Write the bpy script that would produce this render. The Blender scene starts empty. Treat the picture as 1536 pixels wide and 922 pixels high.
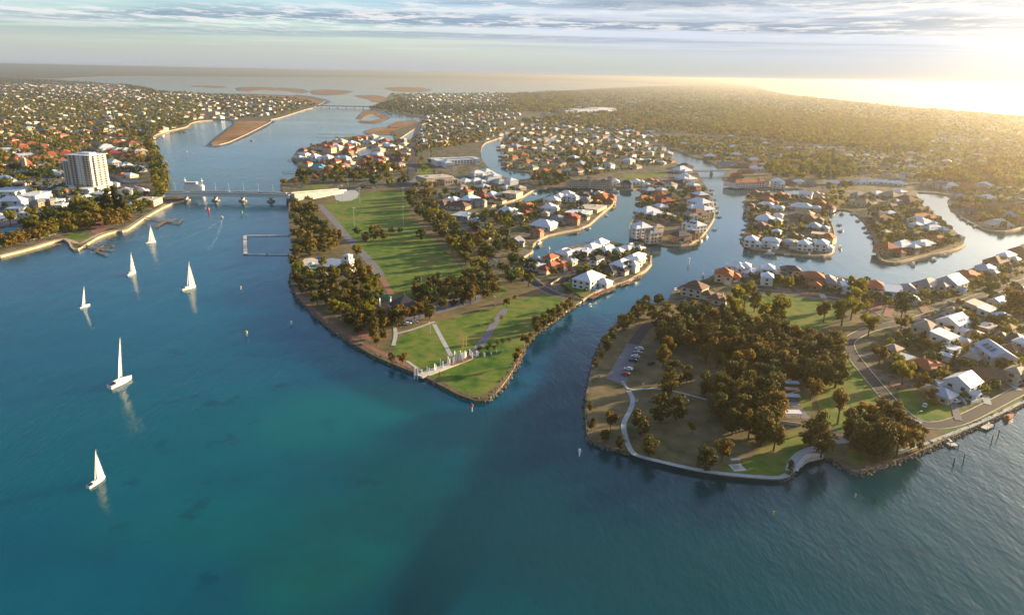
import bpy, bmesh, math, random
import numpy as np
from mathutils import Vector, Matrix
from mathutils.geometry import tessellate_polygon

random.seed(7)
RNG = np.random.default_rng(7)
SC = bpy.context.scene
COL = SC.collection
R = math.radians

# ------------------------------------------------------------------ camera
F, CX, CY, CAMH = 1080.0, 768.0, 461.0, 140.0
PITCH = math.atan((461 - 111.5) / F)
ROLL = math.atan(0.0202)
fw = Vector((0, math.cos(PITCH), -math.sin(PITCH)))
r0 = Vector((1, 0, 0)); u0 = Vector((0, math.sin(PITCH), math.cos(PITCH)))
rt = r0 * math.cos(ROLL) + u0 * math.sin(ROLL)
up = u0 * math.cos(ROLL) - r0 * math.sin(ROLL)
cam_data = bpy.data.cameras.new('camera')
cam = bpy.data.objects.new('camera', cam_data); COL.objects.link(cam)
cam.matrix_world = Matrix(((rt.x, up.x, -fw.x, 0), (rt.y, up.y, -fw.y, 0), (rt.z, up.z, -fw.z, CAMH), (0, 0, 0, 1)))
cam_data.sensor_width = 36.0
cam_data.lens = 36.0 * F / 1536.0
cam_data.clip_start = 1.0
cam_data.clip_end = 400000.0
SC.camera = cam

# ------------------------------------------------------------------ light, sky, exposure
SUN_AZ, SUN_EL = R(62), R(11)
sdir = Vector((math.sin(SUN_AZ) * math.cos(SUN_EL), math.cos(SUN_AZ) * math.cos(SUN_EL), math.sin(SUN_EL)))
sun_d = bpy.data.lights.new('sun', 'SUN'); sun_d.energy = 5.0; sun_d.angle = R(0.5); sun_d.color = (1.0, 0.73, 0.39)
sun = bpy.data.objects.new('sun', sun_d); COL.objects.link(sun)
sun.rotation_euler = sdir.to_track_quat('Z', 'Y').to_euler()

world = bpy.data.worlds.new('World'); SC.world = world; world.use_nodes = True
def build_world():
    nt = world.node_tree; nt.nodes.clear()
    N = nt.nodes.new; L = nt.links.new
    def math_(op, a, b=None, c=None, clamp=False):
        n = N('ShaderNodeMath'); n.operation = op; n.use_clamp = clamp
        for i, v in enumerate((a, b, c)):
            if v is None: continue
            if isinstance(v, (int, float)): n.inputs[i].default_value = v
            else: L(v, n.inputs[i])
        return n.outputs[0]
    def mix(fac, a, b, blend='MIX'):
        n = N('ShaderNodeMix'); n.data_type = 'RGBA'; n.blend_type = blend
        for s, v in ((n.inputs[0], fac), (n.inputs[6], a), (n.inputs[7], b)):
            if isinstance(v, (int, float)): s.default_value = v
            elif isinstance(v, tuple): s.default_value = (*v, 1)
            else: L(v, s)
        return n.outputs[2]
    out = N('ShaderNodeOutputWorld'); bg = N('ShaderNodeBackground'); L(bg.outputs[0], out.inputs[0])
    sky = N('ShaderNodeTexSky'); sky.sky_type = 'NISHITA'; sky.sun_disc = False
    sky.sun_elevation = SUN_EL; sky.sun_rotation = SUN_AZ; sky.altitude = 100; sky.air_density = 1.0; sky.dust_density = 0.7; sky.ozone_density = 1.5
    tc = N('ShaderNodeTexCoord'); sep = N('ShaderNodeSeparateXYZ'); L(tc.outputs['Generated'], sep.inputs[0])
    z = math_('MAXIMUM', sep.outputs[2], 0.012)
    u = math_('DIVIDE', sep.outputs[0], z); v = math_('DIVIDE', sep.outputs[1], z)
    def noise(su, sv, scale, detail, rough, off=0.0):
        cb = N('ShaderNodeCombineXYZ'); L(math_('MULTIPLY', u, su), cb.inputs[0]); L(math_('MULTIPLY', v, sv), cb.inputs[1]); cb.inputs[2].default_value = off
        t = N('ShaderNodeTexNoise'); t.inputs['Scale'].default_value = scale; t.inputs['Detail'].default_value = detail; t.inputs['Roughness'].default_value = rough
        L(cb.outputs[0], t.inputs['Vector']); return t.outputs[0]
    def ramp(val, lo, hi):
        n = N('ShaderNodeMapRange'); n.interpolation_type = 'SMOOTHSTEP'; n.clamp = True
        n.inputs[1].default_value = lo; n.inputs[2].default_value = hi; L(val, n.inputs[0]); return n.outputs[0]
    # nearness to the sun's direction: thin high cloud glows there
    dot = N('ShaderNodeVectorMath'); dot.operation = 'DOT_PRODUCT'; L(tc.outputs['Generated'], dot.inputs[0]); dot.inputs[1].default_value = tuple(sdir)
    d = math_('MAXIMUM', dot.outputs['Value'], 0.0)
    glow = math_('POWER', d, 17.0); glow2 = math_('POWER', d, 5.0)
    elev = sep.outputs[2]
    # clouds: broad bands and small rows of puffs in the high part
    band = ramp(noise(0.7, 1.0, 0.20, 6, 0.6), 0.50, 0.70)
    puff = ramp(noise(1.7, 1.2, 0.75, 7, 0.7, 3.1), 0.47, 0.58)
    patch = ramp(noise(0.5, 0.7, 0.14, 4, 0.5, 7.7), 0.47, 0.60)
    hi = ramp(elev, 0.028, 0.06)
    cl = math_('MAXIMUM', math_('MULTIPLY', band, 0.75), math_('MULTIPLY', math_('MULTIPLY', puff, patch), hi))
    cl = math_('MULTIPLY', cl, ramp(elev, 0.004, 0.045)); cl = math_('MULTIPLY', cl, math_('SUBTRACT', 1.0, ramp(elev, 0.11, 0.25)))
    dark = math_('MULTIPLY', ramp(noise(0.4, 0.9, 0.16, 5, 0.6, 12.3), 0.43, 0.57), ramp(elev, 0.02, 0.06))
    sk = sky.outputs[0]
    hsv = N('ShaderNodeHueSaturation'); hsv.inputs['Saturation'].default_value = 0.95; L(sk, hsv.inputs['Color'])
    high = math_('MULTIPLY', ramp(elev, 0.09, 0.2), ramp(glow2, 0.05, 0.5)); cap = mix(1.0, hsv.outputs[0], mix(high, (4.2, 3.9, 3.5), (14.0, 13.0, 12.0)), 'DARKEN'); tint = mix(1.0, cap, mix(high, (0.60, 0.71, 0.90), (1.15, 1.1, 1.1)), 'MULTIPLY'); base = mix(math_('MULTIPLY', dark, 0.85), tint, mix(glow2, (0.95, 1.3, 1.75), (1.9, 1.85, 1.8)))
    ccol = mix(glow2, (3.2, 3.2, 3.2), (3.5, 3.2, 2.7))
    c1 = mix(math_('MULTIPLY', cl, 0.85), base, ccol)
    hz = math_('SUBTRACT', 1.0, ramp(elev, -0.01, 0.06))
    hcol = mix(glow2, (1.85, 1.95, 2.15), (3.4, 2.8, 1.8))
    c2 = mix(math_('MULTIPLY', hz, 0.93), c1, hcol)
    g = mix(1.0, c2, mix(glow, (0, 0, 0), (16.0, 13.0, 8.5)), 'ADD')
    L(g, bg.inputs[0]); bg.inputs[1].default_value = 0.09
build_world()
SC.view_settings.view_transform = 'Standard'; SC.view_settings.look = 'None'
SC.view_settings.exposure = 1.7; SC.view_settings.gamma = 1.0; SC.view_settings.use_curve_mapping = False
SC.render.engine = 'CYCLES'
cy = SC.cycles
cy.use_denoising = True
try: cy.denoiser = 'OPENIMAGEDENOISE'
except Exception: pass
cy.max_bounces = 5; cy.diffuse_bounces = 2; cy.glossy_bounces = 2; cy.transmission_bounces = 2; cy.volume_bounces = 0; cy.transparent_max_bounces = 4
cy.caustics_reflective = False; cy.caustics_refractive = False
cy.sample_clamp_indirect = 6.0

# ------------------------------------------------------------------ picture <-> ground
LAND = 1.4
CAM = Vector((0, 0, CAMH))
def G(px, py, z=0.0):
    d = fw * F + rt * (px - CX) - up * (py - CY)
    if d.z > -0.9: d.z = -0.9
    t = (z - CAMH) / d.z
    return Vector((d.x * t, d.y * t, z))
def depth_of(p): return (Vector(p) - CAM).dot(fw)
def P(p):
    q = Vector(p) - CAM; dd = q.dot(fw)
    return (CX + F * q.dot(rt) / dd, CY - F * q.dot(up) / dd)
def mpp(p): return depth_of(p) / F
def ang(a, b):
    A = G(*a); B = G(*b); return math.atan2(B.y - A.y, B.x - A.x)

# ------------------------------------------------------------------ helpers
class MB:
    def __init__(s): s.v = []; s.f = []; s.m = []; s.mi = 0
    def face(s, *pts):
        k = len(s.v); s.v.extend([tuple(p) for p in pts]); s.f.append(tuple(range(k, k + len(pts)))); s.m.append(s.mi)
    def idx(s, verts, faces):
        k = len(s.v); s.v.extend([tuple(p) for p in verts])
        for f in faces: s.f.append(tuple(k + i for i in f)); s.m.append(s.mi)
    def box(s, c, sz, rot=0.0, top=True, bottom=True):
        cx, cy_, cz = c; a, b, h = sz[0] / 2, sz[1] / 2, sz[2] / 2; co, si = math.cos(rot), math.sin(rot)
        vs = [(cx + x * co - y * si, cy_ + x * si + y * co, cz + z) for z in (-h, h) for x, y in ((-a, -b), (a, -b), (a, b), (-a, b))]
        fs = [(0, 1, 5, 4), (1, 2, 6, 5), (2, 3, 7, 6), (3, 0, 4, 7)]
        if top: fs.append((4, 5, 6, 7))
        if bottom: fs.append((3, 2, 1, 0))
        s.idx(vs, fs)
    def prism(s, poly, z0, z1, bottom=False):
        n = len(poly)
        vs = [(x, y, z0) for x, y in poly] + [(x, y, z1) for x, y in poly]
        fs = [(i, (i + 1) % n, n + (i + 1) % n, n + i) for i in range(n)] + [tuple(range(n, 2 * n))]
        if bottom: fs.append(tuple(range(n - 1, -1, -1)))
        s.idx(vs, fs)
    def tube(s, a, b, ra, rb=None, n=8, caps=True):
        rb = ra if rb is None else rb; a = Vector(a); b = Vector(b); ax = (b - a).normalized()
        q = ax.to_track_quat('Z', 'Y'); vs = []
        for p, r in ((a, ra), (b, rb)):
            for i in range(n):
                t = 2 * math.pi * i / n; vs.append(p + q @ Vector((r * math.cos(t), r * math.sin(t), 0)))
        fs = [(i, (i + 1) % n, n + (i + 1) % n, n + i) for i in range(n)]
        if caps: fs += [tuple(range(n, 2 * n)), tuple(range(n - 1, -1, -1))]
        s.idx(vs, fs)
    def hip(s, cx, cy_, w, d, z, pitch=0.45, o=0.55, gable=False, along=None):
        a, b = w / 2 + o, d / 2 + o; e = 0.22
        alongx = (w >= d) if along is None else along
        ln, sh = (a, b) if alongx else (b, a)
        rh = sh * pitch; rl = ln if gable else max(ln - sh, 0.0)
        def T(l, t, zz): return (cx + l, cy_ + t, zz) if alongx else (cx - t, cy_ + l, zz)
        B = [T(-ln, -sh, z), T(ln, -sh, z), T(ln, sh, z), T(-ln, sh, z)]
        E = [T(-ln, -sh, z + e), T(ln, -sh, z + e), T(ln, sh, z + e), T(-ln, sh, z + e)]
        r1 = T(-rl, 0, z + e + rh); r2 = T(rl, 0, z + e + rh)
        s.idx(B + E + [r1, r2], [(3, 2, 1, 0), (0, 1, 5, 4), (1, 2, 6, 5), (2, 3, 7, 6), (3, 0, 4, 7), (4, 5, 9, 8), (6, 7, 8, 9), (5, 6, 9), (7, 4, 8)])
        return z + e + rh
    def build(s, name, mats, parent=None, smooth=False):
        me = bpy.data.meshes.new(name); me.from_pydata(s.v, [], s.f); me.update()
        if not isinstance(mats, (list, tuple)): mats = [mats]
        for m in mats: me.materials.append(m)
        if len(mats) > 1: me.polygons.foreach_set('material_index', s.m)
        if smooth: me.polygons.foreach_set('use_smooth', [True] * len(me.polygons))
        return link(name, me, parent)
def link(name, data, parent=None):
    o = bpy.data.objects.new(name, data); COL.objects.link(o)
    if parent is not None: o.parent = parent
    return o
def tag(o, label=None, cat=None, group=None, kind=None):
    if label: o['label'] = label
    if cat: o['category'] = cat
    if group: o['group'] = group
    if kind: o['kind'] = kind
    return o
def thing(name, label, cat, loc=(0, 0, 0), rz=0.0, group=None):
    o = link(name, None); o.location = loc; o.rotation_euler = (0, 0, rz); o.empty_display_size = 0.5
    return tag(o, label, cat, group)
def copy_tree(o, parent=None):
    c = o.copy(); COL.objects.link(c)
    if parent is not None: c.parent = parent
    for ch in list(o.children): copy_tree(ch, c)
    return c
ORD = 'first second third fourth fifth sixth seventh eighth ninth tenth eleventh twelfth thirteenth fourteenth fifteenth sixteenth seventeenth eighteenth nineteenth twentieth'.split()
def ordw(i):
    if i < 20: return ORD[i]
    tens = {2: 'twenty', 3: 'thirty', 4: 'forty', 5: 'fifty', 6: 'sixty', 7: 'seventy', 8: 'eighty', 9: 'ninety'}
    n = i + 1; t, u = divmod(n, 10)
    if t > 9: return 'hundred-and-' + ordw(n - 101)
    return tens[t] + ('-' + ORD[u - 1] if u else 'th').replace('yth', 'ieth') if u else tens[t][:-1] + 'ieth'

# ------------------------------------------------------------------ materials
def newmat(name):
    m = bpy.data.materials.new(name); m.use_nodes = True; nt = m.node_tree; nt.nodes.clear()
    return m, nt, nt.nodes.new, nt.links.new
def mat(name, col, rough=0.7, var=0.25, scale=0.4, metal=0.0, spec=0.4, bump=0.0, stripes=0.0):
    m, nt, N, L = newmat(name)
    out = N('ShaderNodeOutputMaterial'); b = N('ShaderNodeBsdfPrincipled'); L(b.outputs[0], out.inputs[0])
    tc = N('ShaderNodeTexCoord'); t = N('ShaderNodeTexNoise'); t.inputs['Scale'].default_value = scale; t.inputs['Detail'].default_value = 5; t.inputs['Roughness'].default_value = 0.65
    L(tc.outputs['Object'], t.inputs['Vector'])
    mr = N('ShaderNodeMapRange'); mr.inputs[1].default_value = 0.3; mr.inputs[2].default_value = 0.7; mr.inputs[3].default_value = 1 - var; mr.inputs[4].default_value = 1 + var * 0.4
    L(t.outputs[0], mr.inputs[0])
    mx = N('ShaderNodeMix'); mx.data_type = 'RGBA'; mx.blend_type = 'MULTIPLY'; mx.inputs[0].default_value = 1; mx.inputs[6].default_value = (*col, 1); L(mr.outputs[0], mx.inputs[7])
    last = mx.outputs[2]
    if stripes:
        w = N('ShaderNodeTexWave'); w.inputs['Scale'].default_value = stripes; w.inputs['Distortion'].default_value = 0.3; L(tc.outputs['Object'], w.inputs['Vector'])
        m2 = N('ShaderNodeMapRange'); m2.inputs[3].default_value = 0.82; m2.inputs[4].default_value = 1.05; L(w.outputs['Fac'], m2.inputs[0])
        m3 = N('ShaderNodeMix'); m3.data_type = 'RGBA'; m3.blend_type = 'MULTIPLY'; m3.inputs[0].default_value = 1; L(last, m3.inputs[6]); L(m2.outputs[0], m3.inputs[7]); last = m3.outputs[2]
    L(last, b.inputs['Base Color']); b.inputs['Roughness'].default_value = rough; b.inputs['Metallic'].default_value = metal; b.inputs['Specular IOR Level'].default_value = spec
    if bump:
        bp = N('ShaderNodeBump'); bp.inputs['Strength'].default_value = bump; bp.inputs['Distance'].default_value = 0.3; L(t.outputs[0], bp.inputs['Height']); L(bp.outputs[0], b.inputs['Normal'])
    return m
def ground_mat(name, cols, scales=(0.02, 0.3), rough=0.9, bump=0.3):
    """blend of several colours by two noises"""
    m, nt, N, L = newmat(name)
    out = N('ShaderNodeOutputMaterial'); b = N('ShaderNodeBsdfPrincipled'); L(b.outputs[0], out.inputs[0]); b.inputs['Roughness'].default_value = rough; b.inputs['Specular IOR Level'].default_value = 0.15
    tc = N('ShaderNodeTexCoord')
    def no(sc, det=6):
        t = N('ShaderNodeTexNoise'); t.inputs['Scale'].default_value = sc; t.inputs['Detail'].default_value = det; t.inputs['Roughness'].default_value = 0.62; L(tc.outputs['Object'], t.inputs['Vector']); return t.outputs[0]
    a, c = no(scales[0]), no(scales[1], 8)
    add = N('ShaderNodeMath'); add.operation = 'MULTIPLY_ADD'; L(c, add.inputs[0]); add.inputs[1].default_value = 0.6
    s2 = N('ShaderNodeMath'); s2.operation = 'MULTIPLY'; L(a, s2.inputs[0]); s2.inputs[1].default_value = 0.55; L(s2.outputs[0], add.inputs[2])
    cr = N('ShaderNodeValToRGB'); el = cr.color_ramp.elements
    n = len(cols); lo, hi = 0.42, 0.70
    for i, cc in enumerate(cols):
        pos = lo + (hi - lo) * i / (n - 1)
        if i < 2: e = el[i]; e.position = pos
        else: e = el.new(pos)
        e.color = (*cc, 1)
    L(add.outputs[0], cr.inputs[0]); L(cr.outputs[0], b.inputs['Base Color'])
    bp = N('ShaderNodeBump'); bp.inputs['Strength'].default_value = bump; bp.inputs['Distance'].default_value = 0.4; L(c, bp.inputs['Height']); L(bp.outputs[0], b.inputs['Normal'])
    return m
def leaf_mat(name, c1, c2, trans=0.3):
    m, nt, N, L = newmat(name)
    out = N('ShaderNodeOutputMaterial'); b = N('ShaderNodeBsdfPrincipled'); b.inputs['Roughness'].default_value = 0.75; b.inputs['Specular IOR Level'].default_value = 0.15
    tr = N('ShaderNodeBsdfTranslucent'); ms = N('ShaderNodeMixShader'); ms.inputs[0].default_value = trans
    L(b.outputs[0], ms.inputs[1]); L(tr.outputs[0], ms.inputs[2]); L(ms.outputs[0], out.inputs[0])
    tc = N('ShaderNodeTexCoord'); oi = N('ShaderNodeObjectInfo'); t = N('ShaderNodeTexNoise'); t.inputs['Scale'].default_value = 0.55; t.inputs['Detail'].default_value = 4
    L(tc.outputs['Object'], t.inputs['Vector'])
    ge = N('ShaderNodeNewGeometry')
    a = N('ShaderNodeMath'); a.operation = 'MULTIPLY_ADD'; L(oi.outputs['Random'], a.inputs[0]); a.inputs[1].default_value = 0.35; 
    a2 = N('ShaderNodeMath'); a2.operation = 'MULTIPLY_ADD'; L(ge.outputs['Random Per Island'], a2.inputs[0]); a2.inputs[1].default_value = 0.45; a2.inputs[2].default_value = -0.4
    a3 = N('ShaderNodeMath'); a3.operation = 'ADD'; L(a2.outputs[0], a3.inputs[0]); L(t.outputs[0], a3.inputs[1]); L(a3.outputs[0], a.inputs[2])
    mx = N('ShaderNodeMix'); mx.data_type = 'RGBA'; mx.clamp_factor = True; L(a.outputs[0], mx.inputs[0]); mx.inputs[6].default_value = (*c1, 1); mx.inputs[7].default_value = (*c2, 1)
    L(mx.outputs[2], b.inputs['Base Color']); L(mx.outputs[2], tr.inputs['Color'])
    return m

ROOF = {
    'white': mat('white_sheet_roof', (0.74, 0.76, 0.80), 0.45, 0.12, 0.5, stripes=1.2),
    'cream': mat('cream_roof', (0.58, 0.50, 0.40), 0.6, 0.2, 0.5),
    'orange': mat('terracotta_tile_roof', (0.45, 0.135, 0.055), 0.8, 0.35, 0.8, stripes=1.5),
    'red': mat('red_tile_roof', (0.34, 0.06, 0.04), 0.8, 0.35, 0.8, stripes=1.5),
    'brown': mat('brown_tile_roof', (0.17, 0.095, 0.065), 0.8, 0.35, 0.8, stripes=1.5),
    'dark': mat('charcoal_roof', (0.055, 0.05, 0.06), 0.6, 0.3, 0.8, stripes=1.5),
    'grey': mat('grey_roof', (0.24, 0.24, 0.26), 0.6, 0.3, 0.7, stripes=1.5),
    'blue-grey': mat('blue_grey_roof', (0.40, 0.47, 0.56), 0.45, 0.2, 0.6, stripes=1.2),
    'beige': mat('beige_tile_roof', (0.40, 0.31, 0.24), 0.8, 0.3, 0.8, stripes=1.5),
    'blue': mat('turquoise_canopy', (0.10, 0.33, 0.42), 0.6, 0.2, 0.8),
}
WALL = {
    'white': mat('white_render_wall', (0.72, 0.71, 0.68), 0.8, 0.15, 0.4),
    'cream': mat('cream_render_wall', (0.58, 0.48, 0.36), 0.85, 0.2, 0.4),
    'tan': mat('tan_brick_wall', (0.40, 0.25, 0.15), 0.9, 0.3, 0.8),
    'grey': mat('grey_render_wall', (0.34, 0.34, 0.35), 0.85, 0.2, 0.4),
    'brick': mat('red_brick_wall', (0.27, 0.11, 0.07), 0.9, 0.3, 0.8),
}
M_GLASS = mat('window_glass', (0.02, 0.03, 0.045), 0.12, 0.3, 1.0, spec=0.8)
M_FRAME = mat('window_frame_paint', (0.6, 0.6, 0.58), 0.5, 0.1)
M_SOLAR = mat('solar_panel_glass', (0.012, 0.016, 0.04), 0.2, 0.3, 1.0, spec=0.7)
M_WHITE = mat('white_paint', (0.78, 0.78, 0.76), 0.45, 0.1)
M_SAIL = leaf_mat('white_sailcloth', (0.80, 0.79, 0.76), (0.84, 0.83, 0.80), 0.45)
M_DARK = mat('dark_rubber', (0.03, 0.03, 0.032), 0.6, 0.3)
M_TIMBER = mat('weathered_timber', (0.20, 0.15, 0.11), 0.85, 0.4, 0.9)
M_REDDECK = mat('red_brown_deck', (0.21, 0.075, 0.05), 0.8, 0.35, 0.9)
M_CONC = mat('pale_concrete', (0.56, 0.53, 0.48), 0.85, 0.25, 0.25)
M_STONE = mat('limestone_wall', (0.46, 0.36, 0.25), 0.9, 0.35, 0.5)
M_ASPH = mat('asphalt', (0.05, 0.046, 0.05), 0.9, 0.3, 0.4)
M_PATH = mat('concrete_path', (0.36, 0.39, 0.40), 0.9, 0.2, 0.4)
M_PAVE = mat('brick_paving', (0.25, 0.12, 0.09), 0.9, 0.35, 0.5)
M_CARPARK = mat('grey_car_park', (0.16, 0.16, 0.19), 0.9, 0.3, 0.3)
M_ROCK = mat('limestone_rock', (0.19, 0.165, 0.135), 0.95, 0.55, 0.5)
M_METAL = mat('galvanised_metal', (0.5, 0.5, 0.5), 0.4, 0.15, 1.0, metal=0.5)
M_BARK = mat('tree_bark', (0.15, 0.10, 0.07), 0.95, 0.4, 1.0)
M_YEL = mat('yellow_paint', (0.6, 0.38, 0.04), 0.5, 0.1)
M_RED = mat('red_paint', (0.5, 0.04, 0.05), 0.5, 0.1)
M_GRN = mat('green_paint', (0.03, 0.25, 0.12), 0.5, 0.1)
M_BLUE = mat('blue_paint', (0.03, 0.12, 0.40), 0.5, 0.1)
M_ORG = mat('orange_paint', (0.45, 0.14, 0.03), 0.5, 0.1)
M_LILAC = mat('lilac_render', (0.45, 0.40, 0.44), 0.8, 0.15)
LEAF = {
    'c': leaf_mat('casuarina_foliage', (0.036, 0.044, 0.013), (0.19, 0.15, 0.038), 0.28),
    'e': leaf_mat('gum_foliage', (0.060, 0.080, 0.010), (0.33, 0.28, 0.03), 0.45),
    'd': leaf_mat('dark_green_foliage', (0.022, 0.044, 0.013), (0.105, 0.13, 0.028), 0.22),
    'o': leaf_mat('golden_brown_foliage', (0.08, 0.06, 0.014), (0.30, 0.19, 0.035), 0.36),
    'n': leaf_mat('cypress_foliage', (0.02, 0.035, 0.012), (0.09, 0.09, 0.02), 0.2),
    'p': leaf_mat('palm_fronds', (0.03, 0.05, 0.015), (0.10, 0.11, 0.03), 0.25),
}
M_LAND = ground_mat('dry_ground', [(0.05, 0.055, 0.022), (0.11, 0.095, 0.045), (0.19, 0.145, 0.085), (0.10, 0.09, 0.06)], (0.012, 0.12))
M_SUBURB = ground_mat('garden_and_paving', [(0.03, 0.045, 0.014), (0.05, 0.07, 0.02), (0.085, 0.075, 0.04), (0.21, 0.18, 0.15), (0.10, 0.085, 0.07)], (0.06, 0.16))
M_GRASS = ground_mat('mown_grass', [(0.03, 0.085, 0.010), (0.065, 0.135, 0.016), (0.13, 0.17, 0.03), (0.20, 0.17, 0.055)], (0.025, 0.16), bump=0.15)
M_DRYGRASS = ground_mat('dry_grass', [(0.06, 0.065, 0.025), (0.105, 0.095, 0.045), (0.15, 0.12, 0.065), (0.20, 0.15, 0.08)], (0.03, 0.15), bump=0.2)
M_MARSH = ground_mat('marsh_samphire', [(0.10, 0.065, 0.025), (0.21, 0.11, 0.045), (0.28, 0.155, 0.07), (0.34, 0.25, 0.15)], (0.006, 0.03))
M_SAND = ground_mat('pale_sand', [(0.26, 0.20, 0.13), (0.38, 0.30, 0.20), (0.48, 0.40, 0.29), (0.42, 0.34, 0.24)], (0.05, 0.4))

M_WET = ground_mat('wet_sand', [(0.03, 0.06, 0.07), (0.05, 0.07, 0.07), (0.085, 0.085, 0.07), (0.12, 0.10, 0.075)], (0.01, 0.06), rough=0.35)

def water_mat():
    m, nt, N, L = newmat('estuary_water')
    out = N('ShaderNodeOutputMaterial'); b = N('ShaderNodeBsdfPrincipled'); L(b.outputs[0], out.inputs[0])
    tc = N('ShaderNodeTexCoord'); co = tc.outputs['Object']
    def no(sc, det, rough=0.55, vec=None):
        t = N('ShaderNodeTexNoise'); t.inputs['Scale'].default_value = sc; t.inputs['Detail'].default_value = det; t.inputs['Roughness'].default_value = rough; L(vec or co, t.inputs['Vector']); return t.outputs[0]
    def mr(v, a, b_, c=0.0, d=1.0):
        n = N('ShaderNodeMapRange'); n.interpolation_type = 'SMOOTHSTEP'; n.inputs[1].default_value = a; n.inputs[2].default_value = b_; n.inputs[3].default_value = c; n.inputs[4].default_value = d; L(v, n.inputs[0]); return n.outputs[0]
    def mx(f, a, b_):
        n = N('ShaderNodeMix'); n.data_type = 'RGBA'; L(f, n.inputs[0])
        for s, v in ((n.inputs[6], a), (n.inputs[7], b_)):
            if isinstance(v, tuple): s.default_value = (*v, 1)
            else: L(v, s)
        return n.outputs[2]
    def mul(a, b_):
        n = N('ShaderNodeMath'); n.operation = 'MULTIPLY'; L(a, n.inputs[0])
        if isinstance(b_, float): n.inputs[1].default_value = b_
        else: L(b_, n.inputs[1])
        return n.outputs[0]
    def blob(p, ra, rb, rot=0.0, wob=0.35):
        mp = N('ShaderNodeMapping'); mp.vector_type = 'TEXTURE'; mp.inputs['Location'].default_value = (p.x, p.y, 0); mp.inputs['Rotation'].default_value = (0, 0, rot); mp.inputs['Scale'].default_value = (ra, rb, 1); L(co, mp.inputs['Vector'])
        ln = N('ShaderNodeVectorMath'); ln.operation = 'LENGTH'; L(mp.outputs[0], ln.inputs[0])
        ad = N('ShaderNodeMath'); ad.operation = 'MULTIPLY_ADD'; L(no(0.03, 5, 0.6), ad.inputs[0]); ad.inputs[1].default_value = wob * 2; L(ln.outputs['Value'], ad.inputs[2])
        return mr(ad.outputs[0], 0.55 + wob, 1.25 + wob, 1.0, 0.0)
    big = no(0.006, 4)
    col = mx(mr(big, 0.35, 0.65), WATER_COLS['deep'], WATER_COLS['mid'])
    # shallower sandy bed shows turquoise, channel and weed beds show dark
    for (px, py, ra, rb, rot, c, k) in WATER_BLOBS:
        col = mx(mul(blob(G(px, py), ra, rb, rot), k), col, WATER_COLS[c])
    weed = mul(mr(no(0.05, 6, 0.65), 0.56, 0.68), mr(no(0.012, 3), 0.45, 0.6))
    col = mx(mul(weed, 0.45), col, WATER_COLS['dark'])
    L(col, b.inputs['Base Color']); b.subsurface_method = 'BURLEY'; b.inputs['Subsurface Weight'].default_value = 1.0; b.inputs['Subsurface Radius'].default_value = (1, 1, 1); b.inputs['Subsurface Scale'].default_value = 55.0; b.inputs['Roughness'].default_value = 0.06; b.inputs['IOR'].default_value = 1.333; b.inputs['Specular IOR Level'].default_value = 0.5
    # ripples: wind lines plus small chop
    mp = N('ShaderNodeMapping'); mp.inputs['Rotation'].default_value = (0, 0, R(28)); mp.inputs['Scale'].default_value = (1.0, 0.45, 1.0); L(co, mp.inputs['Vector'])
    n1 = no(0.55, 4, 0.6, mp.outputs[0]); n2 = no(0.09, 3, 0.5, mp.outputs[0])
    add = N('ShaderNodeMath'); add.operation = 'MULTIPLY_ADD'; L(n2, add.inputs[0]); add.inputs[1].default_value = 2.2; L(n1, add.inputs[2])
    calm = mr(no(0.004, 3, 0.5), 0.35, 0.62, 0.35, 1.0)
    shelter = blob(G(1120, 330), 520, 330, 0, 0.1); inv = N('ShaderNodeMath'); inv.operation = 'MULTIPLY_ADD'; L(shelter, inv.inputs[0]); inv.inputs[1].default_value = -0.72; inv.inputs[2].default_value = 1.0
    hh = mul(mul(add.outputs[0], calm), inv.outputs[0])     # the canals lie sheltered and calm
    bp = N('ShaderNodeBump'); bp.inputs['Strength'].default_value = 0.55; bp.inputs['Distance'].default_value = 0.45; L(hh, bp.inputs['Height']); L(bp.outputs[0], b.inputs['Normal'])
    return m
WATER_COLS = {'deep': (0.001, 0.066, 0.112), 'mid': (0.001, 0.088, 0.142), 'teal': (0.001, 0.116, 0.132), 'green': (0.004, 0.150, 0.118), 'dark': (0.002, 0.016, 0.030), 'blue': (0.006, 0.105, 0.215), 'slate': (0.005, 0.046, 0.058)}
WATER_BLOBS = [
    (280, 660, 190, 60, 0.0, 'teal', 0.35), (520, 620, 45, 30, 0.6, 'green', 0.3), (545, 800, 22, 40, -0.5, 'green', 0.8), (440, 790, 60, 22, 0, 'teal', 0.6), (880, 890, 30, 22, 0, 'teal', 0.5),
    (800, 640, 70, 17, ang((640, 900), (850, 600)), 'dark', 0.95), (705, 780, 58, 10, ang((620, 900), (850, 600)), 'dark', 0.95), (655, 885, 34, 8, ang((620, 900), (850, 600)), 'dark', 0.9), (860, 560, 90, 16, ang((840, 640), (880, 500)), 'dark', 0.8), (690, 640, 40, 18, 0.3, 'dark', 0.5),
    (560, 570, 60, 16, -0.75, 'dark', 0.45), (1050, 790, 90, 40, 0, 'slate', 0.8), (1330, 760, 240, 90, 0.1, 'slate', 0.85), (1150, 330, 330, 330, 0, 'slate', 0.85),
    (330, 230, 130, 420, -0.1, 'blue', 0.9),
]

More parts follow.
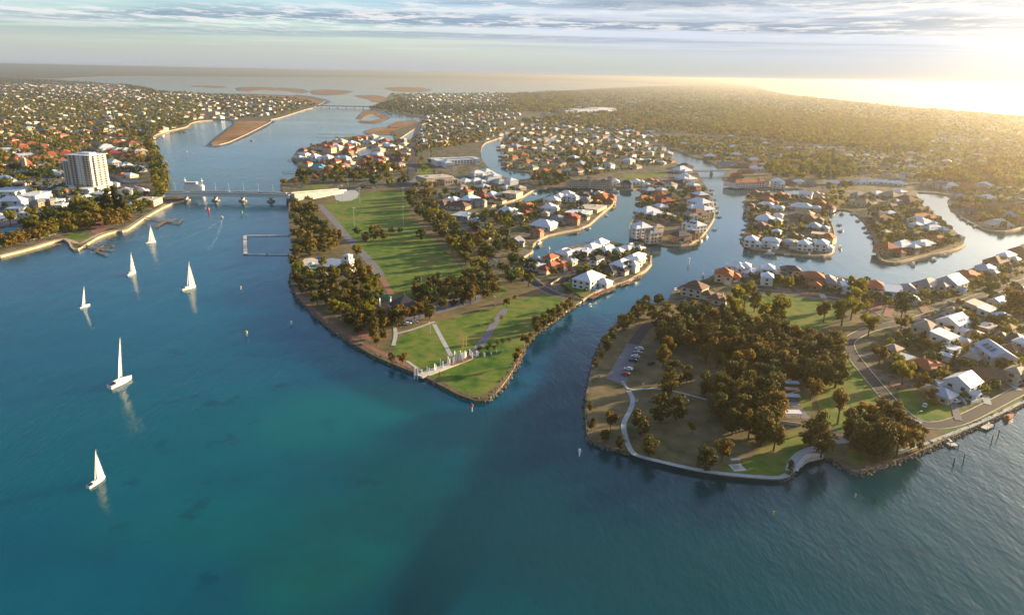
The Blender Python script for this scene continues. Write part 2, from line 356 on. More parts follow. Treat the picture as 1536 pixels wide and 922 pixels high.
# ------------------------------------------------------------------ water and land
M_WATER = water_mat()
def disc(name, r, z, m):
    me = bpy.data.meshes.new(name); n = 96
    vs = [(0, 0, z)]; fs = []
    rings = [400, 1500, 6000, 25000, r]
    for rr in rings: vs += [(rr * math.cos(2 * math.pi * i / n), rr * math.sin(2 * math.pi * i / n), z) for i in range(n)]
    for i in range(n):
        j = (i + 1) % n; fs.append((0, 1 + i, 1 + j))
        for k in range(len(rings) - 1): fs.append((1 + k * n + i, 1 + (k + 1) * n + i, 1 + (k + 1) * n + j, 1 + k * n + j))
    me.from_pydata(vs, [], fs); me.materials.append(m); return link(name, me)
tag(disc('water', 90000, 0.0, M_WATER), kind='structure')

def chaikin(pts, closed=True, it=1):
    for _ in range(it):
        out = []; n = len(pts)
        for i in range(n if closed else n - 1):
            a, b = pts[i], pts[(i + 1) % n]
            out.append((a[0] * .75 + b[0] * .25, a[1] * .75 + b[1] * .25)); out.append((a[0] * .25 + b[0] * .75, a[1] * .25 + b[1] * .75))
        if not closed: out = [pts[0]] + out + [pts[-1]]
        pts = out
    return pts
def sheet(name, loops, z, m, skirt=None, kind='structure', ms=None, smooth=1, zg=None):
    """flat sheet through pixel outlines laid on the ground, with a side wall down to skirt"""
    L3 = [[G(x, y, zg if zg is not None else z) for x, y in (chaikin(lp, True, smooth) if smooth else lp)] for lp in loops]
    L3 = [[Vector((p.x, p.y, z)) for p in lp] for lp in L3]
    tri = tessellate_polygon([[Vector((p.x, p.y, 0)) for p in lp] for lp in L3])
    flat = [p for lp in L3 for p in lp]
    b = MB(); vs = [tuple(p) for p in flat]; fs = []
    for t in tri:
        a, c, d = (flat[i] for i in t)
        if (c - a).cross(d - a).z < 0: t = (t[0], t[2], t[1])
        fs.append(tuple(t))
    b.idx(vs, fs)
    if skirt is not None:
        b.mi = 1
        for lp in L3:
            n = len(lp)
            for i in range(n):
                p, q = lp[i], lp[(i + 1) % n]; b.face(p, q, (q.x, q.y, skirt), (p.x, p.y, skirt))
    o = b.build(name, [m, ms or M_STONE] if skirt is not None else m)
    return tag(o, kind=kind) if kind else o

LAND_A = [(-420, 520), (-150, 425), (0, 386.6), (43, 376), (93, 360.5), (104, 364.5), (109.5, 377), (119, 376), (130, 368), (147.5, 357), (173.5, 348.6), (186.6, 348.6), (195, 344), (217, 328), (254, 307.4), (277.6, 302), (278, 298), (254, 294),
          (252.7, 271.6), (245, 252), (234, 230), (226.6, 213), (225.4, 209), (239, 200), (264.5, 194.5), (282, 190.6), (286, 184.7), (309, 180.8), (350, 180.6), (352, 185), (348.4, 189.6), (325, 207), (312, 219), (336.7, 217), (360, 207), (395, 189.6), (409, 181.8),
          (405, 180), (411, 179), (420.7, 177), (454, 166), (473.4, 161), (477, 158), (489, 152.5), (483, 150.5), (460, 144.7), (415, 142.7), (366, 141), (297.6, 140.8), (258.6, 138.8), (235, 136), (219.5, 130), (187.5, 127), (136.7, 124), (109, 122), (78, 119.3), (-60, 113), (-900, 100)]
LAND_B = [(433, 306), (433, 329), (435, 353.6), (438, 374), (437, 395), (436.6, 419), (437.6, 430.5), (445, 446), (469, 471.6), (498, 497), (529, 517.5), (557, 534), (584, 546), (630, 564), (659, 579), (690, 595), (707, 601.5), (723, 604.5), (739, 597.5), (755, 581), (771, 556), (778, 540), (787, 524), (798, 508), (814.6, 494.7), (832.5, 483), (848.5, 469.6), (869, 457), (873, 453), (896, 439), (923, 430), (941.6, 424), (976, 402.6), (976.5, 386),
          (963, 378), (930, 366), (905, 363), (878, 366), (850, 373), (820, 384), (799, 391), (787, 397), (782, 390), (799, 379), (799, 369), (814, 357), (839, 351), (878, 343.4), (900.6, 323), (923, 304.7), (919, 293), (889, 294.5), (862, 290.5), (830, 293), (791, 306), (762, 312.5), (737, 314.5), (738, 310), (777.6, 300), (798, 287.6), (812, 283), (850.5, 282), (905, 284), (946, 286.5), (961.5, 284),
          (964, 302), (954.7, 320.6), (941, 350), (959, 359), (980, 365), (1002.5, 369.6), (1027.6, 369.6), (1048, 361.6), (1064, 341), (1073, 325), (1068.6, 302), (1059.5, 282), (1048, 263.7), (1043.7, 256), (1011.8, 247), (1009.5, 238), (998, 226), (973, 228.5), (966, 219), (985, 218), (1023, 228.5), (1041, 237.6), (1059.6, 240), (1077.8, 253.5), (1094, 256), (1086, 262), (1082, 269.5), (1098, 278.6), (1121, 284.5), (1170, 284), (1205, 284), (1206, 292.5), (1181, 293), (1150, 288), (1122, 290),
          (1118, 297), (1116, 309), (1124, 330), (1118.7, 345.7), (1111, 362), (1121, 373), (1150.6, 377.6), (1196, 384.4), (1230, 386.7), (1248.6, 382), (1253, 370), (1251, 345), (1244, 330), (1243, 316.5), (1270, 315.5), (1284, 322), (1298, 336), (1310, 356), (1316, 380), (1320, 392), (1336, 397), (1354, 394), (1382, 386), (1418, 380), (1440, 373), (1446.6, 367), (1441.6, 358), (1421.6, 338), (1410, 328), (1394, 318), (1378, 306), (1376, 294), (1369, 289.5), (1400, 290), (1425.6, 294), (1423.6, 302), (1421.6, 310), (1439.6, 326), (1459.5, 338), (1477.5, 346), (1501.5, 350), (1523, 346), (1536, 340), (1600, 322), (1680, 318),
          (1680, 338), (1600, 350), (1536, 366), (1517.5, 377), (1473.5, 397), (1445.6, 410), (1420, 418), (1390, 427), (1345, 430), (1300, 425), (1240, 414), (1180, 407), (1130, 401), (1098, 402), (1078, 410), (1053, 424), (1027, 427), (1006, 441), (1003.7, 452), (987, 459), (958, 459), (942, 472), (924, 487), (911, 500), (899, 521), (889, 543), (887, 556), (880.5, 583), (877, 609), (878, 637), (880.5, 658), (894, 668.5), (913, 674), (946, 681), (967, 687.5), (1009, 699), (1049, 708), (1104, 716), (1169, 720.5), (1182, 720), (1187, 714), (1189, 706), (1192.5, 699), (1197.6, 690.5), (1206, 685), (1225, 683), (1243, 689), (1257, 697), (1274, 707.5), (1284, 710), (1293, 710), (1318, 703), (1379, 681), (1422, 660), (1458, 644), (1508, 622), (1536, 606), (1640, 560), (1900, 470),
          (2600, 260), (1900, 198), (1700, 186), (1536, 174), (1502, 171.6), (1426, 165), (1351, 161), (1301, 155), (1250, 149), (1183, 143), (1150, 135), (1120, 128), (1085, 123.0), (1018, 128.3), (960, 130), (900, 133), (837, 136.6), (776, 140), (684, 141), (649, 142), (586, 141.6), (580, 146), (585, 149), (570, 154), (560, 158.6), (551, 163.5), (570, 166), (595, 170), (620, 175), (643, 178.5), (644, 181), (625, 186), (600, 194), (588, 199.5), (589, 205), (594, 211), (600, 208.5), (617, 197), (628.6, 189), (640, 184.5), (650, 186), (640, 192), (615, 212), (585, 213), (550, 203.5), (529, 205), (506, 208.6), (495.5, 214), (473, 218), (461.7, 223), (446, 225.6), (442, 232), (435.6, 241), (446, 242.5), (447, 253), (446, 263), (437, 270), (421, 276), (420, 284), (427, 291), (433, 297)]
HOLES_B = [
    [(720.4, 234), (724, 216), (743, 210), (761, 203.5), (763, 205.5), (752, 211), (750, 218), (751.7, 237), (756, 248), (769, 258), (797, 258.5), (800, 263), (795, 269), (775, 271.5), (757, 267), (738, 258), (726, 246)],
    [(816, 217), (819, 211), (836, 203), (839, 205), (832, 212.5), (825.6, 217.5)],
    [(891, 217.5), (892, 214.5), (905, 210), (909, 202), (903, 196.5), (908, 195), (920, 203.4), (913, 211), (903.7, 217)],
    [(533, 229), (545, 222), (561, 220.5), (557, 232), (545, 236), (535, 235)],
]
FAR_D = [(78, 118.9), (137, 115.6), (200, 114), (400, 116), (600, 117.0), (780, 119.6), (880, 122), (960, 125), (1018, 127.6), (1085, 124.0), (1150, 134), (1110, 125.0), (1062, 120.0), (1040, 119.4), (980, 118.0), (800, 114.0), (600, 110.0), (400, 106.4), (200, 102.3), (0, 98.2), (-500, 88), (-700, 97), (-100, 111)]
land_a = sheet('land', [LAND_A], LAND, M_SUBURB, -1.0, zg=0, ms=M_STONE)
land_b = sheet('land', [LAND_B] + HOLES_B, LAND, M_SUBURB, -1.0, zg=0, ms=M_STONE)
sheet('far_shore_land', [FAR_D], 0.7, M_LAND, -1.0, zg=0)
BARS = [[(288, 129.6), (315, 128.8), (344, 130.6), (330, 131.6), (300, 131)],
        [(360, 133), (385, 131.3), (420, 132.3), (450, 134.5), (457, 137.3), (446, 139.2), (430, 136.6), (400, 135.2), (375, 137), (362, 136)],
        [(468, 137), (485, 135.4), (512, 136), (526, 138), (515, 141), (490, 142.6), (470, 141)],
        [(580, 133), (600, 131.2), (625, 131.8), (643, 134.5), (635, 137.3), (600, 137), (585, 135)],
        [(533, 145), (560, 143.6), (580, 146.6), (577, 152.5), (560, 152.8), (552, 149)],
        [(536, 178), (545, 168), (560, 167), (578, 174), (581, 178), (562, 184.4), (545, 183.8), (538, 181.5), (556, 181.5), (572, 177.5), (560, 171.5), (548, 174), (543, 179.5)],
        [(548, 198), (560, 193.5), (590, 191.5), (604, 193), (592, 198), (588, 202.5), (552, 201.5)],
        [(583, 190), (594, 184), (620, 181.6), (627, 186), (617, 192.5), (590, 192.6)]]
def ragged(poly, amp=0.35):
    out = []; n = len(poly); rr = random.Random(5)
    for i in range(n):
        a, b = poly[i], poly[(i + 1) % n]
        for k in range(5):
            f = k / 5; j = amp if k else 0; out.append((a[0] + (b[0] - a[0]) * f + rr.gauss(0, j * 1.6), a[1] + (b[1] - a[1]) * f + rr.gauss(0, j * .45)))
    return out
for k, b in enumerate(BARS): sheet('sandbar' if k < 4 else 'marsh_island', [ragged(b)], 0.5, M_MARSH, -1.0, zg=0, ms=M_MARSH)

def swell(poly, f, fy):
    cx = sum(p[0] for p in poly) / len(poly); cy_ = sum(p[1] for p in poly) / len(poly); return [(cx + (x - cx) * f, cy_ + (y - cy_) * fy) for x, y in poly]
for k, b in enumerate(BARS): sheet('shallows', [swell(ragged(b, .5), 1.16, 1.25)], 0.03, M_WET, None, zg=0)
sheet('shallows', [ragged([(350, 181), (345, 189), (322, 206), (306, 220), (322, 222), (345, 217), (366, 208), (400, 191), (412, 183), (405, 178)], .4)], 0.03, M_WET, None, zg=0)
sheet('shallows', [ragged([(440, 142), (470, 145), (492, 150), (497, 153), (484, 158), (470, 163), (470, 155)], .3)], 0.034, M_WET, None, zg=0)
Z1, Z2, Z3, Z4 = LAND + 0.02, LAND + 0.04, LAND + 0.06, LAND + 0.08
def over(name, pts, m, z=Z1, smooth=1): return sheet(name, [pts], z, m, None, smooth=smooth)
# dry grass of the two parks, then mown lawns, then sand and paving
over('park_ground', [(440, 303), (470, 296), (540, 284), (610, 281), (618, 320), (690, 372), (735, 384), (800, 428), (858, 450), (868, 455), (847, 468), (813, 493), (785, 524), (776, 540), (769, 556), (753, 579), (738, 595), (722, 602), (708, 599), (690, 593), (660, 577), (631, 562), (585, 544), (558, 532), (530, 515.5), (500, 495), (471, 470), (447, 445), (440, 430), (439, 395), (440, 374), (437, 353), (435, 329), (436, 306)], M_DRYGRASS, Z1)
over('park_ground', [(1008, 449), (1040, 452), (1085, 456), (1110, 440), (1215, 442), (1290, 455), (1318, 482), (1272, 506), (1272, 530), (1330, 600), (1375, 640), (1420, 645), (1536, 590), (1536, 602), (1508, 618), (1457, 640), (1421, 656), (1378, 677), (1318, 699), (1293, 706), (1275, 703), (1258, 693), (1244, 686), (1225, 680), (1204, 682), (1195, 690), (1188, 702), (1184, 714), (1168, 717), (1104, 713), (1050, 705), (1010, 696), (968, 684), (947, 678), (914, 671), (896, 665), (884, 657), (881, 637), (880, 609), (884, 583), (890, 556), (893, 543), (902, 521), (914, 500), (927, 487), (945, 472), (960, 461), (988, 461)], M_DRYGRASS, Z1)
LAWNS = [[(482, 306), (510, 302), (540, 290), (604, 285), (613, 300), (616, 325), (632, 345), (660, 368), (690, 398), (705, 418), (660, 430), (600, 452), (593, 448), (576, 418), (532, 362), (492, 318)],
         [(590, 520), (600, 505), (615, 497), (652, 484), (715, 468), (760, 455), (818, 438), (846, 452), (845, 460), (820, 480), (795, 505), (775, 535), (765, 552), (738, 585), (716, 594), (692, 586), (660, 570), (632, 556), (594, 538)],
         [(841, 427), (853, 421.6), (893, 439), (873, 449)],
         [(1098, 446), (1110, 442), (1170, 444), (1235, 449), (1262, 454), (1255, 470), (1240, 492), (1200, 500), (1140, 494), (1100, 478)],
         [(1245, 520), (1265, 524), (1290, 556), (1318, 594), (1330, 610), (1300, 650), (1250, 645), (1225, 610), (1225, 575)],
         [(1070, 703), (1120, 690), (1150, 665), (1195, 640), (1215, 655), (1200, 680), (1185, 705), (1170, 715), (1105, 710)],
         [(1265, 680), (1285, 668), (1300, 685), (1285, 700)],
         [(1345, 585), (1362, 578), (1400, 600), (1450, 612), (1448, 620), (1400, 632), (1372, 626), (1352, 606)],
         [(1410, 644), (1450, 635), (1500, 611), (1536, 590), (1536, 596), (1480, 625), (1420, 651)],
         [(1200, 630), (1220, 615), (1215, 590), (1203, 586), (1196, 610)],
         [(95, 357), (105, 350), (135, 351), (140, 355), (125, 364), (106, 362)], [(178, 346), (184, 340), (200, 335), (208, 330), (196, 341), (186, 346)],
         [(437, 311), (450, 306), (470, 308), (475, 325), (455, 330), (440, 325)], [(445, 284), (470, 277), (500, 279), (470, 285)], [(622, 264), (640, 240), (648, 255), (640, 268)],
         [(930, 262), (1000, 258), (1004, 264), (940, 270)], [(700, 398), (715, 400), (745, 420), (765, 440), (745, 445), (715, 420)],
         [(757, 400), (790, 397), (784, 404), (770, 408)]]
for l in LAWNS: over('lawn', l, M_GRASS, Z2)
over('dirt_lot', [(962, 353), (980, 334), (1004, 336), (1012, 350), (1006, 367), (975, 362)], M_DRYGRASS, Z2)
over('dirt_lot', [(1068, 425), (1115, 427), (1120, 434), (1100, 440), (1070, 438)], M_DRYGRASS, Z2)
over('yard', [(1335, 520), (1365, 492), (1400, 520), (1365, 545)], M_DRYGRASS, Z2)
over('sand_court', [(452, 388), (472, 386), (482, 392), (470, 408), (455, 405)], M_CONC, Z2)
over('car_park', [(909, 567), (941, 514.6), (964, 518), (938, 577)], M_CARPARK, Z2, 0)
over('car_park', [(596, 474), (625, 460), (720, 440), (722, 452), (640, 475), (600, 492)], M_CARPARK, Z3, 0)
over('plaza', [(570, 462), (590, 450), (618, 452), (627, 464), (612, 474), (580, 474)], M_PAVE, Z3)
over('plaza', [(525, 492), (548, 495), (560, 512), (545, 510)], M_PAVE, Z3)
over('plaza', [(500, 290), (512, 283), (540, 286), (535, 300), (505, 303)], M_PATH, Z3)
over('plaza', [(132, 345), (150, 327), (168, 330), (160, 345), (145, 352)], M_PAVE, Z3)
over('market_car_park', [(0, 315), (60, 306), (100, 312), (90, 328), (20, 340), (0, 340)], M_CARPARK, Z3, 0)
over('town_car_park', [(45, 270), (95, 262), (125, 285), (100, 290), (60, 286)], M_CARPARK, Z3, 0)
over('town_car_park', [(158, 262), (205, 262), (210, 275), (165, 272)], M_CARPARK, Z3, 0)
over('club_car_park', [(612, 270), (628, 262), (640, 290), (625, 295)], M_CARPARK, Z3, 0)
over('sand_beach', [(1193, 699), (1198, 690), (1206, 685), (1225, 683), (1238, 687), (1225, 690), (1210, 693), (1200, 703)], M_SAND, Z2)
over('sand_flat', [(240, 137), (300, 141.6), (366, 142), (415, 143.5), (458, 146), (482, 151), (487, 152.5), (470, 157), (440, 156), (400, 150), (340, 146.5), (270, 142.5)], M_MARSH, Z2)
over('sand_flat', [(352, 182), (380, 181), (404, 182), (394, 189), (358, 206), (336, 216), (314, 218), (326, 208), (350, 190)], M_MARSH, Z2)

def smooth_line(pts, it=2): return chaikin(pts, False, it)
def ribbon3(P3, w, z):
    n = len(P3); L_, R_ = [], []
    for i in range(n):
        a = P3[max(i - 1, 0)]; b = P3[min(i + 1, n - 1)]; t = Vector((b.x - a.x, b.y - a.y, 0)); t = t.normalized() if t.length > 1e-6 else Vector((1, 0, 0)); nn = Vector((-t.y, t.x, 0))
        wi = w[i] if isinstance(w, list) else w
        L_.append(P3[i] + nn * wi / 2); R_.append(P3[i] - nn * wi / 2)
    return L_, R_
def strip(name, pts, w, m, z=Z3, it=2, kind='structure', thick=0.0, shift=0.0, zg=None):
    P3 = [G(x, y, z if zg is None else zg) for x, y in smooth_line(pts, it)]
    if shift:
        P3 = ribbon3(P3, 2 * abs(shift), z)[0 if shift > 0 else 1]
    Lq, Rq = ribbon3(P3, w, z); b = MB()
    for i in range(len(Lq) - 1):
        p = [Vector((q.x, q.y, z)) for q in (Rq[i], Rq[i + 1], Lq[i + 1], Lq[i])]
        b.face(*p)
        if thick:
            for a, c in ((p[0], p[1]), (p[2], p[3])): b.face((a.x, a.y, z - thick), (c.x, c.y, z - thick), c, a)
    if thick:
        for a, c in ((Lq[0], Rq[0]), (Rq[-1], Lq[-1])): b.face((a.x, a.y, z - thick), (c.x, c.y, z - thick), (c.x, c.y, z), (a.x, a.y, z))
    o = b.build(name, m)
    return tag(o, kind=kind) if kind else o
def mpx(x, y, px): return px * mpp(G(x, y, LAND))
ROADS = [('road', [(1120, 433), (1160, 438), (1215, 443), (1262, 450), (1295, 462), (1318, 477)], 7, M_ASPH),
         ('road', [(1640, 385), (1536, 422), (1500, 433), (1450, 450), (1400, 470), (1370, 480), (1318, 489), (1290, 499), (1270, 511), (1275, 527), (1290, 547), (1315, 577), (1340, 606), (1362, 626), (1385, 637), (1412, 638), (1445, 629), (1490, 606), (1536, 582), (1640, 530)], 6, M_ASPH),
         ('road', [(732, 388), (768, 409.5), (805, 427), (832, 441), (852, 446)], 7, M_ASPH),
         ('road', [(826, 426), (845, 420), (868, 407), (887, 396)], 6.5, M_ASPH),
         ('road', [(1005, 252), (1008, 268), (1013, 280), (1020, 290), (1023.5, 301), (1021, 316), (1014, 328), (1006, 335)], 7, M_ASPH),
         ('road', [(1172, 290), (1177, 299), (1185, 312), (1190, 330), (1192, 350)], 7, M_ASPH),
         ('road', [(1235, 272), (1240, 290), (1233, 296)], 8, M_ASPH), ('road', [(1320, 300), (1335, 310), (1352, 326), (1361, 345), (1372, 356)], 7, M_ASPH),
         ('road', [(478.6, 307), (500, 330), (529, 365), (555, 392), (570, 412)], 7, M_CARPARK), ('path', [(570, 412), (576, 422), (594, 454)], 4.5, M_PAVE),
         ('road', [(510, 286), (545, 277), (600, 275), (617, 268), (618, 240), (622, 200), (640, 170)], 12, M_ASPH), ('road', [(445, 281), (470, 275), (520, 275), (545, 277)], 7, M_ASPH),
         ('road', [(252, 289), (225, 283), (180, 276), (150, 262), (138, 240), (140, 219), (146, 190), (150, 164), (153, 150)], 14, M_ASPH), ('road', [(-20, 345), (40, 333), (90, 325), (125, 300), (150, 285), (180, 276)], 9, M_ASPH),
         ('road', [(487, 250), (500, 235), (512, 228)], 7, M_ASPH), ('road', [(578, 240), (582, 228), (588, 220)], 9, M_ASPH),
         ('road', [(950, 516), (958, 504), (968, 490), (985, 478)], 6, M_ASPH), ('road', [(790, 345), (830, 322), (870, 303), (885, 298)], 7, M_ASPH),
         ('path', [(943, 586), (951, 600), (944, 618), (934, 635), (938, 655), (945, 674), (953, 682), (975, 688), (1040, 703), (1075, 708.5), (1130, 714), (1170, 716.5), (1181, 711)], 2.2, M_PATH),
         ('path', [(935, 574), (943, 585), (965, 582.5), (985, 582), (1020, 588), (1060, 599)], 1.5, M_PATH), ('path', [(1185, 706), (1188, 694), (1196, 683), (1208, 676), (1222, 672), (1232, 673)], 3.4, M_PATH), ('path', [(1192, 705), (1196, 695), (1206, 685.5), (1220, 681), (1235, 683)], 2.6, M_CONC),
         ('path', [(651, 486), (664, 510), (677, 534)], 2.4, M_PATH), ('path', [(758, 462), (742, 484), (722, 516), (708, 531)], 4.5, M_CARPARK), ('path', [(610, 541), (632, 556)], 1.6, M_PATH), ('path', [(592, 490), (594, 502), (590, 518)], 2.2, M_PATH), ('path', [(595, 500), (620, 494), (652, 482)], 2.0, M_PATH),
         ('path', [(592, 441), (640, 430), (690, 419), (710, 412)], 2.2, M_PAVE), ('path', [(443, 432), (452, 447), (478, 470), (507, 495), (545, 516), (590, 537), (625, 556)], 3.0, M_PAVE),
         ('path', [(1257, 654), (1275, 663)], 2.0, M_PATH), ('path', [(1352, 640), (1372, 628)], 7, M_PATH), ('path', [(1334, 681), (1383, 667), (1420, 652.5), (1475, 631), (1536, 601)], 1.6, M_DRYGRASS if False else M_PATH),
         ('promenade', [(-80, 405), (0, 383), (45, 371), (92, 356.5), (104, 360), (118, 366), (128, 362), (145, 352), (170, 345), (184, 345.5), (193, 341), (214, 326), (250, 306)], 4.0, M_SAND),
         ('path', [(246, 296), (245, 276), (238, 252), (228, 231)], 3, M_SAND), ('path', [(229, 209), (241, 201.5), (266, 196), (282, 192)], 6, M_SAND), ('path', [(290, 184.5), (330, 181.7)], 6, M_SAND)]
for i, (nm, pts, w, m) in enumerate(ROADS): strip(nm, pts, w, m, Z3 + 0.02 * (i % 7))
for k in (0, 1, 2):
    for s in (1, -1): strip('kerb', ROADS[k][1], 0.35, M_CONC, Z3 + 0.13, thick=0.13, shift=s * (ROADS[k][2] / 2 + 0.2))
# driveways and crossovers
for pts, w, m in [([(1206, 438), (1212, 444)], 5, M_PAVE), ([(1232, 440), (1236, 447)], 4, M_PATH), ([(1318, 452), (1310, 468)], 6, M_PAVE), ([(1338, 455), (1330, 475)], 5, M_PAVE), ([(1380, 455), (1392, 470)], 6, M_PAVE), ([(1402, 462), (1412, 466)], 5, M_PATH), ([(1428, 598), (1438, 630)], 3, M_CARPARK), ([(1478, 592), (1482, 606)], 3, M_PATH), ([(1515, 575), (1530, 585)], 3, M_PATH),
                  ([(1335, 575), (1360, 580)], 6, M_PAVE), ([(1330, 530), (1345, 545)], 5, M_PAVE), ([(1440, 448), (1448, 455)], 5, M_PATH), ([(855, 402), (866, 408)], 5, M_PAVE), ([(822, 425), (830, 428)], 8, M_PAVE), ([(1130, 425), (1128, 436)], 5, M_PATH), ([(1016, 318), (1008, 330)], 4, M_PATH), ([(990, 328), (1004, 334)], 6, M_PAVE)]:
    strip('driveway', pts, w, m, Z3 + 0.16, it=0)

# canal and river walls
def wall(pts, label, w=1.2, m=M_STONE, z=LAND + 0.35, inset=0.7, name='seawall', it=1):
    b = MB(); P3 = [G(x, y, 0) for x, y in smooth_line(pts, it)]
    Lq, Rq = ribbon3(P3, w, 0)
    for i in range(len(P3) - 1):
        a = [Vector((q.x, q.y, z)) for q in (Rq[i], Rq[i + 1], Lq[i + 1], Lq[i])]
        b.face(*a)
        for p, q in ((a[0], a[1]), (a[2], a[3])): b.face((p.x, p.y, -1), (q.x, q.y, -1), q, p)
    for a, c in ((Lq[0], Rq[0]), (Rq[-1], Lq[-1])): b.face((a.x, a.y, -1), (c.x, c.y, -1), (c.x, c.y, z), (a.x, a.y, z))
    return tag(b.build(name, m), label, 'seawall', 'seawalls along the canals and river')
def seg(a, b):
    i = LAND_B.index(a); j = LAND_B.index(b); return LAND_B[i:j + 1]
wall(seg((873, 453), (976.5, 386)), 'tan stone canal wall with red timber walkway round the inner canal tip', 1.6)
wall(seg((799, 369), (919, 293)), 'sunlit cream canal wall below the row ending in orange roofs', 1.8)
wall(seg((738, 310), (798, 287.6)), 'cream wall of the narrow canal beside the dark red roof', 1.4)
wall(seg((799, 391), (799, 379)), 'short curved stone wall closing the dead-end canal by the road', 1.2)
wall(seg((954.7, 320.6), (1068.6, 302)), 'pale wall round the canal island with a curving road', 1.4)
wall(seg((1111, 362), (1244, 330)), 'tan wall round the canal peninsula below the blue domed house', 1.4)
wall(seg((1316, 380), (1446.6, 367)), 'curved tan wall below two white roofs on the sunny canal peninsula', 1.5)
wall(seg((1439.6, 326), (1536, 340)), 'wall of the hazy canal peninsula with a round cream house', 1.5)
wall([(0, 386.6), (43, 376), (93, 360.5), (104, 364.5), (109.5, 377), (119, 376), (130, 368), (147.5, 357), (173.5, 348.6), (186.6, 348.6), (195, 344), (217, 328), (254, 307.4), (277.6, 302)], 'pale curving river wall along the town foreshore below the bridge', 1.6, M_SAND)
wall([(252.7, 271.6), (245, 252), (234, 230), (228, 214)], 'thin pale river wall beyond the bridge below tall trees', 1.2, M_SAND)

# rock banks: nobody could count the stones
def rocks(pts, width, per_m, rmin, rmax):
    V = []; Fc = []
    ico = [(0, 0, 1), (.894, 0, .447), (.276, .851, .447), (-.724, .526, .447), (-.724, -.526, .447), (.276, -.851, .447), (.724, .526, -.447), (-.276, .851, -.447), (-.894, 0, -.447), (-.276, -.851, -.447), (.724, -.526, -.447), (0, 0, -1)]
    fi = [(0, 1, 2), (0, 2, 3), (0, 3, 4), (0, 4, 5), (0, 5, 1), (1, 6, 2), (2, 7, 3), (3, 8, 4), (4, 9, 5), (5, 10, 1), (6, 7, 2), (7, 8, 3), (8, 9, 4), (9, 10, 5), (10, 6, 1), (11, 7, 6), (11, 8, 7), (11, 9, 8), (11, 10, 9), (11, 6, 10)]
    P3 = [G(x, y, 0) for x, y in smooth_line(pts, 1)]
    for i in range(len(P3) - 1):
        a, b = P3[i], P3[i + 1]; d = b - a
        if d.length < 0.01: continue
        nn = Vector((-d.y, d.x, 0)).normalized()
        for _ in range(max(1, int(d.length * per_m))):
            t = random.random(); off = random.gauss(0, width * 0.33); off = max(-width, min(width, off))
            r = random.uniform(rmin, rmax); c = a + d * t + nn * off
            zc = 0.75 + off / width * 0.9 * ROCK_SIDE + random.uniform(-.2, .2)
            k = len(V); rz = random.random() * 6.28; co, si = math.cos(rz), math.sin(rz); sx, sy, sz = random.uniform(.8, 1.3), random.uniform(.7, 1.1), random.uniform(.6, .95)
            for p in ico:
                j = random.uniform(.75, 1.15); x, y, z = p[0] * sx * j, p[1] * sy * j, p[2] * sz * j
                V.append((c.x + r * (x * co - y * si), c.y + r * (x * si + y * co), zc + r * z))
            Fc += [(k + f[0], k + f[1], k + f[2]) for f in fi]
    return V, Fc
ROCK_SIDE = 1.0
allV, allF = [], []
for pts, w, pm in [(seg((436.6, 419), (787, 524)), 2.6, 6.0), (seg((787, 524), (869, 457)), 1.6, 2.5), (seg((911, 500), (880.5, 658)), 1.8, 2.2), (seg((880.5, 658), (946, 681)), 3.0, 6.5), (seg((1169, 720.5), (1189, 706)), 1.8, 5.0), (seg((1243, 689), (1536, 606)), 2.4, 6.5), ([(1536, 606), (1640, 560)], 2.4, 5), ([(104, 366), (110, 377), (119, 376), (130, 369)], 2.5, 4)]:
    v, f = rocks(pts, w, pm, 0.3, 0.75); k = len(allV); allV += v; allF += [(a + k, b + k, c + k) for a, b, c in f]
me = bpy.data.meshes.new('rock_bank'); me.from_pydata(allV, [], allF); me.materials.append(M_ROCK)
tag(link('rock_bank', me), kind='stuff')

# ------------------------------------------------------------------ air
def build_haze():
    b = MB(); b.box((0, 0, (CAMH + 6 - 3) / 2), (200000, 200000, CAMH + 6 + 3))
    m, nt, N, L = newmat('hazy_air'); out = N('ShaderNodeOutputMaterial'); v = N('ShaderNodeVolumePrincipled')
    v.inputs['Color'].default_value = (0.97, 0.91, 0.79, 1); v.inputs['Density'].default_value = 1.0e-4; v.inputs['Anisotropy'].default_value = 0.83
    L(v.outputs[0], out.inputs['Volume'])
    tag(b.build('haze', m), kind='stuff')
build_haze()

# ------------------------------------------------------------------ scattering tools
def inside(poly, x, y):
    c = False; n = len(poly); j = n - 1
    for i in range(n):
        xi, yi = poly[i]; xj, yj = poly[j]
        if (yi > y) != (yj > y) and x < (xj - xi) * (y - yi) / (yj - yi) + xi: c = not c
        j = i
    return c
ROADPX = []
for nm, pts, w, m in ROADS:
    if nm == 'road':
        sp = smooth_line(pts, 2)
        for i in range(len(sp) - 1):
            a, b = sp[i], sp[i + 1]; n = max(1, int(math.hypot(b[0] - a[0], b[1] - a[1]) / 2))
            for k in range(n): ROADPX.append(G(a[0] + (b[0] - a[0]) * k / n, a[1] + (b[1] - a[1]) * k / n, 0).xy.to_tuple() + (w / 2,))
RP = np.array(ROADPX)
def on_road(p, extra=1.5):
    d2 = (RP[:, 0] - p.x) ** 2 + (RP[:, 1] - p.y) ** 2
    return bool((d2 < (RP[:, 2] + extra) ** 2).any())
def on_land(x, y):
    if inside(LAND_A, x, y): return True
    return inside(LAND_B, x, y) and not any(inside(h, x, y) for h in HOLES_B)
BOXES = []            # ground circles taken by buildings (x, y, r)
def free(p, r):
    for bx, by, br in BOXES:
        if (bx - p.x) ** 2 + (by - p.y) ** 2 < (br + r) ** 2: return False
    return True
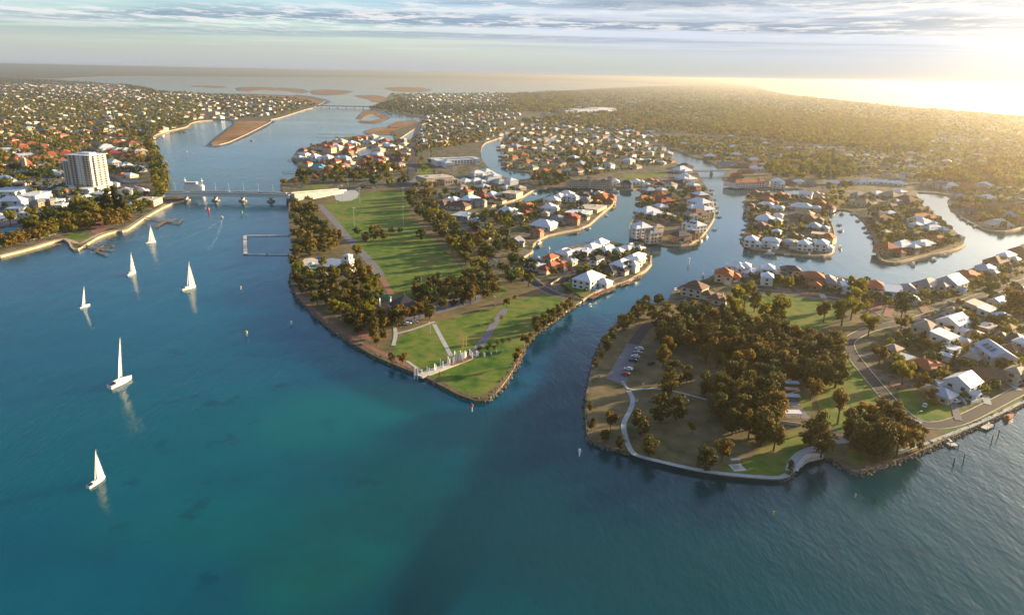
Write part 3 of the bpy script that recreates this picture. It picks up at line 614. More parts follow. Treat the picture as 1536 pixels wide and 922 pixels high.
def scatter(poly, n, rx, ry, tries=12, edge=0.0):
    """points in a picture-space outline, kept apart by an ellipse whose size follows distance"""
    xs = [p[0] for p in poly]; ys = [p[1] for p in poly]; out = []; cell = {}
    fails = 0
    while len(out) < n and fails < n * tries:
        x = random.uniform(min(xs), max(xs)); y = random.uniform(min(ys), max(ys))
        if not inside(poly, x, y): fails += 1; continue
        if not on_land(x, y + edge): fails += 1; continue
        s = 1.0 / mpp(G(x, y, LAND)); ax, ay = rx * s, ry * s
        ok = True; kx, ky = int(x / 6), int(y / 6); rr = int(ax / 6) + 1
        for i in range(kx - rr, kx + rr + 1):
            for j in range(ky - rr, ky + rr + 1):
                for q in cell.get((i, j), ()):
                    if ((q[0] - x) / ax) ** 2 + ((q[1] - y) / ay) ** 2 < 1: ok = False; break
                if not ok: break
            if not ok: break
        if not ok: fails += 1; continue
        cell.setdefault((kx, ky), []).append((x, y)); out.append((x, y))
    return out

# ------------------------------------------------------------------ houses
H = []      # every house: dict
ZONE = {    # zone: (words, direction of its rows in the picture)
    'tip': ('on the inner canal tip', ((896, 439), (976, 402))),
    'south': ('on the bank facing the canal tip', ((814, 357), (923, 305))),
    'north': ('along the narrow dead-end canal', ((738, 310), (798, 288))),
    'resort': ('beside the white resort', ((690, 275), (770, 268))),
    'island': ('on the canal island with curving road', ((941, 352), (1002, 369))),
    'islandtop': ('behind the canal island basin', ((905, 284), (946, 286))),
    'dome': ('around the blue-domed canal house', ((1121, 373), (1230, 386))),
    'east': ('on the canal past the long apartments', ((1121, 285), (1205, 288))),
    'sunny': ('on the sunny canal peninsula', ((1320, 392), (1418, 380))),
    'hazy': ('on the hazy far-right canal peninsula', ((1440, 326), (1500, 350))),
    'park': ('along the street behind the wooded park', ((1098, 430), (1300, 450))),
    'corner': ('in the corner streets by the river road', ((1390, 470), (1536, 420))),
    'town': ('in the town by the bridge', ((0, 330), (125, 290))),
    'terrace': ('near the apartment tower', ((150, 235), (215, 258))),
    'suburb': ('in the treed suburb beyond the tower', ((0, 200), (140, 190))),
    'point': ('on the point past the bridge', ((446, 240), (520, 245))),
    'white': ('in the far white-roofed estate', ((600, 200), (760, 170))),
    'mid': ('among the distant canals', ((760, 250), (960, 225))),
    'ridge': ('before the long dark woodland', ((1000, 230), (1240, 235))),
    'gold': ('in the golden suburb under the sun', ((1250, 230), (1500, 240))),
}
ZANG = {k: ang(*v[1]) for k, v in ZONE.items()}
def add(zone, x, y, w, col, st=1, wall='white', d=0.78, rz=None, typ='hip', custom=None, extra=''):
    hw = 3.0 * st + 0.4
    p = G(x, y, LAND + hw); m = mpp(p)
    H.append(dict(zone=zone, x=x, y=y, w=w * m * 1.28, px=w, d=max(w * m * d * 1.55, 7.0), col=col, st=st, wall=wall, p=Vector((p.x, p.y, LAND)), rz=(ZANG[zone] if rz is None else rz), typ=typ, custom=custom, extra=extra, exp=True))
for a in [('tip', 888, 416, 36, 'white', 2), ('tip', 921, 405, 26, 'dark', 1, 'cream'), ('tip', 936, 395, 27, 'white', 2, 'white', .8, None, 'hip', None, 'dorm'), ('tip', 953, 384, 30, 'white', 2, 'white', .6, None, 'hip', 'round-ended white house with balconies at the point of the inner canal tip', 'round'),
          ('tip', 913, 375, 28, 'white', 1), ('tip', 903, 363, 20, 'white', 2), ('tip', 890, 369, 20, 'white', 2), ('tip', 876, 374, 18, 'white', 2, 'white', .9, None, 'flat'), ('tip', 846, 377, 24, 'white', 2, 'cream', .8, None, 'hip', None, 'solar'), ('tip', 855, 390, 15, 'blue-grey', 1), ('tip', 828, 385, 18, 'orange', 2, 'cream'), ('tip', 831, 399, 24, 'orange', 1, 'tan'), ('tip', 845, 395, 15, 'orange', 1, 'tan'), ('tip', 803, 396, 18, 'white', 1, 'white', .8, None, 'flat'), ('tip', 806, 387, 15, 'blue-grey', 1), ('tip', 818, 403, 12, 'red', 1, 'cream'),
          ('south', 816, 336, 30, 'white', 1), ('south', 806, 345, 14, 'orange', 2, 'tan'), ('south', 837, 328, 22, 'grey', 1, 'cream', 1.0), ('south', 858, 325, 22, 'red', 2, 'tan'), ('south', 876, 324, 13, 'dark', 1, 'cream'), ('south', 868, 317, 26, 'white', 1, 'cream', .8, None, 'flat'), ('south', 888, 310, 34, 'cream', 1, 'cream', .6, None, 'flat'), ('south', 907, 294, 22, 'orange', 2, 'tan'), ('south', 896, 303, 13, 'orange', 1, 'tan'), ('south', 915, 300, 12, 'orange', 1, 'tan'),
          ('south', 829, 298, 18, 'white', 2), ('south', 824, 310, 18, 'white', 2, 'white', 1.2), ('south', 841, 294, 16, 'white', 2), ('south', 851, 289, 17, 'white', 2), ('south', 860, 294, 13, 'white', 2), ('south', 876, 292, 19, 'dark', 1), ('south', 797, 316, 13, 'orange', 1, 'cream'), ('south', 787, 318, 13, 'red', 1, 'tan'), ('south', 806, 315, 12, 'dark', 1), ('south', 818, 319, 8, 'cream', 1, 'cream'), ('south', 782, 324, 12, 'brown', 1, 'cream'),
          ('north', 705, 298, 25, 'white', 1, 'tan'), ('north', 690, 307, 24, 'brown', 1, 'cream', .9), ('north', 667, 304, 16, 'brown', 1, 'grey'), ('north', 696, 321, 26, 'blue-grey', 1, 'grey', .7, None, 'flat'), ('north', 724, 294, 15, 'red', 1, 'brick'), ('north', 740, 292, 18, 'white', 1), ('north', 768, 288, 20, 'cream', 2, 'cream', .8, None, 'flat'), ('north', 761, 315, 21, 'white', 1), ('north', 776, 321, 10, 'white', 1), ('north', 743, 319, 13, 'brown', 1, 'brick'), ('north', 722, 338, 18, 'blue-grey', 1), ('north', 720, 353, 20, 'red', 1, 'brick'), ('north', 775, 361, 15, 'grey', 1, 'white', 1, None, 'gable'), ('north', 750, 300, 12, 'brown', 1, 'cream'),
          ('resort', 700, 271, 16, 'white', 1), ('resort', 717, 259, 15, 'white', 2), ('resort', 731, 256, 15, 'white', 2), ('resort', 716, 271, 15, 'white', 1), ('resort', 737, 270, 16, 'blue-grey', 1), ('resort', 767, 270, 12, 'white', 2), ('resort', 750, 271, 12, 'blue-grey', 1), ('resort', 742, 263, 12, 'white', 1), ('resort', 726, 279, 12, 'white', 1), ('resort', 693, 279, 10, 'beige', 1), ('resort', 780, 281, 11, 'cream', 1, 'cream'), ('resort', 760, 280, 9, 'white', 1),
          ('island', 976, 318, 32, 'white', 1, 'cream', .7, None, 'hip', None, 'solar'), ('island', 1000, 321, 10, 'cream', 1, 'cream'), ('island', 959, 339, 20, 'white', 3, 'white', 1.0), ('island', 978, 347, 16, 'grey', 3, 'cream', 1.0), ('island', 988, 340, 13, 'beige', 2, 'cream'), ('island', 1039, 336, 24, 'white', 2, 'white', .8, None, 'hip', None, 'solar'), ('island', 1024, 352, 23, 'dark', 2, 'tan', .8, None, 'hip', None, 'solar'), ('island', 1040, 348, 13, 'brown', 2, 'tan'), ('island', 1047, 302, 25, 'white', 2), ('island', 1051, 312, 25, 'white', 1), ('island', 1049, 320, 24, 'brown', 1, 'cream'),
          ('island', 993, 300, 24, 'red', 1, 'brick'), ('island', 988, 291, 16, 'orange', 1, 'cream'), ('island', 1000, 307, 14, 'brown', 1, 'brick'), ('island', 1027, 267, 22, 'white', 1), ('island', 1029, 274, 20, 'dark', 1, 'grey'), ('island', 1038, 277, 14, 'white', 1), ('island', 1041, 283, 15, 'red', 1, 'tan'), ('island', 1025, 255, 21, 'white', 1), ('island', 1026, 249, 17, 'dark', 1, 'grey'), ('island', 983, 281, 10, 'beige', 1), ('island', 982, 311, 9, 'dark', 1),
          ('islandtop', 957, 272, 14, 'white', 1), ('islandtop', 940, 274, 13, 'dark', 2, 'grey'), ('islandtop', 978, 271, 15, 'orange', 1, 'white'), ('islandtop', 990, 276, 12, 'dark', 1, 'cream'), ('islandtop', 917, 271, 18, 'white', 2), ('islandtop', 969, 276, 8, 'white', 1), ('islandtop', 931, 276, 8, 'grey', 1),
          ('dome', 1131, 358, 19, 'white', 2), ('dome', 1157, 360, 19, 'white', 2), ('dome', 1184, 364, 24, 'beige', 1, 'cream', .8, None, 'hip', 'beige waterfront house with a round blue-grey dome roof', 'dome'), ('dome', 1209, 364, 17, 'white', 2), ('dome', 1237, 364, 20, 'white', 2, 'white', .9, None, 'hip', None, 'solar'), ('dome', 1153, 329, 30, 'white', 1, 'white', .6), ('dome', 1145, 338, 18, 'brown', 1, 'brick'), ('dome', 1226, 340, 26, 'blue-grey', 1, 'cream', .7, None, 'hip', None, 'solar'), ('dome', 1233, 350, 22, 'cream', 1, 'cream', .5, None, 'flat'), ('dome', 1219, 328, 24, 'brown', 1, 'cream'), ('dome', 1149, 306, 16, 'white', 1), ('dome', 1166, 311, 15, 'white', 1), ('dome', 1209, 310, 34, 'white', 1, 'cream', .35), ('dome', 1148, 299, 16, 'orange', 1, 'tan'), ('dome', 1159, 303, 13, 'orange', 1, 'tan'), ('dome', 1136, 289, 15, 'brown', 1, 'tan'), ('dome', 1150, 292, 13, 'brown', 1, 'grey'), ('dome', 1174, 292, 16, 'orange', 1, 'tan'), ('dome', 1209, 290, 14, 'white', 2, 'white', .8, None, 'gable'), ('dome', 1227, 291, 14, 'beige', 1, 'cream'), ('dome', 1206, 320, 22, 'beige', 1, 'tan'), ('dome', 1168, 322, 10, 'white', 1), ('dome', 1165, 346, 10, 'white', 2), ('dome', 1227, 303, 16, 'orange', 1, 'tan'),
          ('east', 1167, 271, 14, 'white', 3, 'white', .9), ('east', 1183, 273, 13, 'brown', 1, 'tan'), ('east', 1198, 272, 13, 'white', 1), ('east', 1216, 275, 14, 'grey', 1, 'grey'), ('east', 1251, 274, 14, 'white', 1), ('east', 1268, 274, 13, 'brown', 1, 'brick'), ('east', 1282, 273, 13, 'blue-grey', 1), ('east', 1299, 272, 14, 'white', 1), ('east', 1315, 272, 15, 'white', 1), ('east', 1332, 273, 15, 'white', 1), ('east', 1348, 275, 15, 'white', 1), ('east', 1106, 263, 14, 'orange', 1, 'tan'), ('east', 1122, 256, 12, 'orange', 1, 'tan'), ('east', 1136, 252, 16, 'white', 1), ('east', 1092, 245, 23, 'grey', 1, 'white', .45), ('east', 1108, 242, 9, 'orange', 1, 'tan'), ('east', 1131, 240, 15, 'white', 1), ('east', 1119, 241, 12, 'dark', 1, 'tan'),
          ('sunny', 1318, 291, 18, 'white', 1), ('sunny', 1338, 293, 24, 'beige', 1, 'tan'), ('sunny', 1362, 299, 26, 'brown', 1, 'brick'), ('sunny', 1350, 287, 13, 'white', 1), ('sunny', 1298, 304, 22, 'beige', 1, 'cream'), ('sunny', 1323, 328, 26, 'brown', 1, 'brick'), ('sunny', 1328, 347, 10, 'cream', 1, 'cream'), ('sunny', 1313, 336, 12, 'dark', 1, 'tan'), ('sunny', 1382, 325, 32, 'orange', 1, 'brick', .5), ('sunny', 1381, 315, 19, 'brown', 1, 'tan'), ('sunny', 1390, 334, 20, 'white', 1), ('sunny', 1401, 343, 28, 'blue-grey', 1, 'cream', .6, None, 'hip', None, 'solar'), ('sunny', 1407, 358, 22, 'orange', 1, 'tan', .9), ('sunny', 1427, 354, 20, 'brown', 1, 'cream'), ('sunny', 1384, 364, 25, 'white', 2, 'tan', .8), ('sunny', 1357, 368, 24, 'white', 2, 'tan', .8), ('sunny', 1334, 370, 20, 'orange', 2, 'tan', 1.2), ('sunny', 1374, 336, 12, 'white', 1), ('sunny', 1290, 292, 16, 'grey', 1, 'cream'), ('sunny', 1335, 307, 13, 'beige', 1, 'cream'),
          ('hazy', 1394, 276, 14, 'beige', 1, 'cream'), ('hazy', 1412, 275, 13, 'grey', 2, 'cream', .9, None, 'gable'), ('hazy', 1426, 277, 15, 'white', 2), ('hazy', 1452, 283, 26, 'orange', 1, 'brick'), ('hazy', 1478, 277, 16, 'white', 1), ('hazy', 1442, 295, 20, 'grey', 1, 'cream'), ('hazy', 1464, 295, 15, 'grey', 1, 'cream'), ('hazy', 1482, 296, 16, 'white', 1), ('hazy', 1526, 299, 18, 'white', 1), ('hazy', 1452, 309, 34, 'orange', 1, 'brick', .5), ('hazy', 1497, 335, 24, 'cream', 1, 'cream', .9, None, 'hip', 'round cream house at the end of the hazy canal peninsula', 'dome'), ('hazy', 1518, 325, 20, 'grey', 1, 'cream'), ('hazy', 1490, 308, 22, 'brown', 1, 'brick'), ('hazy', 1471, 320, 26, 'brown', 1, 'brick', .6), ('hazy', 1477, 286, 22, 'brown', 1, 'tan'), ('hazy', 1512, 308, 18, 'brown', 1, 'tan'), ('hazy', 1531, 312, 18, 'orange', 1, 'tan'),
          ('park', 1049, 430, 36, 'brown', 2, 'cream', .5, ang((1010, 448), (1078, 462)), 'hip', 'long two-storey cream mansion with purple-brown roof beside the wooded park', 'solar'), ('park', 1079, 446, 22, 'brown', 1, 'cream', .8, ang((1010, 448), (1078, 462))), ('park', 1086, 409, 20, 'orange', 2, 'cream', 1.1), ('park', 1102, 413, 13, 'orange', 1, 'tan'), ('park', 1103, 398, 20, 'white', 2), ('park', 1121, 398, 19, 'white', 2), ('park', 1114, 406, 24, 'white', 1, 'white', .5), ('park', 1138, 404, 11, 'white', 1), ('park', 1156, 401, 20, 'white', 2), ('park', 1151, 413, 13, 'white', 2, 'white', 1.1), ('park', 1186, 403, 22, 'dark', 2, 'cream'), ('park', 1180, 413, 16, 'dark', 1, 'cream'), ('park', 1218, 414, 27, 'orange', 2, 'tan', .8), ('park', 1222, 426, 13, 'orange', 1, 'tan'), ('park', 1249, 421, 29, 'grey', 1, 'cream', .9), ('park', 1276, 426, 20, 'white', 2), ('park', 1313, 428, 22, 'orange', 1, 'tan', 1.2), ('park', 1321, 440, 11, 'cream', 1, 'white'), ('park', 1340, 434, 18, 'white', 2, 'white', .9, None, 'skillion'), ('park', 1366, 430, 17, 'grey', 2, 'grey', .9), ('park', 1370, 447, 11, 'blue-grey', 1, 'cream', 1.5, None, 'flat'),
          ('corner', 1396, 425, 30, 'grey', 2, 'cream', .8), ('corner', 1427, 421, 27, 'blue-grey', 2, 'white', 1.0, None, 'gable'), ('corner', 1453, 412, 27, 'orange', 1, 'tan', .9), ('corner', 1480, 403, 26, 'blue-grey', 1, 'cream', .9), ('corner', 1498, 391, 26, 'brown', 2, 'tan', .8), ('corner', 1513, 382, 24, 'white', 3, 'cream', .6), ('corner', 1531, 375, 20, 'brown', 2, 'brick'),
          ('corner', 1431, 480, 32, 'white', 2, 'white', .8, None, 'gable', None, 'solar'), ('corner', 1394, 490, 24, 'beige', 2, 'cream', 1.1), ('corner', 1385, 482, 14, 'grey', 2, 'cream'), ('corner', 1417, 502, 23, 'white', 2, 'white', .8, None, 'skillion', 'white cube-shaped two-storey house with a slanting roof in the back streets'), ('corner', 1427, 520, 18, 'white', 1, 'white', .5, None, 'flat'), ('corner', 1494, 526, 44, 'blue-grey', 2, 'cream', .62, ang((1478, 515), (1520, 545)), 'gable', 'long blue-grey metal-roofed house with a row of dark solar panels', 'solar'), ('corner', 1471, 459, 22, 'cream', 1, 'cream', .9, None, 'skillion'), ('corner', 1481, 463, 22, 'white', 1, 'white', .4, None, 'skillion'), ('corner', 1497, 451, 20, 'blue-grey', 1, 'cream', .8, None, 'gable'), ('corner', 1503, 472, 13, 'white', 1, 'white', .9), ('corner', 1481, 488, 24, 'cream', 1, 'cream', .3, None, 'flat'), ('corner', 1521, 524, 25, 'brown', 1, 'tan', 1.0), ('corner', 1534, 511, 16, 'white', 2), ('corner', 1387, 545, 33, 'orange', 1, 'tan', .8, None, 'hip', 'low house with rusty-orange hipped roof in the middle of the corner block'), ('corner', 1445, 570, 31, 'white', 2, 'white', .95, None, 'gable', 'bright white pitched-roof house facing the bend of the river road', 'balcony'), ('corner', 1429, 577, 20, 'blue-grey', 1, 'white', 1.3, ang((1425, 562), (1440, 590)), 'flat'), ('corner', 1414, 589, 22, 'blue-grey', 1, 'cream', .9), ('corner', 1400, 583, 14, 'beige', 1, 'tan'), ('corner', 1482, 562, 26, 'brown', 1, 'brick', 1.2, ang((1478, 545), (1492, 580)), 'gable'), ('corner', 1356, 534, 18, 'blue-grey', 1, 'cream', .5, None, 'flat'), ('corner', 1340, 521, 16, 'beige', 1, 'tan', .8), ('corner', 1446, 509, 9, 'blue-grey', 1, 'cream'), ('corner', 1421, 532, 9, 'white', 1), ('corner', 1460, 535, 14, 'beige', 1, 'tan', .6), ('corner', 1529, 555, 24, 'beige', 2, 'cream'), ('corner', 1533, 470, 20, 'orange', 1, 'tan'), ('corner', 1531, 440, 22, 'brown', 1, 'tan'), ('corner', 1512, 490, 14, 'brown', 1, 'tan', .7), ('corner', 1462, 498, 12, 'grey', 1, 'cream', .6),
          ('town', 15, 284, 36, 'blue-grey', 2, 'white', .7, None, 'flat'), ('town', 52, 290, 36, 'white', 2, 'white', .45, None, 'flat'), ('town', 78, 300, 24, 'white', 1, 'white', .6, None, 'flat'), ('town', 90, 306, 16, 'white', 1, 'white', .6, None, 'flat'), ('town', 28, 310, 26, 'blue-grey', 1, 'white', .5, None, 'flat'), ('town', 42, 317, 18, 'white', 1, 'white', .5, None, 'flat'), ('town', 12, 268, 16, 'blue-grey', 1, 'cream', .7, None, 'flat'), ('town', 32, 273, 18, 'grey', 1, 'cream', .8, None, 'flat'), ('town', 56, 280, 18, 'beige', 1, 'cream', .8, None, 'flat'), ('town', 82, 287, 20, 'grey', 1, 'white', .8, None, 'flat'), ('town', 99, 296, 12, 'dark', 1, 'grey'), ('town', 125, 300, 24, 'blue-grey', 1, 'white', .8, None, 'gable'), ('town', 149, 289, 18, 'blue-grey', 2, 'white', .8, None, 'flat'), ('town', 97, 286, 10, 'orange', 1, 'cream'), ('town', 18, 344, 13, 'blue', 1, 'white', 1, None, 'hip', 'small open kiosk with turquoise pyramid roof in the foreshore trees'),
          ('town', 201, 283, 18, 'beige', 1, 'cream'), ('town', 222, 298, 26, 'cream', 2, 'cream', .7, None, 'flat'), ('town', 196, 307, 12, 'white', 1), ('town', 213, 285, 12, 'white', 1, 'white', .8, None, 'gable'), ('town', 188, 284, 12, 'white', 2), ('town', 165, 276, 15, 'blue-grey', 1), ('town', 60, 300, 14, 'grey', 1, 'grey', .6, None, 'flat'), ('town', 5, 320, 14, 'grey', 1, 'cream', .6, None, 'flat'), ('town', 110, 303, 10, 'white', 1), ('town', 82, 258, 14, 'blue-grey', 1, 'cream'),
          ('terrace', 168, 242, 24, 'white', 2, 'white', .5), ('terrace', 189, 247, 22, 'white', 2, 'white', .5), ('terrace', 208, 250, 18, 'white', 2, 'white', .6), ('terrace', 170, 230, 26, 'red', 1, 'white', .5), ('terrace', 188, 233, 24, 'red', 1, 'white', .5), ('terrace', 206, 234, 16, 'orange', 2, 'cream'), ('terrace', 160, 221, 18, 'white', 2), ('terrace', 177, 215, 18, 'orange', 1, 'cream'), ('terrace', 197, 214, 17, 'orange', 2, 'cream'), ('terrace', 176, 224, 16, 'white', 1), ('terrace', 189, 224, 11, 'white', 2), ('terrace', 210, 225, 14, 'cream', 3, 'cream'), ('terrace', 37, 231, 22, 'white', 2, 'white', .6, None, 'flat'), ('terrace', 12, 223, 26, 'white', 1, 'white', .6, None, 'flat'), ('terrace', 14, 215, 12, 'red', 1, 'cream'), ('terrace', 60, 236, 18, 'orange', 1, 'tan'), ('terrace', 78, 232, 18, 'orange', 1, 'cream'), ('terrace', 90, 240, 16, 'orange', 1, 'tan'), ('terrace', 68, 222, 16, 'orange', 1, 'tan'), ('terrace', 35, 222, 14, 'orange', 1, 'cream'), ('terrace', 48, 216, 15, 'orange', 1, 'tan'), ('terrace', 98, 230, 14, 'red', 1, 'tan'), ('terrace', 84, 220, 13, 'orange', 1, 'cream'), ('terrace', 27, 214, 14, 'orange', 1, 'tan'), ('terrace', 66, 247, 15, 'beige', 1, 'cream'), ('terrace', 110, 222, 14, 'orange', 1, 'cream'), ('terrace', 126, 216, 13, 'red', 1, 'cream'),
          ('point', 455, 231, 14, 'white', 2, 'cream', .6), ('point', 452, 237, 14, 'blue-grey', 1, 'cream'), ('point', 475, 235, 15, 'white', 2), ('point', 490, 235, 12, 'white', 2), ('point', 515, 236, 14, 'white', 2), ('point', 481, 219, 18, 'orange', 2, 'white', .6), ('point', 494, 221, 12, 'orange', 3, 'cream'), ('point', 506, 220, 12, 'white', 2, 'cream'), ('point', 521, 219, 12, 'orange', 2, 'cream'), ('point', 530, 215, 15, 'white', 1), ('point', 535, 208, 12, 'orange', 1, 'cream'), ('point', 511, 211, 12, 'cream', 2, 'cream'), ('point', 477, 251, 20, 'blue', 1, 'cream', .8, None, 'hip', 'house with turquoise hipped roof just past the bridge'), ('point', 485, 245, 12, 'red', 1, 'cream'), ('point', 513, 247, 13, 'orange', 1, 'cream'), ('point', 543, 245, 14, 'orange', 1, 'cream'), ('point', 553, 237, 13, 'red', 1, 'white'), ('point', 564, 231, 14, 'white', 1), ('point', 572, 237, 12, 'orange', 1, 'white'), ('point', 598, 231, 13, 'red', 1, 'tan'), ('point', 597, 238, 14, 'brown', 1, 'brick'), ('point', 596, 246, 14, 'grey', 1, 'cream'), ('point', 552, 213, 13, 'blue-grey', 1), ('point', 558, 204, 11, 'white', 2, 'cream'), ('point', 567, 210, 13, 'white', 1), ('point', 577, 211, 13, 'orange', 1, 'cream'), ('point', 583, 219, 14, 'white', 1, 'cream'), ('point', 526, 234, 11, 'beige', 1), ('point', 522, 252, 14, 'beige', 1, 'cream'), ('point', 536, 252, 14, 'cream', 1, 'cream'), ('point', 501, 237, 9, 'dark', 1), ('point', 571, 224, 11, 'orange', 1, 'cream')]:
    add(*a)
NEXP = len(H)
for h in H: BOXES.append((h['p'].x, h['p'].y, max(h['w'], h['d']) * 0.5))

PAL = {
    'terra': [('orange', 5), ('red', 2), ('white', 2), ('cream', 1), ('grey', 1), ('brown', 2)], 'mixed': [('white', 3), ('orange', 2), ('brown', 3), ('grey', 3), ('cream', 2), ('blue-grey', 2), ('dark', 1), ('beige', 2)],
    'white': [('white', 6), ('blue-grey', 3), ('grey', 1), ('orange', 1), ('dark', 1)], 'canal': [('white', 4), ('blue-grey', 2), ('orange', 3), ('red', 1), ('brown', 3), ('dark', 2), ('grey', 2), ('beige', 2)], 'brown': [('brown', 4), ('orange', 3), ('beige', 3), ('white', 2), ('grey', 2), ('dark', 1)]}
def zone_houses(zone, poly, n, pal, size=(12, 18), rx=17, ry=17, edge=0.0):
    cs, ws = zip(*PAL[pal])
    for x, y in scatter(poly, n, rx, ry * 0.5 + 6, edge=edge):
        p = G(x, y, LAND)
        if on_road(p, 5) or not free(p, 6): continue
        far = max(1.0, depth_of(p) / 3000); w = random.uniform(*size) * min(far, 1.8)
        st = random.choice([1, 1, 1, 2]); col = random.choices(cs, ws)[0]
        rz = ZANG[zone] + random.choice([0, 0, math.pi / 2]) + random.gauss(0, .12)
        H.append(dict(zone=zone, x=x, y=y, w=w, px=w / mpp(p), d=w * random.uniform(.6, .9), col=col, st=st, wall=random.choice(['white', 'cream', 'cream', 'tan']), p=p, rz=rz, typ='hip', custom=None, extra='', exp=False))
zone_houses('suburb', [(-20, 262), (-20, 200), (240, 198), (232, 206), (225, 212), (232, 235), (243, 258), (220, 268)], 260, 'terra', size=(13, 20), rx=15, ry=13)
zone_houses('suburb', [(-20, 200), (-20, 150), (215, 150), (300, 178), (262, 192), (240, 200)], 800, 'mixed', size=(14, 21), rx=16, ry=14)
zone_houses('suburb', [(-20, 150), (-20, 124), (180, 134), (430, 152), (460, 156), (410, 174), (350, 179), (300, 178), (215, 155)], 800, 'mixed', size=(14, 21), rx=18, ry=16)
zone_houses('suburb', [(60, 128), (180, 128), (230, 140), (440, 152), (400, 160), (290, 158), (190, 148), (60, 136)], 480, 'white', size=(14, 20), rx=16, ry=14)
zone_houses('town', [(-20, 262), (150, 262), (220, 268), (232, 292), (190, 320), (140, 322), (60, 330), (-20, 335)], 60, 'white', size=(14, 24), rx=26)
zone_houses('point', [(450, 228), (500, 211), (590, 206), (612, 214), (608, 255), (500, 258), (450, 255)], 90, 'terra', rx=13, ry=9)
zone_houses('white', [(600, 212), (640, 188), (640, 176), (700, 162), (775, 164), (780, 175), (740, 196), (690, 212), (620, 226)], 560, 'white', size=(13, 19), rx=15, ry=11)
zone_houses('white', [(590, 152), (620, 142), (770, 142), (780, 160), (640, 162), (600, 160)], 330, 'white', size=(14, 20), rx=17)
zone_houses('mid', [(756, 258), (752, 215), (765, 204), (800, 184), (960, 192), (1000, 225), (1008, 245), (940, 255), (890, 262), (820, 268)], 620, 'canal', size=(13, 19), rx=14, ry=10, edge=2)
zone_houses('mid', [(725, 214), (690, 214), (735, 200), (790, 184), (800, 188), (760, 204)], 40, 'terra', rx=16)
zone_houses('ridge', [(965, 205), (1120, 208), (1250, 226), (1260, 262), (1100, 250), (1040, 232), (1000, 222)], 330, 'brown', size=(13, 20), rx=15, ry=11, edge=2)
zone_houses('ridge', [(780, 182), (900, 150), (1080, 150), (1100, 200), (960, 200)], 320, 'mixed', size=(14, 22), rx=24)
zone_houses('gold', [(1240, 262), (1250, 215), (1540, 215), (1540, 282), (1400, 272)], 260, 'mixed', size=(13, 20), rx=18, ry=12)
zone_houses('gold', [(1080, 200), (1090, 140), (1200, 152), (1540, 180), (1540, 215), (1250, 215)], 560, 'mixed', size=(14, 22), rx=24)
zone_houses('hazy', [(1430, 284), (1540, 284), (1540, 338), (1500, 345), (1440, 318)], 60, 'brown', rx=14, ry=9, edge=2)
zone_houses('sunny', [(1290, 300), (1376, 300), (1410, 335), (1436, 362), (1330, 380)], 40, 'canal', rx=13, ry=8)
zone_houses('island', [(962, 290), (975, 284), (1008, 278), (1010, 300), (1005, 325), (975, 330)], 16, 'canal', rx=13, ry=8)
zone_houses('island', [(1022, 262), (1044, 262), (1060, 290), (1066, 320), (1050, 345), (1028, 330), (1030, 290)], 16, 'canal', rx=13, ry=8)
zone_houses('south', [(790, 310), (830, 300), (905, 290), (900, 310), (860, 330), (815, 345)], 26, 'canal', rx=13, ry=8)
zone_houses('north', [(660, 300), (735, 290), (780, 285), (770, 300), (700, 318), (735, 345), (700, 345)], 26, 'canal', rx=14, ry=9)
zone_houses('tip', [(810, 398), (880, 372), (950, 372), (960, 390), (905, 412), (850, 405)], 14, 'canal', rx=13, ry=8)
zone_houses('corner', [(1400, 470), (1536, 425), (1536, 520), (1480, 545), (1400, 520)], 22, 'brown', size=(10, 16), rx=14, ry=10)
zone_houses('dome', [(1125, 296), (1240, 300), (1245, 375), (1125, 365)], 40, 'canal', rx=13, ry=8)
H.sort(key=lambda h: -h['px'] * (1.6 if h['exp'] else 1.0))

def blocks_of(h, rnd):
    """main block and wings of a house in its own axes: (cx, cy, w, d, storeys, roof type)"""
    w, d, st, typ = h['w'], h['d'], h['st'], h['typ']
    if typ in ('flat', 'skillion') or w < 9: return [(0, 0, w, d, st, typ)]
    k = rnd.random()
    if typ == 'gable': return [(0, 0, w, d * .8, st, 'gable'), (-w * .3, -d * .42, w * .3, d * .4, max(1, st - 1), 'gable')]
    if k < .45: return [(0, d * .12, w, d * .7, st, 'hip'), (w * .27, -d * .3, w * .42, d * .5, max(1, st - (rnd.random() < .5)), 'hip')]
    if k < .8: return [(-w * .14, 0, w * .7, d, st, 'hip'), (w * .32, -d * .12, w * .38, d * .62, max(1, st - 1), 'hip')]
    return [(0, 0, w, d * .62, st, 'hip'), (-w * .3, -d * .28, w * .36, d * .5, st, 'hip'), (w * .3, d * .25, w * .36, d * .5, max(1, st - 1), 'hip')]
FP = {}
def unit_window():
    b = MB(); b.mi = 0; b.box((0, 0, 0), (1, .06, 1))
    b.mi = 1; b.box((0, -.02, 0), (.86, .06, .84))
    me = bpy.data.meshes.new('window'); me.from_pydata(b.v, [], b.f); me.materials.append(M_FRAME); me.materials.append(M_GLASS); me.polygons.foreach_set('material_index', b.m); return me
UW = unit_window()
def unit_solar():
    b = MB(); b.box((0, 0, 0), (1, 1, .08)); me = bpy.data.meshes.new('solar_panel'); me.from_pydata(b.v, [], b.f); me.materials.append(M_SOLAR); return me
US = unit_solar()
def add_window(root, x, y, z, w, hh, rot):
    o = link('window', UW, root); o.location = (x, y, z); o.rotation_euler = (0, 0, rot); o.scale = (w, 1, hh)
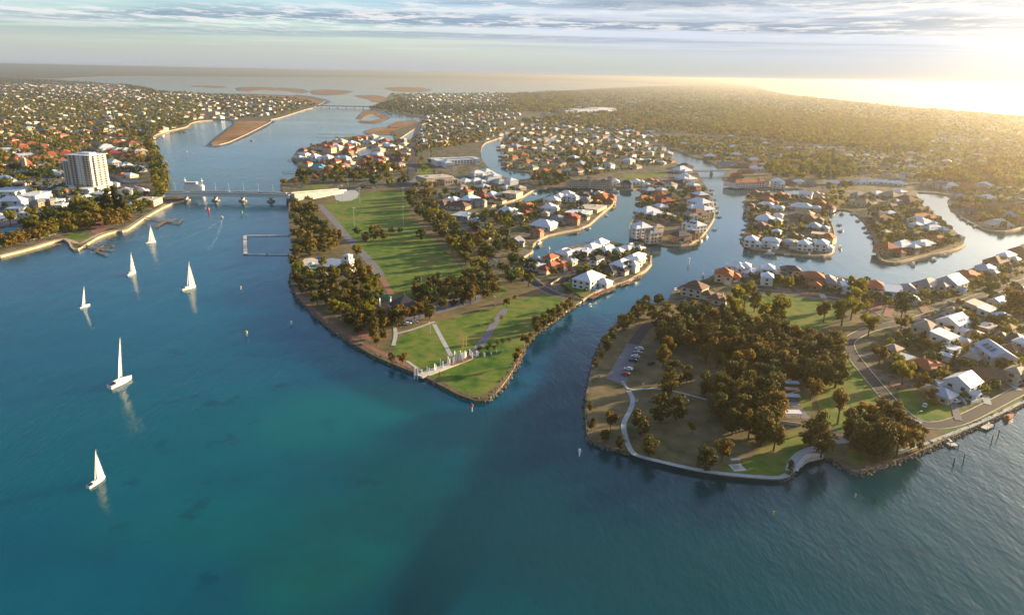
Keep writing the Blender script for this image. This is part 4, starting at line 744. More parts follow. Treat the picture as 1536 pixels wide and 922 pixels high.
def make_house(h, label, group, detail):
    rnd = random.Random(int(h['x'] * 31 + h['y'] * 7))
    root = thing('house', label, 'house', h['p'], h['rz'], group)
    wall, roof = MB(), MB(); tops = []; bl = blocks_of(h, rnd)
    for i, (cx, cy_, w, d, st, typ) in enumerate(bl):
        hh = st * 2.9 + 0.25 + 0.004 * i; wall.box((cx, cy_, hh / 2 - .1), (w, d, hh + .2), bottom=False)
        dz = 0.003 + 0.01 * i
        if typ == 'flat':
            roof.box((cx, cy_, hh + dz + .17), (w + .9, d + .9, .34)); top = hh + .36
            if detail and w > 9: roof.box((cx + w * .2, cy_ - d * .1, hh + .9), (2.2, 1.8, 1.0))
        elif typ == 'skillion':
            a, b_ = w / 2 + .5, d / 2 + .5; z0, z1 = hh + dz + .02, hh + dz + d * .18
            pts = [(-a, -b_, z0), (a, -b_, z0), (a, b_, z1), (-a, b_, z1)]
            roof.idx([(cx + x, cy_ + y, z) for x, y, z in pts] + [(cx + x, cy_ + y, z + .2) for x, y, z in pts], [(3, 2, 1, 0), (4, 5, 6, 7), (0, 1, 5, 4), (1, 2, 6, 5), (2, 3, 7, 6), (3, 0, 4, 7)])
            wall.idx([(cx - w / 2, cy_ - d / 2, hh), (cx + w / 2, cy_ - d / 2, hh), (cx + w / 2, cy_ + d / 2, hh), (cx - w / 2, cy_ + d / 2, hh), (cx - w / 2, cy_ + d / 2, hh + d * .165), (cx + w / 2, cy_ + d / 2, hh + d * .165)], [(0, 3, 4), (1, 5, 2), (3, 2, 5, 4)]); top = z1
        else: top = roof.hip(cx, cy_, w, d, hh + dz, .50 + .12 * rnd.random(), .6, typ == 'gable')
        tops.append(top)
    wall.build('wall', WALL[h['wall']], root); ro = roof.build('roof', ROOF[h['col']], root)
    if detail >= 1:
        cl = (CAM - h['p']); cl = Matrix.Rotation(-h['rz'], 3, 'Z') @ cl
        for i, (cx, cy_, w, d, st, typ) in enumerate(bl):
            for (nx, ny, ln, off) in ((0, -1, w, d / 2), (0, 1, w, d / 2), (1, 0, d, w / 2), (-1, 0, d, w / 2)):
                if nx * cl.x + ny * cl.y < 0.15 * cl.length * 0.8: continue
                bxc, byc = cx + nx * (off + .02), cy_ + ny * (off + .02)
                if any(j != i and abs(bxc - q[0]) < q[2] / 2 and abs(byc - q[1]) < q[3] / 2 for j, q in enumerate(bl)): continue
                n = max(1, min(3 if detail > 1 else 2, int(ln / 4.2)))
                for s in range(st):
                    for k in range(n):
                        t = (k + .5) / n - .5; ww = min(2.4, ln / n * .55) * rnd.uniform(.8, 1.1); hw = rnd.choice([1.5, 1.7, 2.0])
                        add_window(root, bxc - ny * 0 + (ln * t if ny else 0), byc + (ln * t if nx else 0), s * 2.9 + 1.55, ww, hw, 0 if ny < 0 else (math.pi if ny > 0 else (math.pi / 2 if nx > 0 else -math.pi / 2)))
    ex = h['extra']; cx, cy_, w, d, st, typ = bl[0]; hh = st * 2.9 + .25
    if detail > 1 and not ex and rnd.random() < .45 and typ == 'hip':
        b = MB(); b.box((w * .18, d * .1, hh + 2.0), (.7, .7, 2.6)); b.build('chimney', WALL[h['wall']], ro)
    if 'solar' in ex:
        for k in range(3):
            o = link('solar_panel', US, ro); sh = min(w, d) / 2 + .6; al = w >= d
            pit = .24 if typ == 'flat' else math.atan(.46)
            if al: o.location = (cx - w * .22 + k * w * .2, cy_ - d * .27, hh + .42 + (sh - d * .27) * .5); o.rotation_euler = (pit, 0, 0); o.scale = (w * .15, d * .3, 1)
            else: o.location = (cx - w * .27, cy_ - d * .2 + k * d * .2, hh + .42 + (sh - w * .27) * .5); o.rotation_euler = (0, -pit, 0); o.scale = (w * .3, d * .15, 1)
    if 'dorm' in ex:
        for k in (-1, 1):
            b = MB(); b.tube((k * w * .14, -d * .12, hh + 1.3), (k * w * .14, -d * .42, hh + 1.3), 1.4, n=14); b.build('dormer', ROOF['dark'], ro)
    if 'round' in ex:
        b = MB(); b.tube((w / 2, 0, 0), (w / 2, 0, hh), d * .46, n=20); b.build('round_bay', WALL['white'], root)
        b = MB(); b.tube((w / 2, 0, hh + .01), (w / 2, 0, hh + .4), d * .52, n=20); b.build('round_roof', ROOF['white'], root)
        for s in range(1, st):
            b = MB(); b.tube((w / 2, 0, s * 2.9), (w / 2, 0, s * 2.9 + .25), d * .56, n=20); b.build('balcony', M_WHITE, root)
    if 'dome' in ex:
        b = MB(); r = min(w, d) * .42; prev = None; n = 18
        rings = [(r * math.cos(t), r * .42 * math.sin(t)) for t in (0, .4, .8, 1.15, 1.45)]
        vs = [(cx + rr * math.cos(2 * math.pi * i / n), cy_ - d * .25 + rr * math.sin(2 * math.pi * i / n), hh + 1.5 + zz) for rr, zz in rings for i in range(n)]
        fs = [(k * n + i, k * n + (i + 1) % n, (k + 1) * n + (i + 1) % n, (k + 1) * n + i) for k in range(4) for i in range(n)] + [tuple(range(4 * n, 5 * n))]
        b.idx(vs, fs); b.tube((cx, cy_ - d * .25, hh - .5), (cx, cy_ - d * .25, hh + 1.5), r * .98, n=18); b.build('dome', ROOF['blue-grey'], root)
    if 'balcony' in ex:
        for s in range(1, st):
            b = MB(); b.box((cx, cy_ - d / 2 - .9, s * 2.9), (w * .8, 1.8, .2)); b.box((cx, cy_ - d / 2 - 1.75, s * 2.9 + .6), (w * .8, .06, 1.0)); b.build('balcony', M_WHITE, root)
        b = MB(); b.box((w * .1, -d / 2 - .04, 1.3), (w * .35, .08, 2.4)); b.build('garage_door', M_FRAME, root)
    elif detail > 1 and typ != 'flat':
        b = MB(); q = bl[-1]; b.box((q[0], q[1] - q[3] / 2 - .05, 1.15), (min(4.8, q[2] * .7), .1, 2.3)); b.build('garage_door', M_FRAME, root)
    return root
NHOUSE = 298
ind, rest = H[:NHOUSE], H[NHOUSE:]
byk = {}
for h in ind: byk.setdefault((h['zone'], h['col'], min(h['st'], 3) > 1), []).append(h)
for (z, c, tall), hs in byk.items():
    hs.sort(key=lambda h: h['x'])
    kind = 'flat-roofed building' if z == 'town' else 'house'
    for i, h in enumerate(hs):
        if h['custom']: h['label'] = h['custom']; continue
        sz = 'two-storey ' if tall else 'low '
        words_ = ZONE[z][0]
        if len(hs) == 1: lab = f'the only {sz}{c}-roofed house {words_}'
        else: lab = f'{sz}{c}-roofed house {words_}, {ordw(i)} from left'
        h['label'] = lab
for h in ind: make_house(h, h['label'], 'houses ' + ZONE[h['zone']][0], 2 if (h['px'] >= 20 and h['exp']) else (1 if h['px'] >= 12 else 0))
# the rest of the far suburbs reads as one mass
mats = list(ROOF.values()) + list(WALL.values()); rk = {k: i for i, k in enumerate(ROOF)}; wk = {k: i + len(ROOF) for i, k in enumerate(WALL)}
b = MB()
for h in rest:
    t = MB(); hh = h['st'] * 2.9 + .3
    t.mi = wk[h['wall']]; t.box((0, 0, hh / 2), (h['w'], h['d'], hh), top=False, bottom=False)
    t.mi = rk[h['col']]; t.hip(0, 0, h['w'], h['d'], hh + .003, .45, .6)
    co, si = math.cos(h['rz']), math.sin(h['rz']); p = h['p']
    k = len(b.v); b.v += [(p.x + x * co - y * si, p.y + x * si + y * co, p.z + z) for x, y, z in t.v]; b.f += [tuple(k + i for i in f) for f in t.f]; b.m += t.m
tag(b.build('distant_houses', mats), kind='stuff')
for h in rest: BOXES.append((h['p'].x, h['p'].y, h['w'] * .4))

# ------------------------------------------------------------------ trees
def leaf_cloud(clumps, n_each, size, rnd, flat=0.0):
    """many leaf-sprays spread through clumps (x, y, z, r); returns vertices and faces"""
    V = []; Fc = []
    for (cx, cy_, cz, r) in clumps:
        for _ in range(n_each):
            while True:
                p = Vector((rnd.uniform(-1, 1), rnd.uniform(-1, 1), rnd.uniform(-1, 1)))
                if .25 < p.length < 1: break
            nn = (p.normalized() + Vector((rnd.gauss(0, .45), rnd.gauss(0, .45), rnd.gauss(.15, .45)))).normalized()
            a = nn.orthogonal().normalized(); a.rotate(Matrix.Rotation(rnd.random() * 6.28, 3, nn)); bq = nn.cross(a)
            s = size * rnd.uniform(.6, 1.25); c = Vector((cx, cy_, cz)) + Vector((p.x * r, p.y * r, p.z * r * .82))
            k = len(V)
            V += [c + a * s, c + bq * s * .75, c - a * s, c - bq * s * .75]; Fc.append((k, k + 1, k + 2, k + 3))
    return V, Fc
def crown_clumps(kind, rnd):
    cl = []
    if kind == 'c':
        for _ in range(30):
            t = rnd.random() * 6.28; u = rnd.random() ** .5; z = rnd.uniform(1.9, 9.0); rr = 3.3 * math.sin(min(1, (z - .6) / 9.2) * math.pi) ** .6
            cl.append((rr * u * math.cos(t), rr * u * math.sin(t), z, rnd.uniform(.9, 1.6)))
    elif kind == 'd':
        for _ in range(28):
            t = rnd.random() * 6.28; u = rnd.random() ** .5; z = rnd.uniform(2.6, 8.8); rr = 3.9 * math.sin(min(1, (z - 1.6) / 8.2) * math.pi) ** .55
            cl.append((rr * u * math.cos(t), rr * u * math.sin(t), z, rnd.uniform(1.0, 1.7)))
    elif kind in 'eo':
        for _ in range(8):
            t = rnd.random() * 6.28; u = rnd.uniform(.35, 1); z = rnd.uniform(4.2, 8.6); lx, ly = 3.0 * u * math.cos(t), 3.0 * u * math.sin(t)
            for _ in range(4): cl.append((lx + rnd.gauss(0, .6), ly + rnd.gauss(0, .6), z + rnd.gauss(0, .7), rnd.uniform(.95, 1.5)))
    elif kind == 'n':
        for i in range(20):
            z = 1.2 + 8.6 * i / 20; t = rnd.random() * 6.28; rr = 1.5 * (1 - z / 11); cl.append((rr * .6 * math.cos(t), rr * .6 * math.sin(t), z, .45 + rr * .55))
    elif kind == 's':
        for _ in range(12):
            t = rnd.random() * 6.28; u = rnd.random() ** .5; cl.append((3.4 * u * math.cos(t), 3.4 * u * math.sin(t), rnd.uniform(1.5, 6.0), rnd.uniform(1.3, 2.2)))
    return cl
def make_proto(kind, seed):
    rnd = random.Random(seed)
    tb = MB()
    if kind == 'p':
        tb.tube((0, 0, 0), (.25, 0, 8.0), .28, .2, 7); V = []; Fc = []
        for i in range(26):
            t = i * 2.4 + rnd.random() * .4; rise = rnd.uniform(-.35, .9); L_ = rnd.uniform(2.2, 3.0); prev = None
            for s in range(5):
                f = s / 4; r = L_ * f; z = 8.0 + rise * L_ * f * 1.0 - 1.5 * f * f * L_ * .6; wv = .38 * (1 - abs(f - .45)) + .05
                c = Vector((.25 + r * math.cos(t), r * math.sin(t), z)); sd = Vector((-math.sin(t), math.cos(t), 0)) * wv
                k = len(V); V += [c + sd, c - sd]
                if s: Fc.append((k - 2, k - 1, k + 1, k))
    else:
        cl = crown_clumps(kind, rnd)
        n_each, sz = {'c': (38, .42), 'd': (40, .45), 'e': (46, .42), 'o': (42, .44), 'n': (40, .34), 's': (50, .6)}[kind]
        V, Fc = leaf_cloud(cl, n_each, sz, rnd)
        th = {'c': 4.5, 'd': 4.5, 'e': 5.5, 'o': 5, 'n': 8, 's': 2}[kind]
        lean = rnd.uniform(-.4, .4)
        tb.tube((0, 0, -.3), (lean, 0, th), .32, .18, 7)
        for (x, y, z, r) in rnd.sample(cl, min(7, len(cl))):
            if z > th * .6: tb.tube((lean * .6, 0, th * .6), (x * .85, y * .85, z), .15, .05, 5)
    crown = bpy.data.meshes.new('crown'); crown.from_pydata([tuple(v) for v in V], [], Fc)
    trunk = bpy.data.meshes.new('trunk'); trunk.from_pydata(tb.v, [], tb.f); trunk.materials.append(M_BARK)
    return trunk, crown
PROTO = {}
for kd in 'cdeonsp':
    PROTO[kd] = []
    for sd in range(2 if kd in 'nsp' else 5):
        tr, cr = make_proto(kd, sd * 13 + ord(kd)); cr.materials.append(LEAF['d' if kd == 's' else kd]); PROTO[kd].append((tr, cr))
T = []
TZONE = {'grove': 'in the wooded park', 'edge': 'on the wooded park channel edge', 'meadow': 'in the meadow beside the winding path', 'rightpt': 'by the beach cove', 'green': 'round the lawn behind the wooded park', 'street': 'in the corner streets by the river road',
         'west': 'in the shore thicket', 'belt': 'in the belt behind the long lawn', 'lawn': 'standing alone on the long lawn', 'rows': 'in the rows above the memorial lawn', 'point': 'near the memorial columns', 'chan': 'on the memorial lawn channel bank',
         'town': 'behind the town foreshore', 'fore': 'in the town foreshore front row', 'shore': 'on the shore beyond the bridge', 'bridge': 'by the far end of the bridge', 'tipg': 'in the gardens of the inner canal tip', 'canal': 'among the canal houses', 'far': 'in the far suburbs'}
def tree(zone, x, y, hpx, kind='c', wide=1.0):
    p = G(x, y, LAND); T.append(dict(zone=zone, x=x, y=y, p=p, h=hpx * mpp(p) * 1.04, px=hpx, kind=kind, wide=wide, exp=True))
def grove(zone, poly, n, hm, kinds, rx=4.5, ry=6.0, wide=1.0, avoid=True, edge=0.0):
    for x, y in scatter(poly, n, rx, ry * .45, edge=edge):
        p = G(x, y, LAND)
        if zone == 'grove' and 1166 < x < 1208 and 586 < y < 672: continue        # the shelter stands in a gap
        if avoid and (on_road(p, 1.0) or not free(p, 1.0)): continue
        hh = random.uniform(*hm); T.append(dict(zone=zone, x=x, y=y, p=p, h=hh, px=hh / mpp(p), kind=random.choice(kinds), wide=wide * random.uniform(.9, 1.15), exp=False))
for a in [('edge', 987, 459, 21, 'd', .9), ('edge', 961, 474, 25, 'c'), ('edge', 970, 464, 23, 'c'), ('edge', 952, 479, 24, 'c'), ('edge', 976, 479, 25, 'c'), ('edge', 934, 498, 27, 'c', 1.05), ('edge', 984, 491, 23, 'c'), ('edge', 918, 510, 20, 'c', .8), ('edge', 908, 528, 27, 'c', .8), ('edge', 901, 537, 12, 'c'), ('edge', 894, 551, 15, 'c'), ('edge', 884, 617, 17, 'c', .7), ('edge', 887, 645, 22, 'c', .8), ('edge', 945, 487, 20, 'c'),
          ('meadow', 916, 648, 36, 'o', .65), ('meadow', 907, 663, 20, 'c', 1.1), ('meadow', 931, 673, 22, 'c', 1.0), ('meadow', 960, 654, 42, 'c', .95), ('meadow', 974, 682, 32, 'c', 1.05), ('meadow', 1038, 652, 21, 'e', .8), ('meadow', 990, 633, 46, 'c', .9), ('meadow', 1014, 631, 44, 'c', .9), ('meadow', 1003, 600, 44, 'c', .9), ('meadow', 1008, 578, 40, 'c', .95), ('meadow', 1030, 574, 28, 'c', .8), ('meadow', 1057, 594, 38, 'c', .9), ('meadow', 1058, 706, 38, 'c', 1.05), ('meadow', 1082, 694, 40, 'o', .95), ('meadow', 994, 553, 36, 'o', 1.0), ('meadow', 1075, 552, 28, 'e', .8), ('meadow', 1058, 548, 34, 'o', .7),
          ('rightpt', 1231, 686, 72, 'c', .72), ('rightpt', 1256, 636, 56, 'o', .85), ('rightpt', 1216, 600, 38, 'o', .95), ('rightpt', 1214, 668, 44, 'c', 1.0), ('rightpt', 1185, 708, 20, 'c', .8), ('rightpt', 1160, 676, 46, 'o', .95), ('rightpt', 1143, 669, 42, 'c', 1.0), ('rightpt', 1290, 684, 56, 'c', .85), ('rightpt', 1318, 692, 62, 'c', .85), ('rightpt', 1345, 684, 56, 'o', .9), ('rightpt', 1366, 672, 42, 'c', 1.0), ('rightpt', 1302, 652, 50, 'o', .85), ('rightpt', 1332, 650, 52, 'c', .9), ('rightpt', 1379, 674, 24, 'c', .8), ('rightpt', 1318, 625, 30, 'o', .7), ('rightpt', 1272, 660, 50, 'c', .8), ('rightpt', 1356, 662, 40, 'c', .9),
          ('green', 1116, 463, 43, 'e', .75), ('green', 1131, 468, 30, 'c', .9), ('green', 1098, 485, 53, 'e', .75), ('green', 1086, 487, 32, 'c'), ('green', 1165, 489, 48, 'e', .75), ('green', 1147, 484, 34, 'e', .9), ('green', 1042, 480, 32, 'o', .95), ('green', 1059, 480, 30, 'c', .9), ('green', 1001, 472, 19, 'e'), ('green', 1152, 446, 10, 'e', 1.1), ('green', 1180, 440, 26, 'e', .9), ('green', 1235, 483, 34, 'o', .8), ('green', 1262, 489, 46, 'e', .85), ('green', 1276, 480, 46, 'e', .85), ('green', 1284, 458, 43, 'e', .9), ('green', 1300, 468, 22, 'o'), ('green', 1302, 505, 36, 'e', 1.0), ('green', 1254, 532, 36, 'e', .8), ('green', 1110, 490, 26, 'o', .9), ('green', 1196, 428, 18, 'd'), ('green', 1180, 432, 20, 'd'),
          ('street', 1317, 553, 36, 'o', 1.0), ('street', 1353, 577, 38, 'e', 1.0), ('street', 1352, 476, 42, 'd', .85), ('street', 1336, 461, 14, 'e'), ('street', 1350, 498, 26, 'o', .9), ('street', 1428, 552, 28, 'n', 1.2), ('street', 1412, 577, 24, 'e', .9), ('street', 1384, 582, 22, 'o', 1.0), ('street', 1518, 474, 44, 'o', 1.0), ('street', 1484, 448, 28, 'd', 1.0), ('street', 1458, 496, 22, 'd', 1.1), ('street', 1438, 462, 16, 'o'), ('street', 1414, 471, 12, 'e', 1.1), ('street', 1365, 488, 14, 'e'), ('street', 1398, 476, 10, 'e'), ('street', 1301, 492, 8, 'd'), ('street', 1445, 425, 12, 'n'), ('street', 1440, 428, 11, 'n'), ('street', 1454, 430, 12, 'e'), ('street', 1470, 425, 14, 'd'), ('street', 1500, 412, 12, 'd'), ('street', 1505, 430, 16, 'd'), ('street', 1520, 440, 18, 'd'), ('street', 1530, 480, 30, 'd'), ('street', 1500, 498, 16, 'e'), ('street', 1399, 528, 18, 'e'), ('street', 1440, 550, 14, 'e'), ('street', 1398, 600, 18, 'c'), ('street', 1372, 560, 16, 'o'), ('street', 1465, 515, 14, 'd'), ('street', 1268, 428, 12, 'n'), ('street', 1298, 428, 14, 'p'), ('street', 1352, 440, 12, 'e'), ('street', 1235, 424, 10, 'n'),
          ('west', 452, 322, 12, 'd', 1.0), ('west', 473, 321, 11, 'd', 1.1), ('west', 489, 340, 10, 'o', 1.1), ('west', 508, 368, 24, 'o', .9), ('west', 536, 392, 26, 'e', 1.0), ('west', 485, 404, 22, 'e', .6), ('west', 553, 452, 28, 'e', 1.0), ('west', 560, 438, 26, 'e', 1.0), ('west', 545, 425, 26, 'e', 1.0), ('west', 503, 424, 22, 'o', .8), ('west', 500, 462, 20, 'o', 1.0), ('west', 525, 458, 24, 'o', 1.0), ('west', 497, 380, 22, 'e', 1.0), ('west', 571, 448, 16, 'e'), ('west', 438, 300, 10, 'c'), ('west', 443, 311, 14, 'c'),
          ('lawn', 536, 354, 14, 'd', 1.1), ('lawn', 549, 363, 15, 'c', 1.1), ('lawn', 560, 360, 22, 'c', 1.0), ('lawn', 576, 360, 16, 'c', 1.1), ('lawn', 587, 352, 12, 'd', 1.1), ('lawn', 600, 351, 11, 'd', 1.1), ('lawn', 632, 361, 18, 'd', .95), ('lawn', 627, 426, 12, 'd', 1.1), ('lawn', 644, 423, 10, 'd', 1.0), ('lawn', 658, 419, 11, 'd', 1.0), ('lawn', 567, 356, 18, 'c', 1.0),
          ('point', 588, 543, 16, 'c', 1.0), ('point', 604, 545, 18, 'o', 1.1), ('point', 660, 568, 12, 'o', .6), ('point', 775, 549, 26, 'o', 1.0), ('point', 789, 521, 22, 'o', .9), ('point', 719, 528, 11, 's', .9), ('point', 731, 527, 11, 's', .8), ('point', 735, 523, 10, 's', .8), ('point', 741, 526, 9, 's', .8), ('point', 746, 519, 10, 's', .8), ('point', 754, 517, 10, 's', .8), ('point', 764, 515, 9, 's', .8), ('point', 760, 461, 16, 'e', .8), ('point', 772, 453, 12, 'e', .8), ('point', 739, 486, 9, 'e', .8), ('point', 752, 482, 10, 'e', .8),
          ('chan', 804, 500, 28, 'c', .9), ('chan', 815, 493, 24, 'c', .95), ('chan', 826, 487, 26, 'c', .95), ('chan', 836, 480, 26, 'c', .95), ('chan', 847, 472, 22, 'o', 1.0), ('chan', 855, 463, 18, 'c', 1.0),
          ('rows', 565, 520, 18, 'o', .8), ('rows', 576, 512, 18, 'o', .8), ('rows', 560, 508, 16, 'c'), ('town', 165, 322, 36, 'n', 1.4), ('town', 175, 318, 38, 'n', 1.4), ('town', 184, 318, 26, 'n', 1.3), ('town', 155, 318, 26, 'd', .9), ('town', 17, 340, 24, 'e', 1.1), ('town', 190, 300, 16, 'e'), ('town', 208, 318, 20, 'e', 1.1), ('town', 8, 312, 9, 'd', 1.1),
          ('bridge', 427, 278, 10, 'o', 1.3), ('bridge', 442, 276, 9, 'o', 1.2), ('bridge', 506, 266, 20, 'e', 1.0), ('bridge', 492, 268, 14, 'o', .8), ('bridge', 530, 272, 16, 'e', 1.1), ('bridge', 548, 270, 14, 'e', 1.0), ('bridge', 560, 280, 14, 'd', 1.1), ('bridge', 585, 280, 14, 'e', 1.1), ('bridge', 555, 255, 18, 'e', 1.0), ('bridge', 578, 262, 18, 'e', 1.1), ('bridge', 607, 276, 14, 'd', 1.1), ('bridge', 570, 258, 16, 'd', 1.1), ('bridge', 590, 258, 16, 'o', 1.0), ('bridge', 450, 268, 16, 'c'), ('bridge', 462, 268, 14, 'd'), ('bridge', 545, 284, 8, 'd', 1.1), ('bridge', 461, 301, 7, 'c', 1.2)]:
    tree(*a)
grove('grove', [(985, 512), (1000, 482), (1060, 490), (1110, 500), (1180, 508), (1250, 528), (1262, 555), (1250, 590), (1205, 585), (1180, 640), (1190, 660), (1130, 668), (1085, 652), (1065, 618), (1080, 590), (1105, 565), (1080, 548), (1040, 532), (1000, 535)], 82, (11.5, 16), 'ccccod', rx=5.2, ry=10, wide=.95)
grove('rightpt', [(1275, 690), (1262, 660), (1290, 640), (1325, 635), (1375, 660), (1372, 675), (1325, 693)], 8, (9, 13), 'cco', rx=6, ry=10)
grove('west', [(441, 312), (470, 318), (476, 338), (505, 366), (500, 380), (470, 384), (442, 390), (443, 350)], 46, (8, 13), 'cccod', rx=5.0, ry=9)
grove('west', [(440, 392), (452, 392), (455, 408), (480, 415), (505, 410), (545, 408), (562, 430), (560, 460), (555, 486), (515, 488), (478, 462), (450, 438), (442, 425)], 50, (8, 13), 'cceodc', rx=5.0, ry=9)
grove('west', [(520, 484), (590, 478), (600, 492), (570, 510), (530, 500)], 16, (8, 12), 'oc', rx=4.5, ry=8)
grove('rows', [(622, 440), (690, 424), (735, 412), (748, 420), (745, 436), (700, 446), (640, 462), (622, 458)], 36, (8, 12), 'cccd', rx=4.5, ry=8, avoid=False)
grove('rows', [(590, 502), (605, 490), (640, 482), (665, 470), (720, 455), (748, 448), (745, 440), (690, 452), (630, 470), (590, 484)], 30, (8, 11), 'oocc', rx=4.2, ry=7)
grove('belt', [(612, 296), (634, 294), (645, 312), (670, 330), (700, 356), (738, 384), (735, 402), (715, 412), (692, 396), (662, 362), (640, 340), (618, 320)], 56, (9, 14), 'eeedcc', rx=4.6, ry=9)
grove('belt', [(712, 322), (750, 328), (775, 345), (770, 366), (780, 380), (770, 395), (745, 385), (720, 365), (705, 345)], 24, (8, 13), 'eddc', rx=5, ry=9)
grove('belt', [(748, 392), (790, 396), (800, 415), (795, 432), (760, 425), (745, 405)], 14, (8, 12), 'cde', rx=5, ry=9)
grove('belt', [(618, 268), (640, 274), (660, 288), (690, 292), (650, 300), (620, 294)], 14, (7, 11), 'edo', rx=5, ry=9)
grove('belt', [(606, 236), (625, 222), (650, 226), (648, 262), (674, 268), (690, 282), (676, 286), (640, 260), (610, 262)], 32, (7, 12), 'end', rx=5, ry=9)
grove('belt', [(640, 216), (690, 210), (720, 202), (760, 190), (800, 178), (800, 182), (764, 197), (720, 212), (692, 222), (650, 226)], 60, (8, 12), 'eeo', rx=6, ry=10)
grove('canal', [(797, 263), (850, 266), (860, 274), (850, 281), (812, 282), (800, 276)], 26, (7, 12), 'ddc', rx=5, ry=9)
grove('canal', [(840, 232), (870, 234), (905, 250), (910, 258), (880, 264), (870, 246), (845, 245)], 34, (7, 11), 'edd', rx=5, ry=9)
grove('tipg', [(800, 400), (880, 380), (960, 372), (970, 388), (968, 398), (905, 425), (870, 415), (830, 415)], 100, (3.5, 8), 'ppdde', rx=2.6, ry=5)
grove('tipg', [(845, 422), (858, 420), (880, 436), (885, 443)], 6, (3, 4), 'd', rx=3, ry=5)
grove('canal', [(800, 350), (850, 338), (895, 316), (915, 300), (905, 290), (860, 290), (800, 306), (745, 318), (745, 332), (790, 345)], 200, (3.5, 8), 'pddee', rx=2.8, ry=5, edge=2)
grove('canal', [(670, 300), (740, 305), (780, 290), (780, 284), (700, 284)], 70, (3.5, 7), 'pdd', rx=3, ry=7, edge=2)
grove('canal', [(965, 300), (970, 285), (1055, 280), (1064, 325), (1040, 350), (1000, 330), (960, 335)], 170, (3.5, 7.5), 'ddpe', rx=2.6, ry=5, edge=2)
grove('canal', [(1122, 296), (1240, 298), (1246, 372), (1200, 376), (1125, 366)], 220, (3.5, 7.5), 'ddpe', rx=2.6, ry=5, edge=3)
grove('canal', [(1290, 295), (1372, 300), (1410, 336), (1438, 366), (1400, 376), (1325, 384), (1312, 352)], 280, (3.5, 8), 'dded', rx=2.6, ry=5, edge=3)
grove('canal', [(1240, 275), (1275, 278), (1278, 312), (1245, 314), (1235, 300)], 22, (5, 9), 'ede', rx=4, ry=7)
grove('canal', [(1430, 286), (1536, 290), (1536, 335), (1500, 345), (1440, 318)], 220, (4, 9), 'dde', rx=2.8, ry=5, edge=2)
grove('street', [(1090, 415), (1200, 414), (1300, 436), (1360, 440), (1400, 440), (1500, 405), (1536, 395), (1536, 412), (1400, 462), (1300, 455), (1200, 436)], 140, (3, 7), 'dde', rx=2.6, ry=5, edge=4)
grove('street', [(1330, 510), (1400, 478), (1536, 430), (1536, 570), (1460, 600), (1400, 610), (1340, 565)], 180, (3, 7.5), 'dedeo', rx=2.6, ry=5)
grove('fore', [(0, 378), (45, 366), (90, 352), (150, 338), (152, 330), (90, 342), (40, 354), (0, 364)], 26, (8, 11), 'o', rx=5, ry=8)
grove('fore', [(160, 345), (195, 338), (190, 326), (165, 330)], 8, (9, 13), 'o', rx=5, ry=8)
grove('town', [(38, 350), (50, 328), (95, 318), (120, 308), (148, 318), (150, 332), (100, 340), (60, 350)], 34, (11, 16), 'eeed', rx=5.5, ry=9)
grove('town', [(0, 300), (60, 270), (150, 290), (230, 290), (220, 315), (150, 320)], 40, (5, 10), 'ede', rx=6, ry=10)
grove('town', [(44, 262), (75, 258), (80, 268), (50, 270)], 14, (10, 14), 'dd', rx=5, ry=9)
grove('shore', [(222, 214), (232, 214), (243, 250), (250, 272), (251, 296), (236, 298), (232, 270), (222, 240)], 60, (11, 17), 'edec', rx=4.5, ry=8, avoid=False)
grove('shore', [(196, 250), (214, 255), (210, 264), (198, 262)], 8, (9, 13), 'de', rx=4.5, ry=8)
grove('far', [(225, 208), (238, 199), (263, 193), (282, 189), (284, 182), (262, 182), (225, 196), (210, 208)], 120, (9, 15), 'eedc', rx=5, ry=9)
grove('far', [(-20, 300), (-20, 205), (220, 205), (232, 240), (200, 262), (60, 262)], 800, (5, 11), 'edeee', rx=5, ry=9)
grove('far', [(-20, 205), (-20, 150), (300, 150), (300, 178), (225, 205)], 2100, (6, 12), 'edeee', rx=7, ry=12)
grove('far', [(-60, 150), (-60, 117), (78, 121), (190, 128), (240, 138), (460, 150), (474, 158), (410, 176), (350, 180), (300, 150)], 3300, (7, 13), 'ededc', rx=9, ry=20)
grove('far', [(188, 128), (235, 137), (262, 142), (230, 143), (190, 134)], 150, (9, 14), 'edd', rx=7, ry=16)
grove('far', [(600, 212), (640, 180), (780, 140), (780, 175), (690, 215), (620, 232)], 560, (5, 8), 'dec', rx=6, ry=12)
grove('far', [(553, 163), (600, 150), (640, 160), (770, 160), (775, 166), (645, 176), (610, 172)], 420, (9, 13), 'cdd', rx=7, ry=14)
grove('far', [(585, 142), (700, 140), (840, 137), (860, 152), (700, 158), (600, 155)], 420, (8, 12), 'dec', rx=9, ry=22)
grove('far', [(585, 190), (620, 183), (626, 188), (617, 192), (590, 192)], 0, (6, 8), 'c')
grove('far', [(756, 262), (752, 212), (800, 184), (960, 190), (1005, 225), (1008, 245), (940, 258), (820, 268)], 560, (4, 8), 'ded', rx=5, ry=8, edge=2)
grove('far', [(775, 185), (860, 172), (940, 168), (1100, 190), (1110, 208), (960, 198), (800, 186)], 1300, (9, 14), 'eedo', rx=6.5, ry=11)
grove('far', [(965, 207), (1120, 210), (1250, 228), (1255, 265), (1100, 250), (1040, 232)], 700, (5, 10), 'eed', rx=5, ry=9, edge=2)
grove('far', [(1060, 196), (1110, 162), (1400, 190), (1390, 232), (1240, 222), (1120, 208)], 1900, (11, 18), 'eeo', rx=6, ry=9)
grove('far', [(1150, 258), (1180, 238), (1260, 240), (1290, 262), (1240, 272), (1160, 268)], 170, (10, 16), 'eed', rx=6.5, ry=12)
grove('far', [(1240, 268), (1240, 225), (1540, 215), (1540, 290), (1430, 285), (1350, 268)], 1000, (5, 10), 'eed', rx=6, ry=10)
